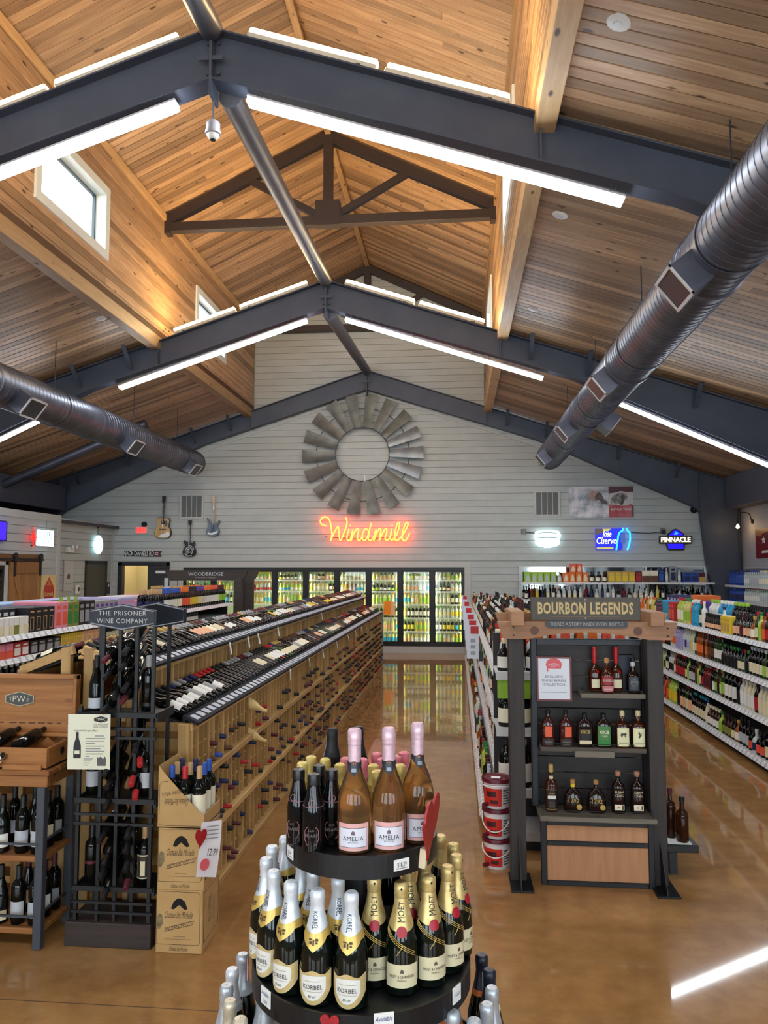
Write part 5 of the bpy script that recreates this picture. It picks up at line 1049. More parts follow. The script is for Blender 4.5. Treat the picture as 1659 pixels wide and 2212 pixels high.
# ---- back-wall shelves right of the cooler
S4 = thing('wall_shelving', 'white wall shelving with mirrored back beneath the glowing bar signs', 'shelving', (0, 0, 0))
O('mirror', bx(1.50, 5.70, 18.33, 18.35, 1.30, 2.04), M('shelf_mirror', (210, 222, 222), .06, 1), S4); O('body', bx(1.48, 5.70, 18.34, 18.37, 0, 1.30), GB, S4)
O('top_rail', bx(1.46, 5.72, 18.31, 18.37, 2.035, 2.06), SHELFW, S4)
for x in (1.46, 2.9, 4.35, 5.68): O('upright', bx(x, x + .035, 18.30, 18.345, 0, 2.04), SHELFW, S4)
for z in (.12, .55, .93, 1.30, 1.69):
    sh = O('shelf', bx(1.46, 5.76, 17.92, 18.33, z - .02, z), SHELFW, S4); O('price_rail', bx(1.46, 5.76, 17.895, 17.92, z - .045, z + .004), TAGW, sh)
TXS = [(5, .145, lambda l, r, w, g: carton(.135, .12, .23, 'lime', 'silver', l, w, r, 3, 'gift_carton', g)), (1, .14, BT('squat', 'clear', 'white', 'silver', 'wall_shelf_bottle')), (4, .145, lambda l, r, w, g: carton(.135, .12, .22, 'orange', 'cream', l, w, r, 3, 'gift_carton', g)), (3, .145, BT('squat', 'brown', 'ivory', 'black', 'wall_shelf_bottle')),
       (4, .15, lambda l, r, w, g: carton(.145, .12, .24, 'gold', 'yellow', l, w, r, 0, 'gift_carton', g)), (1, .15, CT(.14, .12, .24, 'burgundy', 'red', 0, 'gift_carton')), (2, .18, CT(.17, .12, .26, 'ivory', 'brown', 1, 'gift_carton')), (1, .13, CT(.12, .12, .30, 'navy', 'blue', 0, 'gift_carton')), (1, .13, BT('tall', 'clear', 'white', 'silver', 'wall_shelf_bottle')), (1, .14, CT(.13, .12, .36, 'grey', 'navy', 0, 'gift_carton')), (1, .15, BT('tall', 'clear', 'white', 'blue', 'wall_shelf_bottle')),
       (2, .17, CT(.16, .12, .22, 'blue', 'navy', 0, 'gift_carton')), (3, .14, CT(.13, .12, .22, 'burgundy', 'gold', 1, 'gift_carton')), (2, .17, CT(.16, .12, .22, 'black', 'gold', 0, 'gift_carton')), (2, .18, CT(.17, .14, .42, 'grey', 'black', 0, 'gift_carton')), (3, .11, BT('liquor', 'dark', 'lime', 'gold', 'wall_shelf_bottle')), (2, .12, BT('liquor', 'dark', 'cream', 'silver', 'wall_shelf_bottle')), (1, .1, BT('tall', 'clear', 'navy', 'red', 'wall_shelf_bottle'))]
x = 1.62; k = 0
for c, p, fn in TXS:
    for _ in range(c):
        if x + p < 5.72: fn((x + p / 2 - .06, 18.02, 1.69), (0, 0, 0), f'{nth(k + 1)} on the upper back-wall shelf', 'goods on the upper back-wall shelf')
        x += p; k += 1
for k in range(2): carton(.13, .11, .2, 'coral', 'cream', (2.66 + .14 * k, 18.02, 1.91), f'{["first", "second"][k]} stacked atop the orange cartons', style=3, name='gift_carton')
k = 0; x = 1.6
while x < 5.68:
    t_ = R_([('dark', 'white', 'black'), ('clear', 'cream', 'white'), ('brown', 'silver', 'burgundy'), ('dark', 'navy', 'black'), ('straw', 'yellow', 'gold'), ('clear', 'white', 'black'), ('red', 'burgundy', 'burgundy')])
    small(R_(['liquor', 'tall', 'tall', 'squat']), *t_, (x, 18.0, 1.30), f'{nth(k + 1)} on the second back-wall shelf', (0, 0, 0), 'wall_shelf_bottle', 'bottles on the second back-wall shelf'); x += .122; k += 1
# ---- right-wall shelves
S5 = thing('wall_shelving', 'white wall shelving of blue vodka bottles under the gooseneck sconce', 'shelving', (0, 0, 0))
O('back_panel', bx(6.44, 6.49, 12.5, 17.95, 0, 2.02), M('panel_grey', (150, 152, 160), .5), S5); O('top_rail', bx(6.40, 6.49, 12.5, 17.95, 2.0, 2.025), SHELFW, S5)
for z in (.12, .55, .93, 1.29, 1.64):
    sh = O('shelf', bx(6.0, 6.44, 12.5, 17.9, z - .02, z), SHELFW, S5); O('price_rail', bx(5.975, 6.0, 12.5, 17.9, z - .045, z + .004), TAGW, sh)
for z, nm, spec in ((1.64, 'upper', [Q(9, .1, 'tall', 'blue', 'blue', 'navy', 'vodka_bottle'), Q(3, .1, 'tall', 'clear', 'white', 'navy', 'vodka_bottle'), Q(5, .1, 'tall', 'clear', 'silver', 'blue', 'vodka_bottle'), Q(8, .1, 'tall', 'clear', 'ivory', 'cream', 'vodka_bottle')]), (1.29, 'lower', [Q(9, .1, 'tall', 'blue', 'navy', 'blue', 'vodka_bottle'), Q(8, .1, 'tall', 'clear', 'white', 'red', 'vodka_bottle'), Q(8, .1, 'tall', 'clear', 'silver', 'burgundy', 'vodka_bottle')])):
    run(spec, 6.07, z, 17.85, -1, f'on the {nm} corner shelf', r_, f'vodka on the {nm} corner-wall shelf', 2, .12, 1)

# ================================================================ BOURBON DISPLAY
BD = thing('display_stand', 'dark timber bourbon stand with gold-lettered header sign and three bottle shelves', 'display', (0, 5.1, 0))
BP = wood('post_charcoal', (66, 60, 58), (48, 44, 44), 2, .55, knots=False, vary=.1)
for x in (.335, 1.215):
    p = O('post', bx(x, x + .10, .03, .15, 0, 1.56, .004), BP, BD)
    O('side_plank', bx(x + .012, x + .088, .15, .21, 0, 1.52, .003), BP, p)
    O('foot_plate', bx(x - .01, x + .13, -.14, .16, 0, .012, .003), BLACKM, p); O('foot_fin', MB().add([(x + .05, -.13, .012), (x + .05, .03, .012), (x + .05, .03, .30), (x + .056, -.13, .012), (x + .056, .03, .012), (x + .056, .03, .30)], [(0, 1, 2), (3, 5, 4), (0, 2, 5, 3), (0, 3, 4, 1), (1, 4, 5, 2)]), BLACKM, p)
def arch(y0, y1, x0, x1, zt, zb):
    P = [(x0 - .04, zt), (x1 + .04, zt), (x1, zb)] + [(x1 - .14 - (x1 - x0 - .28) * k / 10, zb + .045 * math.sin(PI * k / 10)) for k in range(11)] + [(x0, zb)]
    return MB().prism(P, y0, y1)
O('header_beam', arch(-.02, .03, .30, 1.36, 1.655, 1.545), DISPW, BD); O('rear_header_beam', arch(.21, .26, .30, 1.36, 1.70, 1.59), DISPW, BD)
for x in (.345, 1.215):
    O('cross_beam', MB().cbox(x, x + .085, -.09, .40, 1.635, 1.725, .004), DISPW, BD)
for x in (.335, 1.305): 
    for z in (1.57, 1.62): O('bolt', MB().cyl((x + .03, -.027, z), (x + .03, -.018, z), .006, 8), BLACK, BD)
for x in (.50, 1.15): O('medallion', MB().cyl((x, -.024, 1.60), (x, -.018, 1.60), .027, 24), M('medallion_brown', (96, 60, 46), .5), BD)
sg = O('sign_board', bx(.475, 1.165, -.045, -.02, 1.668, 1.815, .003), M('sign_bronze', (70, 62, 52), .45), BD)
TX('BOURBON LEGENDS', .10, M('sign_gold', (196, 170, 112), .4), sg, (.82, -.0465, 1.742), width=.60, spacing=1.12, bold=.035)
for z in (1.80, 1.683): O('rivet', MB().cyl((.82, -.048, z), (.82, -.044, z), .004, 8), WHITE, sg)
for z in (1.79, 1.692): O('groove', bx(.60, 1.04, -.0455, -.044, z - .002, z + .002), M('groove_tan', (110, 88, 66), .5), sg)
pq = O('plaque', MB().prism(roundrect(.57, 1.085, 1.618, 1.668, .022), -.032, -.021), M('plaque_slate', (58, 60, 66), .45), BD)
TX("THERE'S A STORY INSIDE EVERY BOTTLE", .03, M('plaque_letters', (176, 172, 162), .5), pq, (.828, -.0335, 1.643), width=.46)
# back frame and dark boards
X0, X1, Z0, Z1 = .525, 1.215, .44, 1.50
for k in range(10): O('back_board', bx(X0, X1, .21, .225, Z0 + .105 * k + .002, min(Z1, Z0 + .105 * (k + 1) - .002), .003), DKWOOD_X, BD)
fr = M('frame_blue_black', (34, 38, 46), .42)
for a, b, c, d in ((X0 - .035, X0 + .005, Z0, Z1 + .03), (X1 - .005, X1 + .035, Z0, Z1 + .03), (X0 + .006, X1 - .006, Z1 - .01, Z1 + .03)): O('frame_bar', bx(a, b, .16, .23, c, d, .003), fr, BD)
# lower cabinet
cb = O('cabinet', bx(X0 + .02, X1 - .02, .03, .24, .02, .39), BLACK, BD)
for a, b, c, d in ((.524, .562, 0, .40), (1.19, 1.226, 0, .40), (.563, 1.189, .37, .40), (.563, 1.189, 0, .03), (.563, 1.189, .245, .275)): O('frame_bar', bx(a, b, 0, .04, c, d, .003), BLACKM, BD)
for x in (.524, 1.19): O('side_bar', bx(x, x + .036, .04, .25, .36, .40, .003), BLACKM, BD)
KP = wood('kraft_panel', (196, 146, 106), (178, 126, 88), 2, .55, knots=False, vary=.05)
O('panel', bx(.562, 1.19, .012, .022, .275, .37), KP, BD); O('panel', bx(.562, 1.19, .012, .022, .03, .245), KP, BD)
GW = GREYW
def shelf_(x0, x1, y0, y1, z, railz=.02):
    s_ = O('shelf', MB().cbox(x0, x1, y0, y1, z - .03, z, .004), GW, BD)
    O('guard_rail', MB().tube([(x0 + .02, y1 - .02, z + railz), (x0 + .02, y0 + .012, z + railz), (x1 - .02, y0 + .012, z + railz), (x1 - .02, y1 - .02, z + railz)], .0025, 6), BLACKM, s_)
    for x in (x0 + .02, (x0 + x1) / 2, x1 - .02): O('rail_post', MB().cyl((x, y0 + .012, z), (x, y0 + .012, z + railz), .0025, 6), BLACKM, s_)
shelf_(.515, 1.235, -.055, .21, .44, .035); shelf_(.535, 1.21, .06, .21, .845); shelf_(.80, 1.21, .06, .21, 1.19)
O('label_block', bx(.75, 1.0, .03, .062, .79, .83, .003), GW, BD)
# framed notice
t = thing('framed_notice', 'maroon-framed notice reading EXCLUSIVE SINGLE BARREL COLLECTION', 'notice', (.64, 5.24, 1.125), (math.radians(-2), 0, 0))
FM = M('frame_maroon', (110, 44, 46), .4)
O('frame', MB().box(-.115, .115, 0, .015, 0, .012).box(-.115, .115, 0, .015, .278, .29).box(-.115, -.103, 0, .015, .012, .278).box(.103, .115, 0, .015, .012, .278), FM, t); O('sheet', bx(-.104, .104, .004, .012, .01, .28), M('notice_white', (222, 226, 234), .35), t)
PK = M('stamp_pink', (222, 96, 104), .5)
P = [(.052 * math.cos(a) * (1.05 if k % 2 else .95), .235 + .045 * math.sin(a) * (1.05 if k % 2 else .95)) for k, a in enumerate([-.15 + 3.44 * i / 20 for i in range(21)])] + [(-.045, .19), (-.052, .18), (-.03, .205), (.045, .205)]
O('stamp', MB().prism(P, .002, .0035), PK, t); O('stamp_band', bx(-.04, .045, .0005, .0018, .203, .212), M('notice_white'), t)
TX('WINDMILL', .014, M('notice_white'), t, (0, .0012, .243), width=.075, arch=.012); TX('SELECT', .012, M('notice_white'), t, (0, .0012, .226), width=.04)
for s, z in (('EXCLUSIVE', .158), ('SINGLE BARREL', .133), ('COLLECTION', .108)): TX(s, .021, M('ink', (56, 60, 74), .6), t, (0, .003, z), width={'EXCLUSIVE': .115, 'SINGLE BARREL': .16, 'COLLECTION': .14}[s])
O('fine_line', bx(-.085, .08, .002, .0035, .056, .059), M('ink_pale', (150, 154, 164), .6), t)
# ---- its bottles
AMB = M('whiskey_glass', (64, 26, 12), .05, spec=.4); BRN = M('whiskey_dark', (34, 18, 14), .05, spec=.4)
def spirit(loc, where, prof, glass, capm, capz, sx=1, sy=1, n=20, lab=None, rot=0, extra=None, name='bourbon_bottle'):
    """lathe body scaled in x and y to an oval or near-square section; lab = (half width, z0, z1, material)"""
    t = thing(name, where, 'bottle', loc, (0, 0, rot), 'bottles on the bourbon stand')
    def sec(pr):
        mb = MB(); vs = []; fs = []
        for r, z in pr:
            for k in range(n):
                a = 2 * PI * k / n; c, s_ = math.cos(a), math.sin(a); e = .72 if r > .022 else 1
                q = r; x = math.copysign(abs(c) ** e, c) * q; y = math.copysign(abs(s_) ** e, s_) * q
                f = 1 if r <= .022 else 0; vs.append((x * (1 if f else sx), y * (1 if f else sy), z))
        for i in range(len(pr) - 1): fs += [(i * n + k, i * n + (k + 1) % n, (i + 1) * n + (k + 1) % n, (i + 1) * n + k) for k in range(n)]
        return mb.add(vs, fs, 0, True)
    O('glass', sec(prof), glass, t); O('stopper', MB().lathe(capz, 16), capm, t)
    R = max(r for r, z in prof)
    for L in (lab or []):
        w, z0, z1, m = L[:4]; x = L[4] if len(L) > 4 else 0
        vs = []
        for i in range(9):
            xx = x + w * (i / 4 - 1); u = min(abs(xx) / (R * sx), .98); y = -(1 - u ** (2 / .72)) ** (.36) * R * sy - .0012
            vs += [(xx, y, z0), (xx, y, z1)]
        O('label', MB().add(vs, [(2 * i, 2 * i + 2, 2 * i + 3, 2 * i + 1) for i in range(8)], 0, True), m, t)
    if extra: extra(t, R * sy)
    return t
flask = [(0, 0), (.032, 0), (.036, .008), (.036, .13), (.032, .155), (.018, .178), (.013, .19), (.0125, .215)]
roundf = [(0, 0), (.040, 0), (.046, .012), (.044, .08), (.034, .125), (.018, .148), (.0125, .16), (.0125, .178)]
tallf = [(0, 0), (.030, 0), (.033, .008), (.033, .16), (.030, .182), (.017, .205), (.013, .22), (.013, .25)]
def cp(z, h, r): return [(0, z), (r, z), (r, z + h), (r * .8, z + h + .003), (0, z + h + .003)]
K = lambda c: PMat(c)
TAN = M('stopper_tan', (176, 128, 76), .5)
z = 1.19; y = 5.235
wax = M('red_wax', (170, 24, 30), .3)
for x, w in ((.905, 'left-hand red-wax bottle behind the red-labelled one on the top stand shelf'), (1.045, 'red-wax bottle nearer the post on the top stand shelf')):
    t = spirit((x, y + .02, z), w, [(0, 0), (.034, 0), (.039, .008), (.039, .125), (.032, .15), (.016, .175), (.0135, .19), (.0135, .26)], AMB, wax, cp(.235, .055, .0175), 1, 1, lab=[(.026, .03, .085, K('cream'))])
    O('wax_drip', MB().lathe([(.0142, .185), (.0158, .21), (.016, .24), (.0142, .241)], 14), wax, t); O('seal', MB().cyl((.012, -.033, .135), (.012, -.038, .132), .011, 12), wax, t)
def ru(t, R): TX('RUSSELL', .021, K('white'), t, (0, -R - .004, .085), width=.066); TX('SINGLE BARREL', .01, K('white'), t, (0, -R - .004, .03), width=.055)
spirit((.975, y - .03, z), 'stout bottle with red and white label in front on the top stand shelf', [(0, 0), (.037, 0), (.041, .008), (.040, .12), (.033, .145), (.018, .168), (.014, .178), (.014, .198)], AMB, TAN, cp(.195, .028, .016), lab=[(.036, .015, .05, M('label_rose', (196, 120, 124), .5)), (.036, .056, .112, M('label_red', (150, 40, 48), .5))], extra=ru)
def jd(t, R): O('seal_ring', MB().tube([(.022 * math.cos(a), -R - .003, .07 + .022 * math.sin(a)) for a in [2 * PI * k / 20 for k in range(20)]], .0014, 5, 0, True), K('grey'), t); TX('SINGLE BARREL', .012, K('silver'), t, (0, -R - .003, .075), width=.045)
spirit((1.145, y - .01, z), 'dark slate-labelled bottle with pale neck band at the end of the top stand shelf', [(0, 0), (.036, 0), (.041, .006), (.041, .10), (.036, .122), (.017, .14), (.015, .18)], BRN, BLACK, cp(.20, .025, .015), 1.0, 1.0, lab=[(.033, .02, .105, M('label_slate', (66, 72, 80), .5))], extra=lambda t, R: (jd(t, R), O('neck_band', MB().lathe([(.0155, .165), (.0155, .20)], 14), K('silver'), t)))
o = O('gift_box', bx(-.06, .06, -.02, .02, 0, .24, .003), M('box_navy', (26, 32, 48), .5), None, (1.10, 5.292, 1.19)); tag(o, 'dark navy gift box standing behind bottles on the top stand shelf', 'box')
z = .845
for x, w, dx in ((.59, 'first flask with orange tag on the middle stand shelf', 0), (.705, 'second flask with orange tag turned aside on the middle stand shelf', .012)):
    def bl(t, R): TX('BOURBON', .012, K('grey'), t, (0, -R - .004, .030), width=.05); TX('WHISKEY', .009, K('grey'), t, (0, -R - .004, .017), width=.04)
    spirit((x, 5.20, z), w, flask, M('ruby_whiskey', (66, 24, 20), .05), BLACK, cp(.205, .022, .015), 1.25, .75, lab=[(.021, .062, .128, M('label_orange', (232, 98, 62), .5), dx), (.038, .008, .05, M('label_umber', (50, 32, 30), .5))], extra=bl)
def kc(c, c2, txt): return lambda t, R: (TX('KNOB', .03, K(c), t, (0, -R - .004, .098), width=.06, bold=.02), TX('CREEK', .014, K(c), t, (0, -R - .004, .073), width=.045) if c2 else None, O('base_band', bx(-.038, .038, -R - .003, -R - .0018, .022, .044), K('cream' if not c2 else 'green'), t))
spirit((.825, 5.20, z), 'black flat flask with cream base label on the middle stand shelf', [(r * 1.04, h) for r, h in flask[:-1]] + [(.0125, .185)], BRN, BLACK, cp(.182, .03, .017), 1.42, .75, lab=[(.04, .015, .115, M('label_black', (26, 24, 22), .5))], extra=kc('gold', 0, ''))
spirit((.945, 5.20, z), 'green-labelled flat flask on the middle stand shelf', [(r * 1.04, h) for r, h in flask[:-1]] + [(.0125, .185)], BRN, BLACK, cp(.182, .03, .017), 1.42, .75, lab=[(.040, .01, .135, M('label_green', (70, 130, 70), .5))], extra=kc('ivory', 1, ''))
for x, w, k in ((1.065, 'first pale-label bottle with wooden stopper on the middle stand shelf', 0), (1.165, 'second pale-label bottle, by the post on the middle stand shelf', 1)):
    def em(t, R, k=k):
        P = [(-.02, .085), (-.012, .10), (.0, .094), (.014, .10), (.02, .09), (.012, .084), (.012, .07), (.007, .07), (.006, .082), (-.006, .082), (-.008, .07), (-.013, .07)] if k == 0 else [(-.008, .07), (.0, .085), (-.008, .10), (-.004, .108), (.004, .10), (.004, .09), (.014, .098), (.012, .08), (.004, .074), (.002, .066)]
        O('emblem', MB().prism(P, -R - .004, -R - .0025), M('emblem_ink', (70, 66, 50), .5), t)
        for zz in (.03, .036): O('rule', bx(-.03, .03, -R - .004, -R - .003, zz, zz + .0015), MT['emblem_ink'], t)
    spirit((x, 5.20, z), w, [(0, 0), (.034, 0), (.038, .006), (.038, .135), (.032, .155), (.015, .168), (.0125, .178), (.0125, .20)], AMB, M('stopper_cream', (214, 202, 160), .5), [(0, .185), (.0125, .186), (.0125, .2), (.016, .205), (.015, .235), (0, .237)], 1.16, .9, lab=[(.037, .012, .128, M('label_pale', (232, 230, 186), .5))], extra=em)
z = .44; y = 5.17
def hm(t, R): TX('HENRY', .014, K('gold'), t, (0, -R - .004, .118), width=.04); O('white_band', bx(-.026, .026, -R - .004, -R - .0025, .085, .105), K('white'), t); [O('rule', bx(-.02, .02, -R - .004, -R - .0028, .035 + .012 * q, .038 + .012 * q), K('tan'), t) for q in range(3)]; O('neck_label', MB().patch(lambda z_: .0165, -.8, .8, .225, .19, 6, 1), K('cream'), t)
spirit((.60, y, z), 'tall slim bottle with black and gold label at the end of the lowest stand shelf', tallf, AMB, M('cork_gold', (190, 160, 100), .45), cp(.246, .045, .0155), 1.22, 1.1, lab=[(.034, .02, .14, M('label_black')), (.035, .138, .142, K('gold')), (.035, .018, .022, K('gold'))], extra=hm)
def s17(t, R): TX('1792', .038, K('gold'), t, (0, -R - .003, .075), width=.066); m_ = O('medal', MB().cyl((.034, -R + .004, .038), (.034, -R - .003, .038), .017, 16), K('gold'), t)
spirit((.738, y, z), 'round-shouldered bottle with yellow neck on the lowest stand shelf', roundf, BRN, TAN, cp(.176, .024, .0165), 1.34, .8, extra=lambda t, R: (s17(t, R), O('neck_band', MB().lathe([(.0135, .135), (.0145, .136), (.0145, .176), (.013, .177)], 14), K('yellow'), t)))
spirit((.885, y, z), 'round-shouldered bottle with bare neck and medal on the lowest stand shelf', roundf, BRN, TAN, cp(.176, .024, .0165), 1.34, .8, extra=s17)
def ec(t, R): TX('ELIJAH', .021, K('cream'), t, (0, -R - .003, .135), width=.05); TX('CRAIG', .021, K('cream'), t, (0, -R - .003, .113), width=.05); O('small_label', bx(-.03, .03, -R - .003, -R - .0015, .022, .058), K('ivory'), t); O('bar_code', bx(.016, .026, -R - .004, -R - .003, .026, .054), K('brown'), t); O('crest', bx(-.012, .0, -R - .004, -R - .003, .036, .044), K('orange'), t)
for x, w in ((1.025, 'copper-stoppered bottle next to the bare-necked one on the lowest stand shelf'), (1.145, 'copper-stoppered bottle at the post end of the lowest stand shelf')):
    spirit((x, y + .01, z), w, [(0, 0), (.036, 0), (.040, .008), (.036, .10), (.037, .155), (.030, .18), (.016, .20), (.0125, .21), (.0125, .232)], BRN, M('stopper_copper', (190, 140, 116), .3, .4), [(0, .226), (.0145, .227), (.019, .24), (.019, .256), (.012, .262), (0, .263)], 1.13, .9, extra=ec)

# ---- three red and white buckets
def bucket(z, label, hz):
    t = thing('bucket', label, 'bucket', (.262, 5.40, z), (0, 0, math.radians(-12)), 'stacked red buckets')
    BW_ = M('bucket_white', (226, 220, 220), .35); LID = M('lid_maroon', (96, 22, 36), .35)
    O('body', MB().lathe([(0, 0), (.080, 0), (.083, .004), (.088, .16), (.094, .162), (.094, .172), (.088, .174), (.09, .186), (0, .186)], 36), BW_, t)
    prof = lambda z_: .083 + .005 * z_ / .16 + .0004
    O('label', MB().patch(prof, -1.5, .55, .135, .02, 16, 2), M('bucket_red', (206, 46, 38), .4), t); O('white_label', MB().patch(prof, .55, 1.5, .135, .02, 10, 2), M('bucket_print', (206, 200, 200), .4), t)
    for q in range(6): O('print_line', MB().patch(lambda z_: prof(z_) + .0008, .66, 1.35, .125 - .017 * q, .118 - .017 * q, 6, 1), M('ink'), t)
    O('mark', MB().patch(lambda z_: prof(z_) + .0008, -.35, .25, .06, .035, 8, 1), M('bucket_dark', (70, 20, 26), .5), t); O('mark_top', MB().patch(lambda z_: prof(z_) + .0008, -.7, .1, .115, .08, 8, 1), M('bucket_dark'), t)
    O('lid', MB().lathe([(0, .196), (.07, .196), (.076, .190), (.088, .192), (.099, .196), (.102, .190), (.101, .170), (.097, .168)], 36), LID, t)
    a = [(.095 * math.cos(b) , -.095 * .25 - .10 * math.sin(b) ** 1, .15 + hz * math.sin(b)) for b in [PI * k / 12 for k in range(13)]]
    O('handle', MB().tube(a, .004, 6), BW_, t)
    O('tap', MB().cyl((-.05, -.075, .03), (-.075, -.10, .03), .014, 12), LID, t)
    return t
bucket(0, 'red and white party bucket standing on the floor, lowest of three', -.06); bucket(.196, 'red and white party bucket, middle one of the stack', -.09)
b3 = bucket(.392, 'red and white party bucket on top with its maroon lid in view', .01)
O('sticker', bx(-.03, .03, -.05, -.01, .197, .199), PAPER, b3)

# ================================================================ LEFT: CRATE TABLE, BLACK RACK, CARTONS
TB = thing('display_table', 'wooden-topped table with slate steel legs and bottle shelves', 'table', (0, 4.0, 0))
TBM = wood('table_boards', (176, 120, 68), (140, 88, 46), 0, .5, vary=.15); TS = M('slate_steel', (66, 70, 78), .45)
for k in range(3): O('top_board', bx(-3.3, -2.17, .0 + .118 * k, .116 + .118 * k, .895, .92, .004), TBM, TB)
O('apron', bx(-3.3, -2.18, .005, .03, .835, .895, .003), TBM, TB); O('side_apron', bx(-2.205, -2.18, .03, .35, .835, .895, .003), TBM, TB)
for x in (-2.235, -3.28):
    for y in (.0, .31): O('leg', bx(x, x + .045, y, y + .045, 0, .835, .003), TS, TB)
for z in (.47, .10):
    O('shelf_board', bx(-3.26, -2.20, .02, .34, z - .03, z, .004), TBM, TB)
    O('front_bar', bx(-3.26, -2.22, -.005, .008, z + .065, z + .075), TS, TB); O('side_bar', bx(-2.222, -2.212, .03, .33, z + .065, z + .075), TS, TB)
# crate with open lid
CRT = thing('wine_crate', 'open pine wine crate with grey hexagonal badge on its lid', 'crate', (-2.46, 4.02, .92))
CWD = wood('crate_pine', (190, 132, 74), (158, 100, 52), 0, .5, vary=.12)
O('front_board', bx(-.30, .265, 0, .016, .0, .115, .003), CWD, CRT); O('base_board', bx(-.30, .265, .0, .31, 0, .012), CWD, CRT); O('side_board', bx(.25, .265, .016, .31, 0, .115, .003), wood('crate_pine_y', (186, 128, 72), (150, 96, 50), 1, .5, knots=False, vary=.1), CRT); O('side_board', bx(-.30, -.285, .016, .31, 0, .115, .003), MT['crate_pine_y'], CRT); O('rear_board', bx(-.30, .265, .30, .315, 0, .115, .003), CWD, CRT)
O('divider', MB().prism([(-.285, .012), (.25, .012), (.25, .125)] + [(.25 - .107 * i - .107 * t_, .125 - .035 * math.sin(PI * t_)) for i in range(5) for t_ in (.15, .35, .5, .65, .85, 1.0)], .22, .235), CWD, CRT)
O('divider', MB().prism([(-.285, .012), (.25, .012), (.25, .07)] + [(.25 - .107 * i - .107 * t_, .07 - .025 * math.sin(PI * t_)) for i in range(5) for t_ in (.15, .35, .5, .65, .85, 1.0)], .06, .072), CWD, CRT)
for k in range(2): O('front_cleat', bx(.02 if k else -.29, .24 if k else -.1, -.012, 0, .0, .03, .003), CWD, CRT)
lidr = math.radians(-1.5)
LD = O('lid', MB().cbox(-.30, .275, -.004, .006, 0, .35, .002), CWD, CRT, (0, .322, .115), (lidr, 0, 0))
for a, b, c, d in ((-.30, .275, .325, .35), (-.30, .275, 0, .02), (.255, .275, .0, .35), (-.30, -.28, 0, .35)): O('lid_edge', bx(a, b, -.045, -.004, c, d, .003), CWD, LD)
hexp = lambda w, h: [(-w, -h * .45), (0, -h), (w, -h * .45), (w, h * .45), (0, h), (-w, h * .45)]
O('badge_edge', MB().prism([(x - .085, z + .205) for x, z in hexp(.088, .044)], -.012, -.004), M('badge_rim', (176, 164, 130), .35, .5), LD); O('badge', MB().prism([(x - .085, z + .205) for x, z in hexp(.081, .038)], -.0145, -.012), M('badge_grey', (70, 72, 72), .4), LD)
TX('PW', .052, M('badge_letters', (206, 200, 176), .4), LD, (-.085, -.016, .205), width=.078); TX('T', .034, MT['badge_letters'], LD, (-.138, -.016, .203)); TX('C', .017, MT['badge_letters'], LD, (-.033, -.016, .213)); TX('O', .017, MT['badge_letters'], LD, (-.033, -.016, .196))
for k in range(9): O('burnt_mark', bx(-.26 + .058 * k, -.26 + .058 * k + random.uniform(.02, .045), -.0052, -.004, .065, .073), M('burnt_brown', (96, 56, 34), .6), LD)
for x, y, z, ax in ((.02, -.004, .075, 0), (.267, .16, .07, 1)): O('handle_hole', MB().cyl((x, y, z), (x, y - .002, z), .017, 14) if ax == 0 else MB().cyl((x, y, z), (x + .002, y, z), .02, 14), M('hole_dark', (30, 18, 10), .8), CRT)
O('rope_loop', MB().tube([(.005, -.004, .08), (.0, -.02, .06), (.02, -.028, .055), (.04, -.02, .065), (.038, -.004, .08)], .006, 6), M('rope', (96, 66, 44), .8), CRT)
o = thing('price_tag', 'white arrow-ended price tag leaning on the crate front', 'tag', (-2.50, 3.995, .945), (0, math.radians(-3), 0)); O('card', MB().prism([(-.12, 0), (.045, 0), (.07, .022), (.06, .05), (-.10, .05)], -.002, .0), PAPER, o)
for k in range(3):
    r3 = Matrix.Rotation(math.radians(-90 + 8), 3, 'X') @ Matrix.Rotation(PI + .5, 3, 'Z')
    parted('bordeaux', 'dark', ['grey', 'white', 'ivory'][k], 'black', (-2.70 + .155 * k, 4.06, 1.03), f'{["first", "middle", "last"][k]} of three in the open crate', r3.to_euler(), 'crate_wine_bottle', 'bottles in the crate')
# bottles under the table
def tb(sh, l, c, x, y, z, w, lab=None, gl='dark'): return parted(sh, gl, l, c, (x, y, z), w, (0, 0, random.uniform(-.15, .15)), 'table_wine_bottle', 'bottles on the table shelves', lab=lab)
for k, (sh, l, x, lab) in enumerate([('burgundy', 'white', -2.47, (.03, .10)), ('bordeaux', 'silver', -2.355, (.04, .12)), ('bordeaux', 'silver', -2.265, (.04, .12)), ('burgundy', 'white', -2.58, (.03, .10))]): tb(sh, l, 'black', x, 4.085, .47, f'{nth(k + 1)} at the front of the upper table shelf', lab)
for k, (sh, l, x, y) in enumerate([('bordeaux', 'cream', -2.27, 4.19), ('bordeaux', 'grey', -2.265, 4.28), ('burgundy', 'cream', -2.38, 4.25), ('bordeaux', 'silver', -2.5, 4.25)]): tb(sh, l, 'black', x, y, .47, f'{nth(k + 1)} at the rear of the upper shelf', (.05, .12))
for k, (sh, l, x, lab) in enumerate([('burgundy', 'cream', -2.465, (.02, .07)), ('bordeaux', 'silver', -2.365, (.04, .12)), ('bordeaux', 'silver', -2.268, (.04, .12)), ('burgundy', 'cream', -2.57, (.02, .07))]): tb(sh, l, 'black', x, 4.085, .10, f'{nth(k + 1)} at the front of the lower table shelf', lab, 'dark')
for k, (sh, l, x, y) in enumerate([('bordeaux', 'white', -2.27, 4.18), ('bordeaux', 'grey', -2.265, 4.27), ('burgundy', 'peach', -2.40, 4.24)]): tb(sh, l, 'burgundy', x, y, .10, f'{nth(k + 1)} at the rear of the lower shelf', (.05, .12))

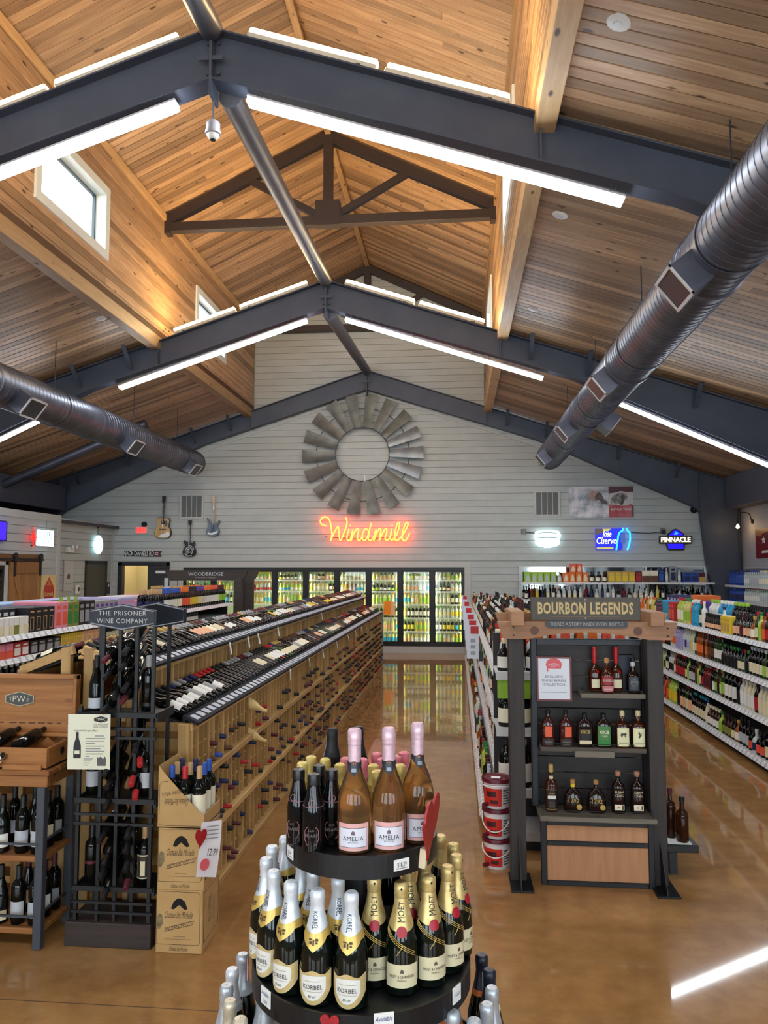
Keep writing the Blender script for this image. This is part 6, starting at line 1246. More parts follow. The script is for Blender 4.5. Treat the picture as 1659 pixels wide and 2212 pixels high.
# ---- black wire rack with the hexagonal sign
PR = thing('wire_rack', 'black wire bottle rack topped by a silver-rimmed hexagonal sign', 'rack', (0, 4.08, 0))
O('base_box', MB().cbox(-2.09, -1.615, -.02, .25, 0, .125, .004), wood('base_dark', (74, 60, 56), (52, 44, 42), 0, .55, knots=False), PR)
PXs = (-2.045, -1.925, -1.83, -1.735, -1.64)
for k, x in enumerate(PXs): O('front_post', MB().box(x - .009, x + .009, 0, .018, .125, 1.68 if k else 1.25), BLACKM, PR)
for x in (-2.045, -1.84, -1.64): O('rear_post', MB().box(x - .009, x + .009, .22, .238, .125, 1.68), BLACKM, PR)
for za, zb in ((1.195, 1.222), (.742, .768), (.285, .310)):
    for dz in (0, -.065, -.115): O('cross_bar', bx(-2.06, -1.615, -.012, 0, za + dz + (0 if dz else 0), zb + dz - (.012 if dz else 0)), BLACKM, PR)
    O('shelf_wire', MB().box(-2.06, -1.615, 0, .24, za, za + .008), BLACKM, PR)
    for x in (-2.06, -1.62): O('side_bar', bx(x, x + .012, 0, .24, za - .02, zb), BLACKM, PR)
for q, (dx, dy, rz2) in enumerate(((0, -.012, 0), (.10, .22, math.radians(-12)))):
    h = O('sign_panel', MB().prism([(x, z) for x, z in [(-.19, -.037), (0, -.072), (.19, -.037), (.19, .037), (0, .072), (-.19, .037)]], -.006, .006), M('sign_navy_black', (26, 30, 42), .45), PR, (-1.812 + dx * 1.0, dy, 1.735), (0, 0, rz2))
    P = [(-.178, -.032), (0, -.064), (.178, -.032), (.178, .032), (0, .064), (-.178, .032)]
    O('sign_rim', MB().tube([(x, -.0085, z) for x, z in P], .0035, 6, 0, True), M('rim_silver', (150, 156, 164), .4), h)
    if q == 0:
        TX('THE PRISONER', .036, M('sign_letters', (190, 190, 190), .5), h, (0, -.009, .021), width=.27, spacing=1.15); TX('WINE COMPANY', .036, MT['sign_letters'], h, (0, -.009, -.021), width=.285, spacing=1.15)
def rk(l, c, x, z, w, sh='bordeaux', lab=(.05, .13), sc=None): return parted(sh, 'dark', l, c, (x, 4.08 + .06, z), w, (0, 0, random.uniform(-.1, .1)), 'rack_wine_bottle', 'bottles standing in the wire rack', lab=lab)
rk('silver', 'black', -1.985, 1.222, 'at the upper outer end of the wire rack', 'burgundy', (.0 + .015, .07)); rk('black', 'grey', -1.688, 1.222, 'at the upper inner end of the wire rack', 'bordeaux', (.03, .05))
rk('silver', 'black', -1.99, .768, 'at the middle outer end of the wire rack'); rk('silver', 'black', -1.688, .768, 'at the middle inner end of the wire rack')
rk('burgundy', 'black', -1.985, .310, 'at the lower outer end of the wire rack', 'bordeaux', (.10, .115)); t = rk('black', 'tan', -1.688, .310, 'at the lower inner end of the wire rack', 'bordeaux', (.035, .155))
O('picture_label', MB().patch(lambda z_: .0386, -.9, .9, .15, .04, 8, 1), M('photo_label', (60, 52, 44), .5), t); O('figure', MB().patch(lambda z_: .0396, -.3, .35, .125, .05, 6, 1), K('cream'), t)
O('label_edge', MB().patch(lambda z_: .0383, -1.05, 1.05, .157, .034, 8, 1), K('cream'), t)
for li, (z0, nr) in enumerate(((1.29, 4), (.80, 4), (.345, 4))):
    for r in range(nr):
        for cidx, x in enumerate((-1.885, -1.79)):
            if li == 1 and r == 3 and cidx == 0: continue
            tilt = math.radians(112 + random.uniform(-4, 4)); z = z0 + r * .088 + (.045 if cidx else 0)
            e = Matrix.Rotation(random.uniform(-.12, .12) + (.35 if li == 1 and cidx else .1), 3, 'Z') @ Matrix.Rotation(tilt, 3, 'X')
            cp_ = 'red' if li == 1 and cidx and r < 3 else R_(['black', 'black', 'black', 'black', 'burgundy'])
            y = 4.16 + .10
            parted('bordeaux', 'dark', R_(['black', 'silver', 'white', 'black', 'black']), cp_, (x, y + .02, z + .05), f'{["upper", "middle", "lower"][li]} level, {nth(r + 1)} up, {["outer", "inner"][cidx]} column', e.to_euler(), 'tilted_wine_bottle', 'bottles tilted in the wire rack', desc=None)
t = thing('info_sheet', 'cream information sheet with bottle picture hung on the wire rack', 'sheet', (-1.962, 4.05, 0), (math.radians(1.5), 0, math.radians(4)))
SHT = M('sheet_cream', (232, 232, 208), .6); INK = M('sheet_ink', (40, 42, 46), .6)
O('paper', bx(-.117, .112, -.001, .001, .93, 1.222), SHT, t)
O('badge', MB().prism([(x + .06, z + 1.195) for x, z in hexp(.036, .017)], -.003, -.0012), INK, t); TX('TPWC', .018, SHT, t, (.06, -.0036, 1.195), width=.05)
TX('THE PRISONER', .011, INK, t, (.06, -.002, 1.167), width=.08, spacing=1.1); TX('WINE COMPANY', .011, INK, t, (.06, -.002, 1.155), width=.08, spacing=1.1)
TX('Unshackled Sauvignon Blanc', .014, INK, t, (-.02, -.002, 1.135), width=.13)
pb = SH['burgundy'][0]; O('bottle_print', MB().prism([(-.065 + r * .48, .99 + z * .46) for r, z in pb] + [(-.065 - r * .48, .99 + z * .46) for r, z in reversed(pb)], -.0028, -.0014), INK, t); O('label_print', bx(-.078, -.052, -.0036, -.0028, 1.012, 1.03), SHT, t)
for k, (a, b) in enumerate([(.03, .08), (-.02, .085), (-.02, .08), (-.02, .03), (-.02, .08), (-.02, .06), (-.02, .082), (-.02, .075), (-.02, .0)]): O('text_line', bx(a, b, -.0022, -.0012, 1.105 - .0135 * k, 1.110 - .0135 * k), M('print_grey'), t)
for k in range(4): O('text_line', bx(-.03, .02 - .008 * k, -.0022, -.0012, .985 - .011 * k, .989 - .011 * k), M('print_grey'), t)
O('crest_print', MB().prism([(.045, .95), (.09, .95), (.092, .985), (.085, 1.0), (.075, .985), (.062, 1.0), (.05, .99), (.043, 1.0)], -.0026, -.0013), M('print_dark_grey', (92, 92, 90), .6), t)

# ---- stack of wine cartons
INKB = M('carton_ink', (78, 62, 44), .7)
def oline(P, y, r=.0012): return MB().tube([(x, y, z) for x, z in P], r, 5, 0, True)
def wcase(z, label, dx=0, rot=0, top=False):
    t = thing('wine_case', label, 'carton', (-1.455 + dx, 4.04, z), (0, 0, rot), 'stacked wine cases')
    w, d, h = .125, .285, .318
    if not top:
        O('body', MB().cbox(-w, w, 0, d, 0, h, .004), CARD, t)
        O('hand_hole', MB().prism([(-.045, .225), (-.028, .222), (0, .245), (.028, .222), (.045, .225), (.03, .262), (.008, .278), (-.008, .278), (-.03, .262)], -.0012, .0), M('hole_black2', (18, 16, 14), .8), t)
        TX('Chateau Ste Michelle', .05, INKB, t, (-.002, -.001, .193), width=.15, slant=.25); TX('INDIAN WELLS', .03, INKB, t, (0, -.001, .137), (0, math.radians(-15), 0), width=.145, spacing=1.2)
        O('banner', oline([(-.078, .108), (.07, .147), (.082, .168), (-.066, .128)], -.001), INKB, t); TX('Chateau Ste Michelle', .03, INKB, t, (0, -.001, .022), width=.10, slant=.25)
        O('fine_print', MB().box(-.03, .035, -.001, 0, .083, .087).box(-.075, .075, -.001, 0, .070, .073), M('ink_brown_pale', (150, 122, 84), .7), t); O('wheat_print', MB().prism([(-.118, .12), (-.105, .118), (-.085, .15), (-.092, .19), (-.108, .20), (-.118, .18)], -.001, .0), mottled('wheat_ink', (150, 130, 92), (104, 96, 70), 30, .7), t)
        O('frame_line', oline([(-.12, .045), (.10, .045), (.112, .058), (.112, .30), (.10, .311), (-.12, .311)], -.001), INKB, t); O('side_line', MB().tube([(w + .001, .02, .05), (w + .001, .02, .30), (w + .001, .265, .30), (w + .001, .265, .05)], .0012, 5, 0, True), INKB, t)
        O('side_print', MB().box(w, w + .001, .10, .16, .12, .25).box(w, w + .001, .18, .20, .10, .22), mottled('vine_ink', (176, 146, 100), (130, 106, 72), 22, .7), t)
    else:
        T_ = .005
        O('front_panel', MB().prism([(-w, 0), (w, 0), (w, .075), (w - .012, .07), (-.07, .255), (-w, .318)], 0, T_), CARD, t)
        O('side_panel', MB().box(w - T_, w, T_, d, 0, .072), CARD, t); O('side_panel', MB().box(-w, -w + T_, T_, d, 0, h), CARD, t); O('rear_panel', MB().prism([(-w, 0), (w, 0), (w, .072), (-.07, .255), (-w, h)], d - T_, d), CARD, t); O('floor_panel', bx(-w, w, 0, d, 0, T_), CARDIN, t)
        TX('Chateau Ste Michelle', .05, INKB, t, (-.025, -.001, .135), (0, PI, 0), width=.13, slant=.25); TX('INDIAN WELLS', .028, INKB, t, (-.05, -.001, .18), (0, PI + math.radians(-12), 0), width=.11, spacing=1.2)
        O('frame_line', MB().tube([(x, -.001, z) for x, z in [(-.07, .24), (-.108, .235), (-.118, .22), (-.118, .022), (-.108, .012), (.105, .012)]], .0012, 5), INKB, t)
    return t
wcase(0, 'tan wine case with black hand hole standing on the floor', 0, 0); wcase(.318, 'tan wine case, middle one, with price sheet hung on its edge', .004, math.radians(1.2)); wcase(.636, 'tan wine case cut open diagonally to show bottles, topmost', -.001, 0, True)
sp = [(-.095, .06, 'blue'), (-.06, .10, 'tan'), (-.035, .05, 'tan'), (.0, .08, 'tan'), (.028, .05, 'red'), (.065, .05, 'tan'), (.085, .13, 'blue'), (-.03, .20, 'navy'), (.035, .20, 'blue'), (-.08, .20, 'blue'), (.085, .22, 'navy')]
px = [(-.083, .07), (0, .055), (.083, .06), (-.083, .145), (0, .135), (.083, .14), (-.083, .22), (0, .22), (.083, .22)]
cc = ['blue', 'red', 'tan', 'tan', 'tan', 'blue', 'navy', 'navy', 'blue']
for k, (x, y) in enumerate(px): parted('bordeaux', 'dark', 'ivory', cc[k], (-1.456 + x * .93, 4.04 + y, .641), f'{nth(k + 1)} in the cut-open case', (0, 0, .3), 'cased_wine_bottle', 'bottles in the open case', lab=(.05, .16))
t = thing('price_sheet', 'white paper with red heart and 12.99 price on the case edge', 'sheet', (-1.322, 4.045, .40), (0, math.radians(6), math.radians(48)))
vs = []; 
for i in range(7):
    for j in range(5): u, v_ = j / 4, i / 6; vs.append((-.055 + .12 * u, -.004 - .012 * math.sin(v_ * 3) * (u), .27 * v_ - .02 * u * (1 - v_)))
O('paper', MB().add(vs, [(i * 5 + j, i * 5 + j + 1, i * 5 + j + 6, i * 5 + j + 5) for i in range(6) for j in range(4)], 0, True), M('sheet_white', (236, 232, 236), .6), t)
heart = lambda s: [(s * .016 * 16 * math.sin(a) ** 3 / 4, s * .016 * (13 * math.cos(a) - 5 * math.cos(2 * a) - 2 * math.cos(3 * a) - math.cos(4 * a)) / 4) for a in [2 * PI * k / 28 for k in range(28)]]
O('heart', MB().prism([(x * .7 - .06, z * 1.15 + .20) for x, z in heart(.75)], -.022, -.018), M('glitter_red', (176, 30, 36), .4), t); TX('12.99', .05, INK, t, (.02, -.021, .115), (0, math.radians(8), 0), width=.06); O('stamp', MB().prism([(x * .9 - .02, z + .06) for x, z in [(.03 * math.cos(a), .03 * math.sin(a)) for a in [2 * PI * k / 14 for k in range(14)]]], -.021, -.0195), M('stamp_pink'), t)
for k in range(4): O('text_line', bx(-.03, .045, -.019, -.018, .245 - .02 * k, .25 - .02 * k), M('print_grey'), t)

# ================================================================ CHAMPAGNE TOWER
TW = (-.275, 2.245)
tower = thing('tiered_display', 'round black tiered display stand holding sparkling wine', 'display', (*TW, 0))
TRM = M('tier_black', (18, 19, 22), .38)
O('pole', MB().lathe([(.055, .02), (.055, 1.22)], 28), TRM, tower)
O('base', MB().lathe([(0, .03), (.40, .03), (.44, .02), (.44, 0), (0, 0)], 48), TRM, tower)
def tray(z, r, h=.052):
    return O('tray', MB().lathe([(0, z), (r - .006, z), (r - .006, z + .007), (r, z + .007), (r, z - h), (r - .008, z - h), (r - .008, z - .010), (0, z - .010)], 72, 0, None, False), TRM, tower)
TZ = (1.250, .906, .57, .25)
trays = [tray(z, r) for z, r in zip(TZ, (.215, .306, .425, .45))]
CHP = SH['champagne'][0]; CR_ = lambda z: rad(CHP, z)
CG = M('champagne_green', (10, 17, 12), .05, spec=.5); FOILW = mottled('white_foil', (214, 220, 228), (232, 236, 240), 60, .32, .25, bmp=.25)
COLG = M('collar_gold', (214, 180, 96), .35, .35); LABG = mottled('label_gold', (206, 178, 116), (224, 202, 150), 30, .4, .2)
G_BODY = MB().lathe(CHP, 28).mesh('glass', CG)
def cache(k, fn):
    if k not in BC: BC[k] = fn()
    return BC[k]
def korbel(x, y, rot, where, main=True):
    t = thing('sparkling_wine_bottle', f'white-foiled sparkling bottle with gold collar, {where}', 'bottle', (x, y, TZ[1]), (0, 0, rot), 'white-foiled bottles on the middle tier'); t.scale = (1, 1, .92)
    O('glass', G_BODY, None, t)
    O('foil', cache('kf', lambda: MB().lathe([(r + .001, z) for r, z in [(CR_(.188), .188), (CR_(.205), .205), (CR_(.235), .235), (.0162, .255), (.0175, .262), (.0172, .270), (.0182, .276), (.0176, .29), (.013, .296), (.0001, .2965)]], 28).mesh('foil', FOILW)), None, t)
    O('collar', cache('kc', lambda: MB().patch(CR_, -PI, PI, lambda a: .196 - .006 * math.cos(a * 2), lambda a: .180 - .034 * max(0, 1 - abs(a) / 1.05) ** .8, 36, 3, 0, .0022).mesh('collar', COLG)), None, t)
    O('crest', cache('kr', lambda: MB().patch(CR_, -.36, -.10, .179, .175, 4, 1, 0, .0032).patch(CR_, -.30, -.12, .173, .165, 4, 1, 0, .0032).patch(CR_, .10, .34, .179, .173, 4, 1, 0, .0032).patch(CR_, .14, .30, .171, .166, 4, 1, 0, .0032).patch(CR_, -.06, .06, .176, .162, 3, 1, 0, .0034).mesh('crest', M('crest_brown', (84, 62, 34), .5))), None, t)
    TX('KORBEL', .015, M('ink_navy', (40, 46, 70), .5), t, width=.044, bend=(lambda z: CR_(z) + .0015, .222, 0, .019), turn=-PI / 2)
    O('label', cache('kl', lambda: MB().patch(CR_, -1.2, 1.2, lambda a: .094 + .005 * math.cos(a * 5), lambda a: .010 + .040 * (abs(a) / 1.2) ** 2.2, 28, 5, 0, .0010).mesh('label', LABG)), None, t)
    O('label_center', cache('kw', lambda: MB().patch(CR_, -.78, .78, lambda a: .086 - .004 * (a / .78) ** 2, lambda a: .022 + .028 * (abs(a) / .78) ** 2, 20, 4, 0, .0018).mesh('label_center', M('label_pearl', (232, 230, 222), .45))), None, t)
    TX('KORBEL', .0165, M('ink_black', (30, 30, 34), .5), t, width=.050, bend=(lambda z: CR_(z) + .0014, .056, 0, .0435)); TX('Brut', .011, M('ink_black'), t, bend=(lambda z: CR_(z) + .0014, .033, 0, .0435), slant=.3)
    O('label_line', cache('kn', lambda: MB().patch(CR_, -.5, .5, .0725, .0712, 8, 1, 0, .0026).patch(CR_, -.55, .55, .0455, .0443, 8, 1, 0, .0026).mesh('label_line', M('line_tan', (176, 164, 140), .5))), None, t)
def moet(x, y, rot, where):
    t = thing('champagne_bottle', f'gold-foiled champagne bottle with red seal, {where}', 'bottle', (x, y, TZ[1]), (0, 0, rot), 'gold-foiled bottles on the middle tier'); t.scale = (1, 1, .92)
    O('glass', G_BODY, None, t)
    O('foil', cache('mf', lambda: MB().patch(CR_, -PI, PI, .255, lambda a: .186 - .016 * math.cos(a), 36, 5, 0, .0012).lathe([(r + .0012, z) for r, z in [(.0166, .255), (.0178, .262), (.0172, .270), (.0184, .276), (.0178, .29), (.013, .296), (.0001, .2966)]], 36).mesh('foil', GOLD)), None, t)
    TX('MOËT', .020, M('ink_black'), t, width=.052, bend=(lambda z: CR_(z) + .0016, .222, 0, .0205), turn=PI / 2)
    O('star', cache('ms', lambda: MB().patch(CR_, -.14, .14, lambda a: .283 + .003 * (1 - abs(a) / .14), lambda a: .280 - .003 * (1 - abs(a) / .14), 6, 1, 0, .0026).mesh('star', M('ink_black'))), None, t)
    O('seal', cache('mr', lambda: MB().patch(CR_, -.40, .40, lambda a: .172 + .0145 * math.sqrt(max(0, 1 - (a / .4) ** 2)), lambda a: .172 - .0145 * math.sqrt(max(0, 1 - (a / .4) ** 2)), 16, 2, 0, .0024).mesh('seal', M('seal_red', (170, 26, 44), .4))), None, t)
    def sash():
        mb = MB()
        for a0, z0, a1, z1 in ((-1.5, .182, .85, .118), (-1.5, .177, .85, .113), (-1.5, .172, .85, .108), (.08, .139, -.32, .112)):
            mb.tube([((CR_(z) + .0012) * math.sin(a), -(CR_(z) + .0012) * math.cos(a), z) for a, z in [(a0 + (a1 - a0) * k / 14, z0 + (z1 - z0) * k / 14) for k in range(15)]], .0008, 5)
        return mb.mesh('sash_line', COLG)
    O('sash_line', cache('mh', sash), None, t)
    O('label', cache('ml', lambda: MB().patch(CR_, -1.05, 1.05, .088, .026, 16, 2, 0, .001).mesh('label', M('label_cream', (226, 214, 176), .5))), None, t)
    TX('MOËT & CHANDON', .0115, M('ink_black'), t, width=.064, bend=(lambda z: CR_(z) + .0008, .056, 0, .0435)); TX('IMPERIAL', .006, M('ink_grey', (90, 84, 70), .5), t, bend=(lambda z: CR_(z) + .0008, .046, 0, .0435))
    O('crest', cache('mc', lambda: MB().patch(CR_, -.10, .10, lambda a: .073 + .004 * math.cos(a * 20), .066, 6, 1, 0, .0018).mesh('crest', M('ink_grey'))), None, t)
KP = [(-.363, 2.034, .02), (-.273, 2.025, .0), (-.443, 2.077, -.4), (-.506, 2.146, -.55), (-.322, 2.118, .35), (-.399, 2.163, -.2), (-.549, 2.235, -.8), (-.555, 2.33, 1.5), (-.535, 2.415, 2.6), (-.448, 2.25, 2.4)]
kw = ['second from the front edge', 'in front beside the gold-foiled bottles', 'third round the front edge', 'fourth round the edge', 'behind the two front ones', 'inner one behind the second', 'at the side edge', 'past the side edge, turned away', 'hindmost on the side, turned away', 'inside near the pole, turned away']
for (x, y, r), w in zip(KP, kw): korbel(x * .9885 - .002, y * .9885 + .006, r - .12, w)
MP = [(-.228, 2.134, .15), (-.152, 2.104, .1), (-.081, 2.150, .45), (-.031, 2.225, .75), (-.006, 2.31, 1.1), (-.138, 2.215, .3), (-.015, 2.40, 1.6), (-.098, 2.29, .9), (-.055, 2.47, 2.2)]
mw = ['next to the white-foiled ones', 'foremost with sash in full view', 'second round the edge under the price label', 'third round the edge', 'fourth round the edge', 'inner one behind the foremost', 'fifth round the edge', 'inner one below the glitter heart', 'hindmost on the edge']
for (x, y, r), w in zip(MP, mw): moet(x * .9885, y * .9885 + .006, r, w)
parted('champagne', 'dark', 'cream', 'black', (-.31, 2.36, TZ[1]), 'by the pole of the middle tier', (0, 0, .5), 'champagne_bottle', 'dark bottles by the pole'); parted('champagne', 'dark', 'white', 'black', (-.21, 2.385, TZ[1]), 'hindmost by the pole of the middle tier', (0, 0, .2), 'champagne_bottle', 'dark bottles by the pole')

# ---- top tier
AMP = [(0, 0), (.038, 0), (.0445, .006), (.0455, .02), (.0455, .125), (.042, .150), (.033, .178), (.023, .203), (.0175, .222), (.0165, .24), (.0165, .275), (.0150, .312)]
AR = lambda z: rad(AMP, z)
ROSE = M('rose_wine', (255, 194, 128), .03, trans=.93, ior=1.36); PFOIL = mottled('pink_foil', (212, 176, 190), (228, 196, 206), 50, .35, .3, bmp=.2)
LPK = M('label_pink', (232, 176, 172), .45); LWH = M('label_lilac_white', (226, 226, 236), .45)
for x, y, r, w in ((-.277, 2.098, .06, 'first from the black bottles'), (-.186, 2.118, .10, 'middle one of three'), (-.112, 2.192, .35, 'third, half behind the glitter heart')):
    t = thing('rose_wine_bottle', f'clear rosé bottle with pink foil and label, {w}', 'bottle', (x, y, TZ[0]), (0, 0, r), 'rosé bottles on the top tier')
    O('glass', cache('ag', lambda: MB().lathe(AMP, 36).mesh('glass', ROSE)), None, t)
    O('foil', cache('af', lambda: MB().patch(AR, -PI, PI, .275, lambda a: .236 - .006 * abs(math.sin(a)) , 32, 3, 0, .0012).lathe([(.0168, .274), (.0186, .280), (.0178, .284), (.0190, .290), (.0184, .313), (.014, .319), (.0001, .3195)], 32).mesh('foil', PFOIL)), None, t)
    O('neck_band', cache('ab', lambda: MB().patch(AR, -PI, PI, lambda a: .236 - .010 * max(0, 1 - abs(a) / 1.2), lambda a: .222 - .024 * max(0, 1 - abs(a) / 1.1), 32, 3, 0, .0020).mesh('neck_band', M('band_slate', (44, 46, 56), .35))), None, t)
    O('charm', MB().patch(AR, -.28, .28, .218, .209, 6, 1, 0, .0034), M('charm_silver', (150, 156, 166), .3, .6), t)
    O('label', cache('al', lambda: MB().patch(AR, -.98, .98, .082, .012, 16, 2, 0, .001).mesh('label', LPK)), None, t)
    O('label_edge', cache('ae', lambda: MB().patch(AR, -.86, .86, .071, .021, 16, 2, 0, .0014).mesh('label_edge', M('edge_slate', (96, 90, 104), .45))), None, t)
    O('label_center', cache('aw', lambda: MB().patch(AR, -.83, .83, .0695, .0225, 16, 2, 0, .0018).mesh('label_center', LWH)), None, t)
    TX('AMELIA', .0165, M('ink_black'), t, width=.054, spacing=1.1, bend=(lambda z: AR(z) + .0012, .0435, 0, .0455)); TX('BRUT ROSE', .005, M('ink_grey'), t, bend=(lambda z: AR(z) + .0012, .034, 0, .0455))
    O('crest', cache('ac', lambda: MB().patch(AR, -.11, .11, lambda a: .0655 - abs(a) * .05, .0535, 6, 1, 0, .0026).mesh('crest', M('crest_mauve', (120, 96, 104), .5))), None, t)
MN = SH['mini'][0]; MNR = lambda z: rad(MN, z)
BLK = [(0, 0), (.025, 0), (.0305, .005), (.0305, .10), (.027, .125), (.0195, .150), (.0165, .172), (.0165, .19), (.0150, .198), (.006, .2015), (0, .2018)]
BR = lambda z: rad(BLK, z)
BP2 = M('band_pink', (176, 120, 128), .4)
for x, y, r, w in ((-.386, 2.088, .0, 'foremost'), (-.437, 2.135, -.35, 'at the outer edge'), (-.346, 2.140, .2, 'next to the rosé'), (-.388, 2.182, -.1, 'hindmost')):
    t = thing('black_wine_bottle', f'small glossy black sparkling bottle, {w} of four on the top tier', 'bottle', (x, y, TZ[0]), (0, 0, r), 'small black bottles on the top tier')
    O('glass', cache('bg', lambda: MB().lathe(BLK, 24).mesh('glass', M('gloss_black', (10, 10, 13), .06, spec=.4))), None, t); O('capsule', cache('bc', lambda: MB().lathe([(r_ + .0008, z) for r_, z in BLK if z > .16], 24).mesh('capsule', M('capsule_black', (22, 22, 25), .3))), None, t)
    def emb():
        mb = MB()
        ang = lambda P: [((BR(z) + .0008) * math.sin(a), -(BR(z) + .0008) * math.cos(a), z) for a, z in P]
        mb.tube(ang([(-.62, .035), (-.62, .058), (-.45, .066), (.45, .066), (.62, .058), (.62, .035), (.4, .022), (-.4, .022)]), .0007, 5, 0, True)
        mb.tube(ang([(.35 * math.cos(k * PI / 8), .128 + .008 * math.sin(k * PI / 8)) for k in range(16)]), .0008, 5, 0, True); mb.tube(ang([(2 * PI * k / 24, .118) for k in range(24)]), .0005, 4, 0, True)
        return mb.mesh('emblem', BP2)
    O('emblem', cache('be', emb), None, t); TX('BELAIRE', .012, M('emboss_grey', (120, 108, 112), .4), t, width=.034, bend=(BR, .046, 0, .0305)); TX('LUC', .008, MT['emboss_grey'], t, bend=(BR, .059, 0, .0305)); TX('BRUT', .007, MT['emboss_grey'], t, width=.022, turn=PI / 2, bend=(BR, .155, 0, .02))
def minis(L, nm, glass, foil, desc, lab=None):
    for k, (x, y) in enumerate(L):
        t = thing(nm, f'{desc}, {nth(k + 1)} round the top tier', 'bottle', (x, y, TZ[0]), (0, 0, random.uniform(-.5, .5)), desc + 's')
        O('glass', cache(('mg', nm), lambda: MB().lathe(MN, 20).mesh('glass', glass)), None, t); O('foil', cache(('mf', nm), lambda: MB().lathe([(r + .0008, z) for r, z in MN if z > .12] , 20).mesh('foil', foil)), None, t)
        O('label', cache(('ml', nm), lambda: MB().patch(MNR, -1.1, 1.1, .072, .025, 10, 2).mesh('label', lab or M('label_cream'))), None, t)
minis([(-.452, 2.262), (-.440, 2.335), (-.393, 2.312), (-.340, 2.255), (-.282, 2.185), (-.225, 2.190), (-.243, 2.255), (-.166, 2.262), (-.110, 2.308), (-.100, 2.250)], 'small_sparkling_bottle', M('gold_wine', (206, 170, 84), .05, trans=.35), M('foil_pale_gold', (222, 200, 120), .4, .25), 'small gold-topped sparkling bottle')
minis([(-.335, 2.325), (-.283, 2.322), (-.248, 2.395), (-.223, 2.330), (-.186, 2.362), (-.165, 2.415)], 'small_pink_bottle', M('pink_wine', (216, 120, 120), .06, trans=.3), M('foil_rose', (226, 128, 142), .4, .2), 'small pink-topped sparkling bottle', LPK)
for x, y, w in ((-.384, 2.385, 'first'), (-.308, 2.418, 'second')): 
    t = parted('champagne', 'dark', 'lime', 'black', (x, y, TZ[0]), f'{w} tall one behind the small bottles', (0, 0, -.6), 'champagne_bottle', 'tall dark bottles on the top tier'); t.scale = (.95, .95, .88)
    O('side_label', MB().patch(CR_, -1.6, -.5, .275, .19, 8, 4, 0, .0022), PMat('silver'), t)
# ---- lower tier
T3 = [(-.636, 2.309, 'silver', 'silver'), (-.642, 2.224, 'white', 'silver'), (-.633, 2.139, 'silver', 'silver'), (-.602, 2.067, 'cream', 'tan'), (-.552, 1.990, 'cream', 'tan'), (.066, 2.371, 'navy', 'orange'), (.085, 2.288, 'navy', 'white'), (.088, 2.194, 'silver', 'blue'), (.072, 2.114, 'silver', 'blue'), (.037, 2.04, 'silver', 'cream'), (-.016, 2.07, 'silver', 'blue'), (-.53, 2.13, 'silver', 'silver'), (-.02, 2.20, 'silver', 'orange')]
PMs = {'silver': mottled('silver_foil', (176, 184, 192), (200, 206, 212), 60, .3, .4, bmp=.2), 'white': FOILW, 'cream': mottled('champagne_foil', (196, 184, 160), (214, 206, 186), 60, .32, .35, bmp=.2), 'navy': M('foil_navy', (30, 36, 52), .35)}
ord_ = ['first', 'second', 'third', 'fourth', 'fifth', 'first', 'second', 'third', 'fourth', 'fifth', 'sixth', 'sixth', 'seventh']
for k, (x, y, f, l) in enumerate(T3):
    side = 'crate-table side' if x < -.3 else 'bucket side'
    t = thing('lower_tier_bottle', f'{f}-foiled dark bottle, {ord_[k]} on the {side} of the low tier', 'bottle', (x, y, TZ[2]), (0, 0, math.atan2(x - TW[0], -(y - TW[1]))), 'bottles on the low tier')
    O('glass', G_BODY, None, t); O('foil', cache(('tf', f), lambda: MB().lathe([(r + .001, z) for r, z in [(CR_(.205), .205), (CR_(.235), .235), (.0162, .255), (.0175, .262), (.0172, .270), (.0182, .276), (.0176, .29), (.013, .296), (.0001, .2965)]], 24).mesh('foil', PMs[f])), None, t)
    O('neck_band', cache(('tb', l), lambda: MB().patch(CR_, -PI, PI, .205, .19, 24, 1, 0, .0012).mesh('neck_band', PMat(l))), None, t); O('label', cache('tl', lambda: MB().patch(CR_, -1.0, 1.0, .095, .03, 12, 2).mesh('label', M('label_cream'))), None, t)
    if f == 'navy': O('side_label', MB().patch(CR_, -1.9, -.9, .255, .16, 6, 3, 0, .0022), PMat('grey'), t)
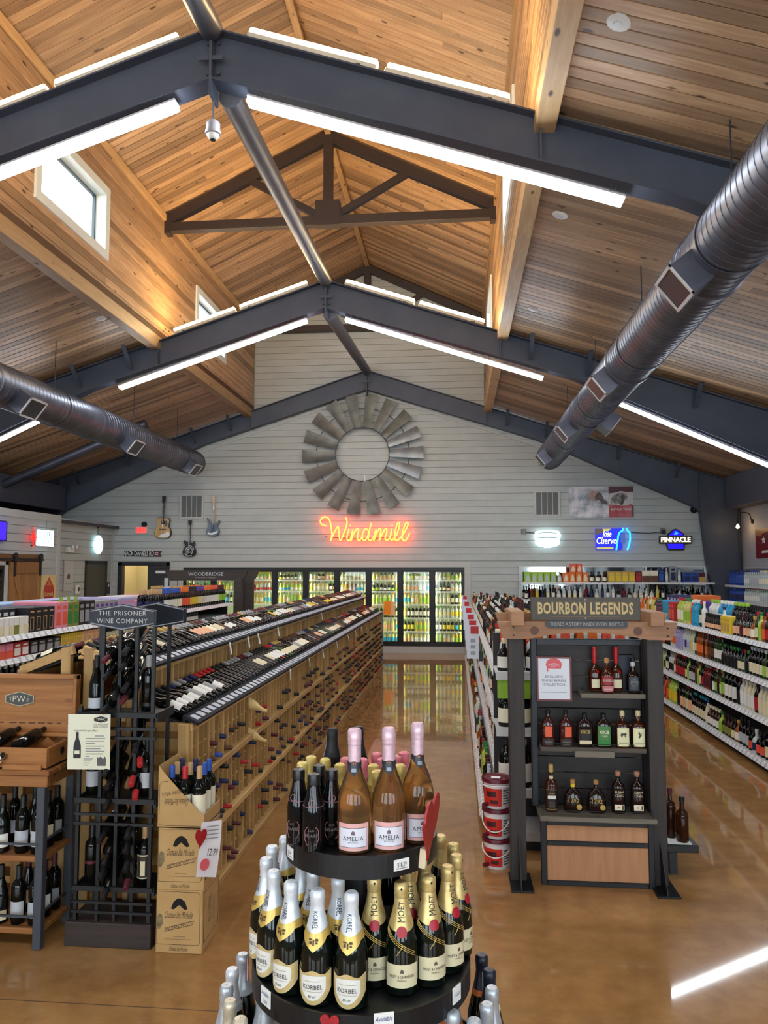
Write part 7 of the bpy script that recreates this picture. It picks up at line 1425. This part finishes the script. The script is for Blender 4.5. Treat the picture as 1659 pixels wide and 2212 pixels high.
# ---- hearts and price labels stuck to the trays
def on_rim(a, r, z, tilt=0): return (TW[0] + r * math.sin(a), TW[1] - r * math.cos(a), z)
GLIT = M('glitter_red'); v = coords(GLIT, (1, 1, 1), False); vo = nodes(GLIT)[0].new('ShaderNodeTexVoronoi'); vo.inputs['Scale'].default_value = 420; nodes(GLIT)[1].new(v, vo.inputs['Vector'])
setcol(GLIT, ramp(GLIT, vo.outputs['Distance'], [(0, (255, 150, 150)), (.22, (186, 30, 38)), (.6, (150, 20, 28))]))
t = thing('glitter_heart', 'big red glitter heart fixed to the top tray edge', 'heart', (-.083, 2.12, 1.222), (math.radians(6), 0, math.radians(79)))
O('front', MB().prism([(x * 1.15, z * 1.28 + .098) for x, z in heart(1.15)], -.003, .003), GLIT, t); O('clip', bx(-.012, .012, .002, .02, -.02, .03), M('heart_backing', (226, 206, 170), .6), t)
t = thing('glitter_heart', 'small red glitter heart on the front edge of the middle tray', 'heart', (*on_rim(-.13, .310, 0)[:2], .896), (math.radians(-4), 0, -.13)); O('front', MB().prism([(x * .42, z * .42) for x, z in heart(.9)], -.002, .002), GLIT, t)
def ptag(lines, a, r, z, w, h, label, hand=False):
    x, y, z = on_rim(a, r + .003, z); t = thing('price_label', label, 'label', (x, y, z), (0, 0, a)); O('card', bx(-w / 2, w / 2, -.0015, .0015, -h / 2, h / 2), PAPER, t)
    for k, (s, sz, ww) in enumerate(lines): TX(s, sz, M('pen_blue', (70, 76, 140), .6) if hand else M('ink'), t, (0, -.0025, h * .18 - k * h * .42 if len(lines) > 1 else 0), width=ww, slant=.2 if hand else 0)
    if not hand: O('fine_print', bx(-w * .36, w * .36, -.0022, -.0015, -h * .36, -h * .28), M('print_grey'), t)
ptag([('$18.29', .017, .028)], .62, .215, TZ[0] - .022, .046, .028, 'white $18.29 price label on the top tray edge'); ptag([('$15.49', .014, .022)], -.98, .215, TZ[0] - .022, .038, .03, 'white price label on the top tray below the black bottles')
ptag([('Available', .016, .042), ('Cold', .017, .022)], .30, .306, TZ[1] - .008, .05, .044, 'handwritten Available Cold card on the front of the middle tray', True); ptag([('Available', .015, .036), ('Cold', .016, .02)], -.80, .306, TZ[1] - .008, .044, .042, 'handwritten Available Cold card below the white-foiled bottles', True); ptag([('Cold', .014, .02)], 1.05, .306, TZ[1] - .008, .038, .04, 'handwritten card on the gold-foil side of the middle tray', True)
o = O('pink_card', MB().box(-.012, .012, -.001, .001, -.03, .02), PMat('pink'), None, on_rim(-1.35, .318, TZ[1] - .01), (0, 0, -1.35)); tag(o, 'small pink card at the side edge of the middle tray', 'card')
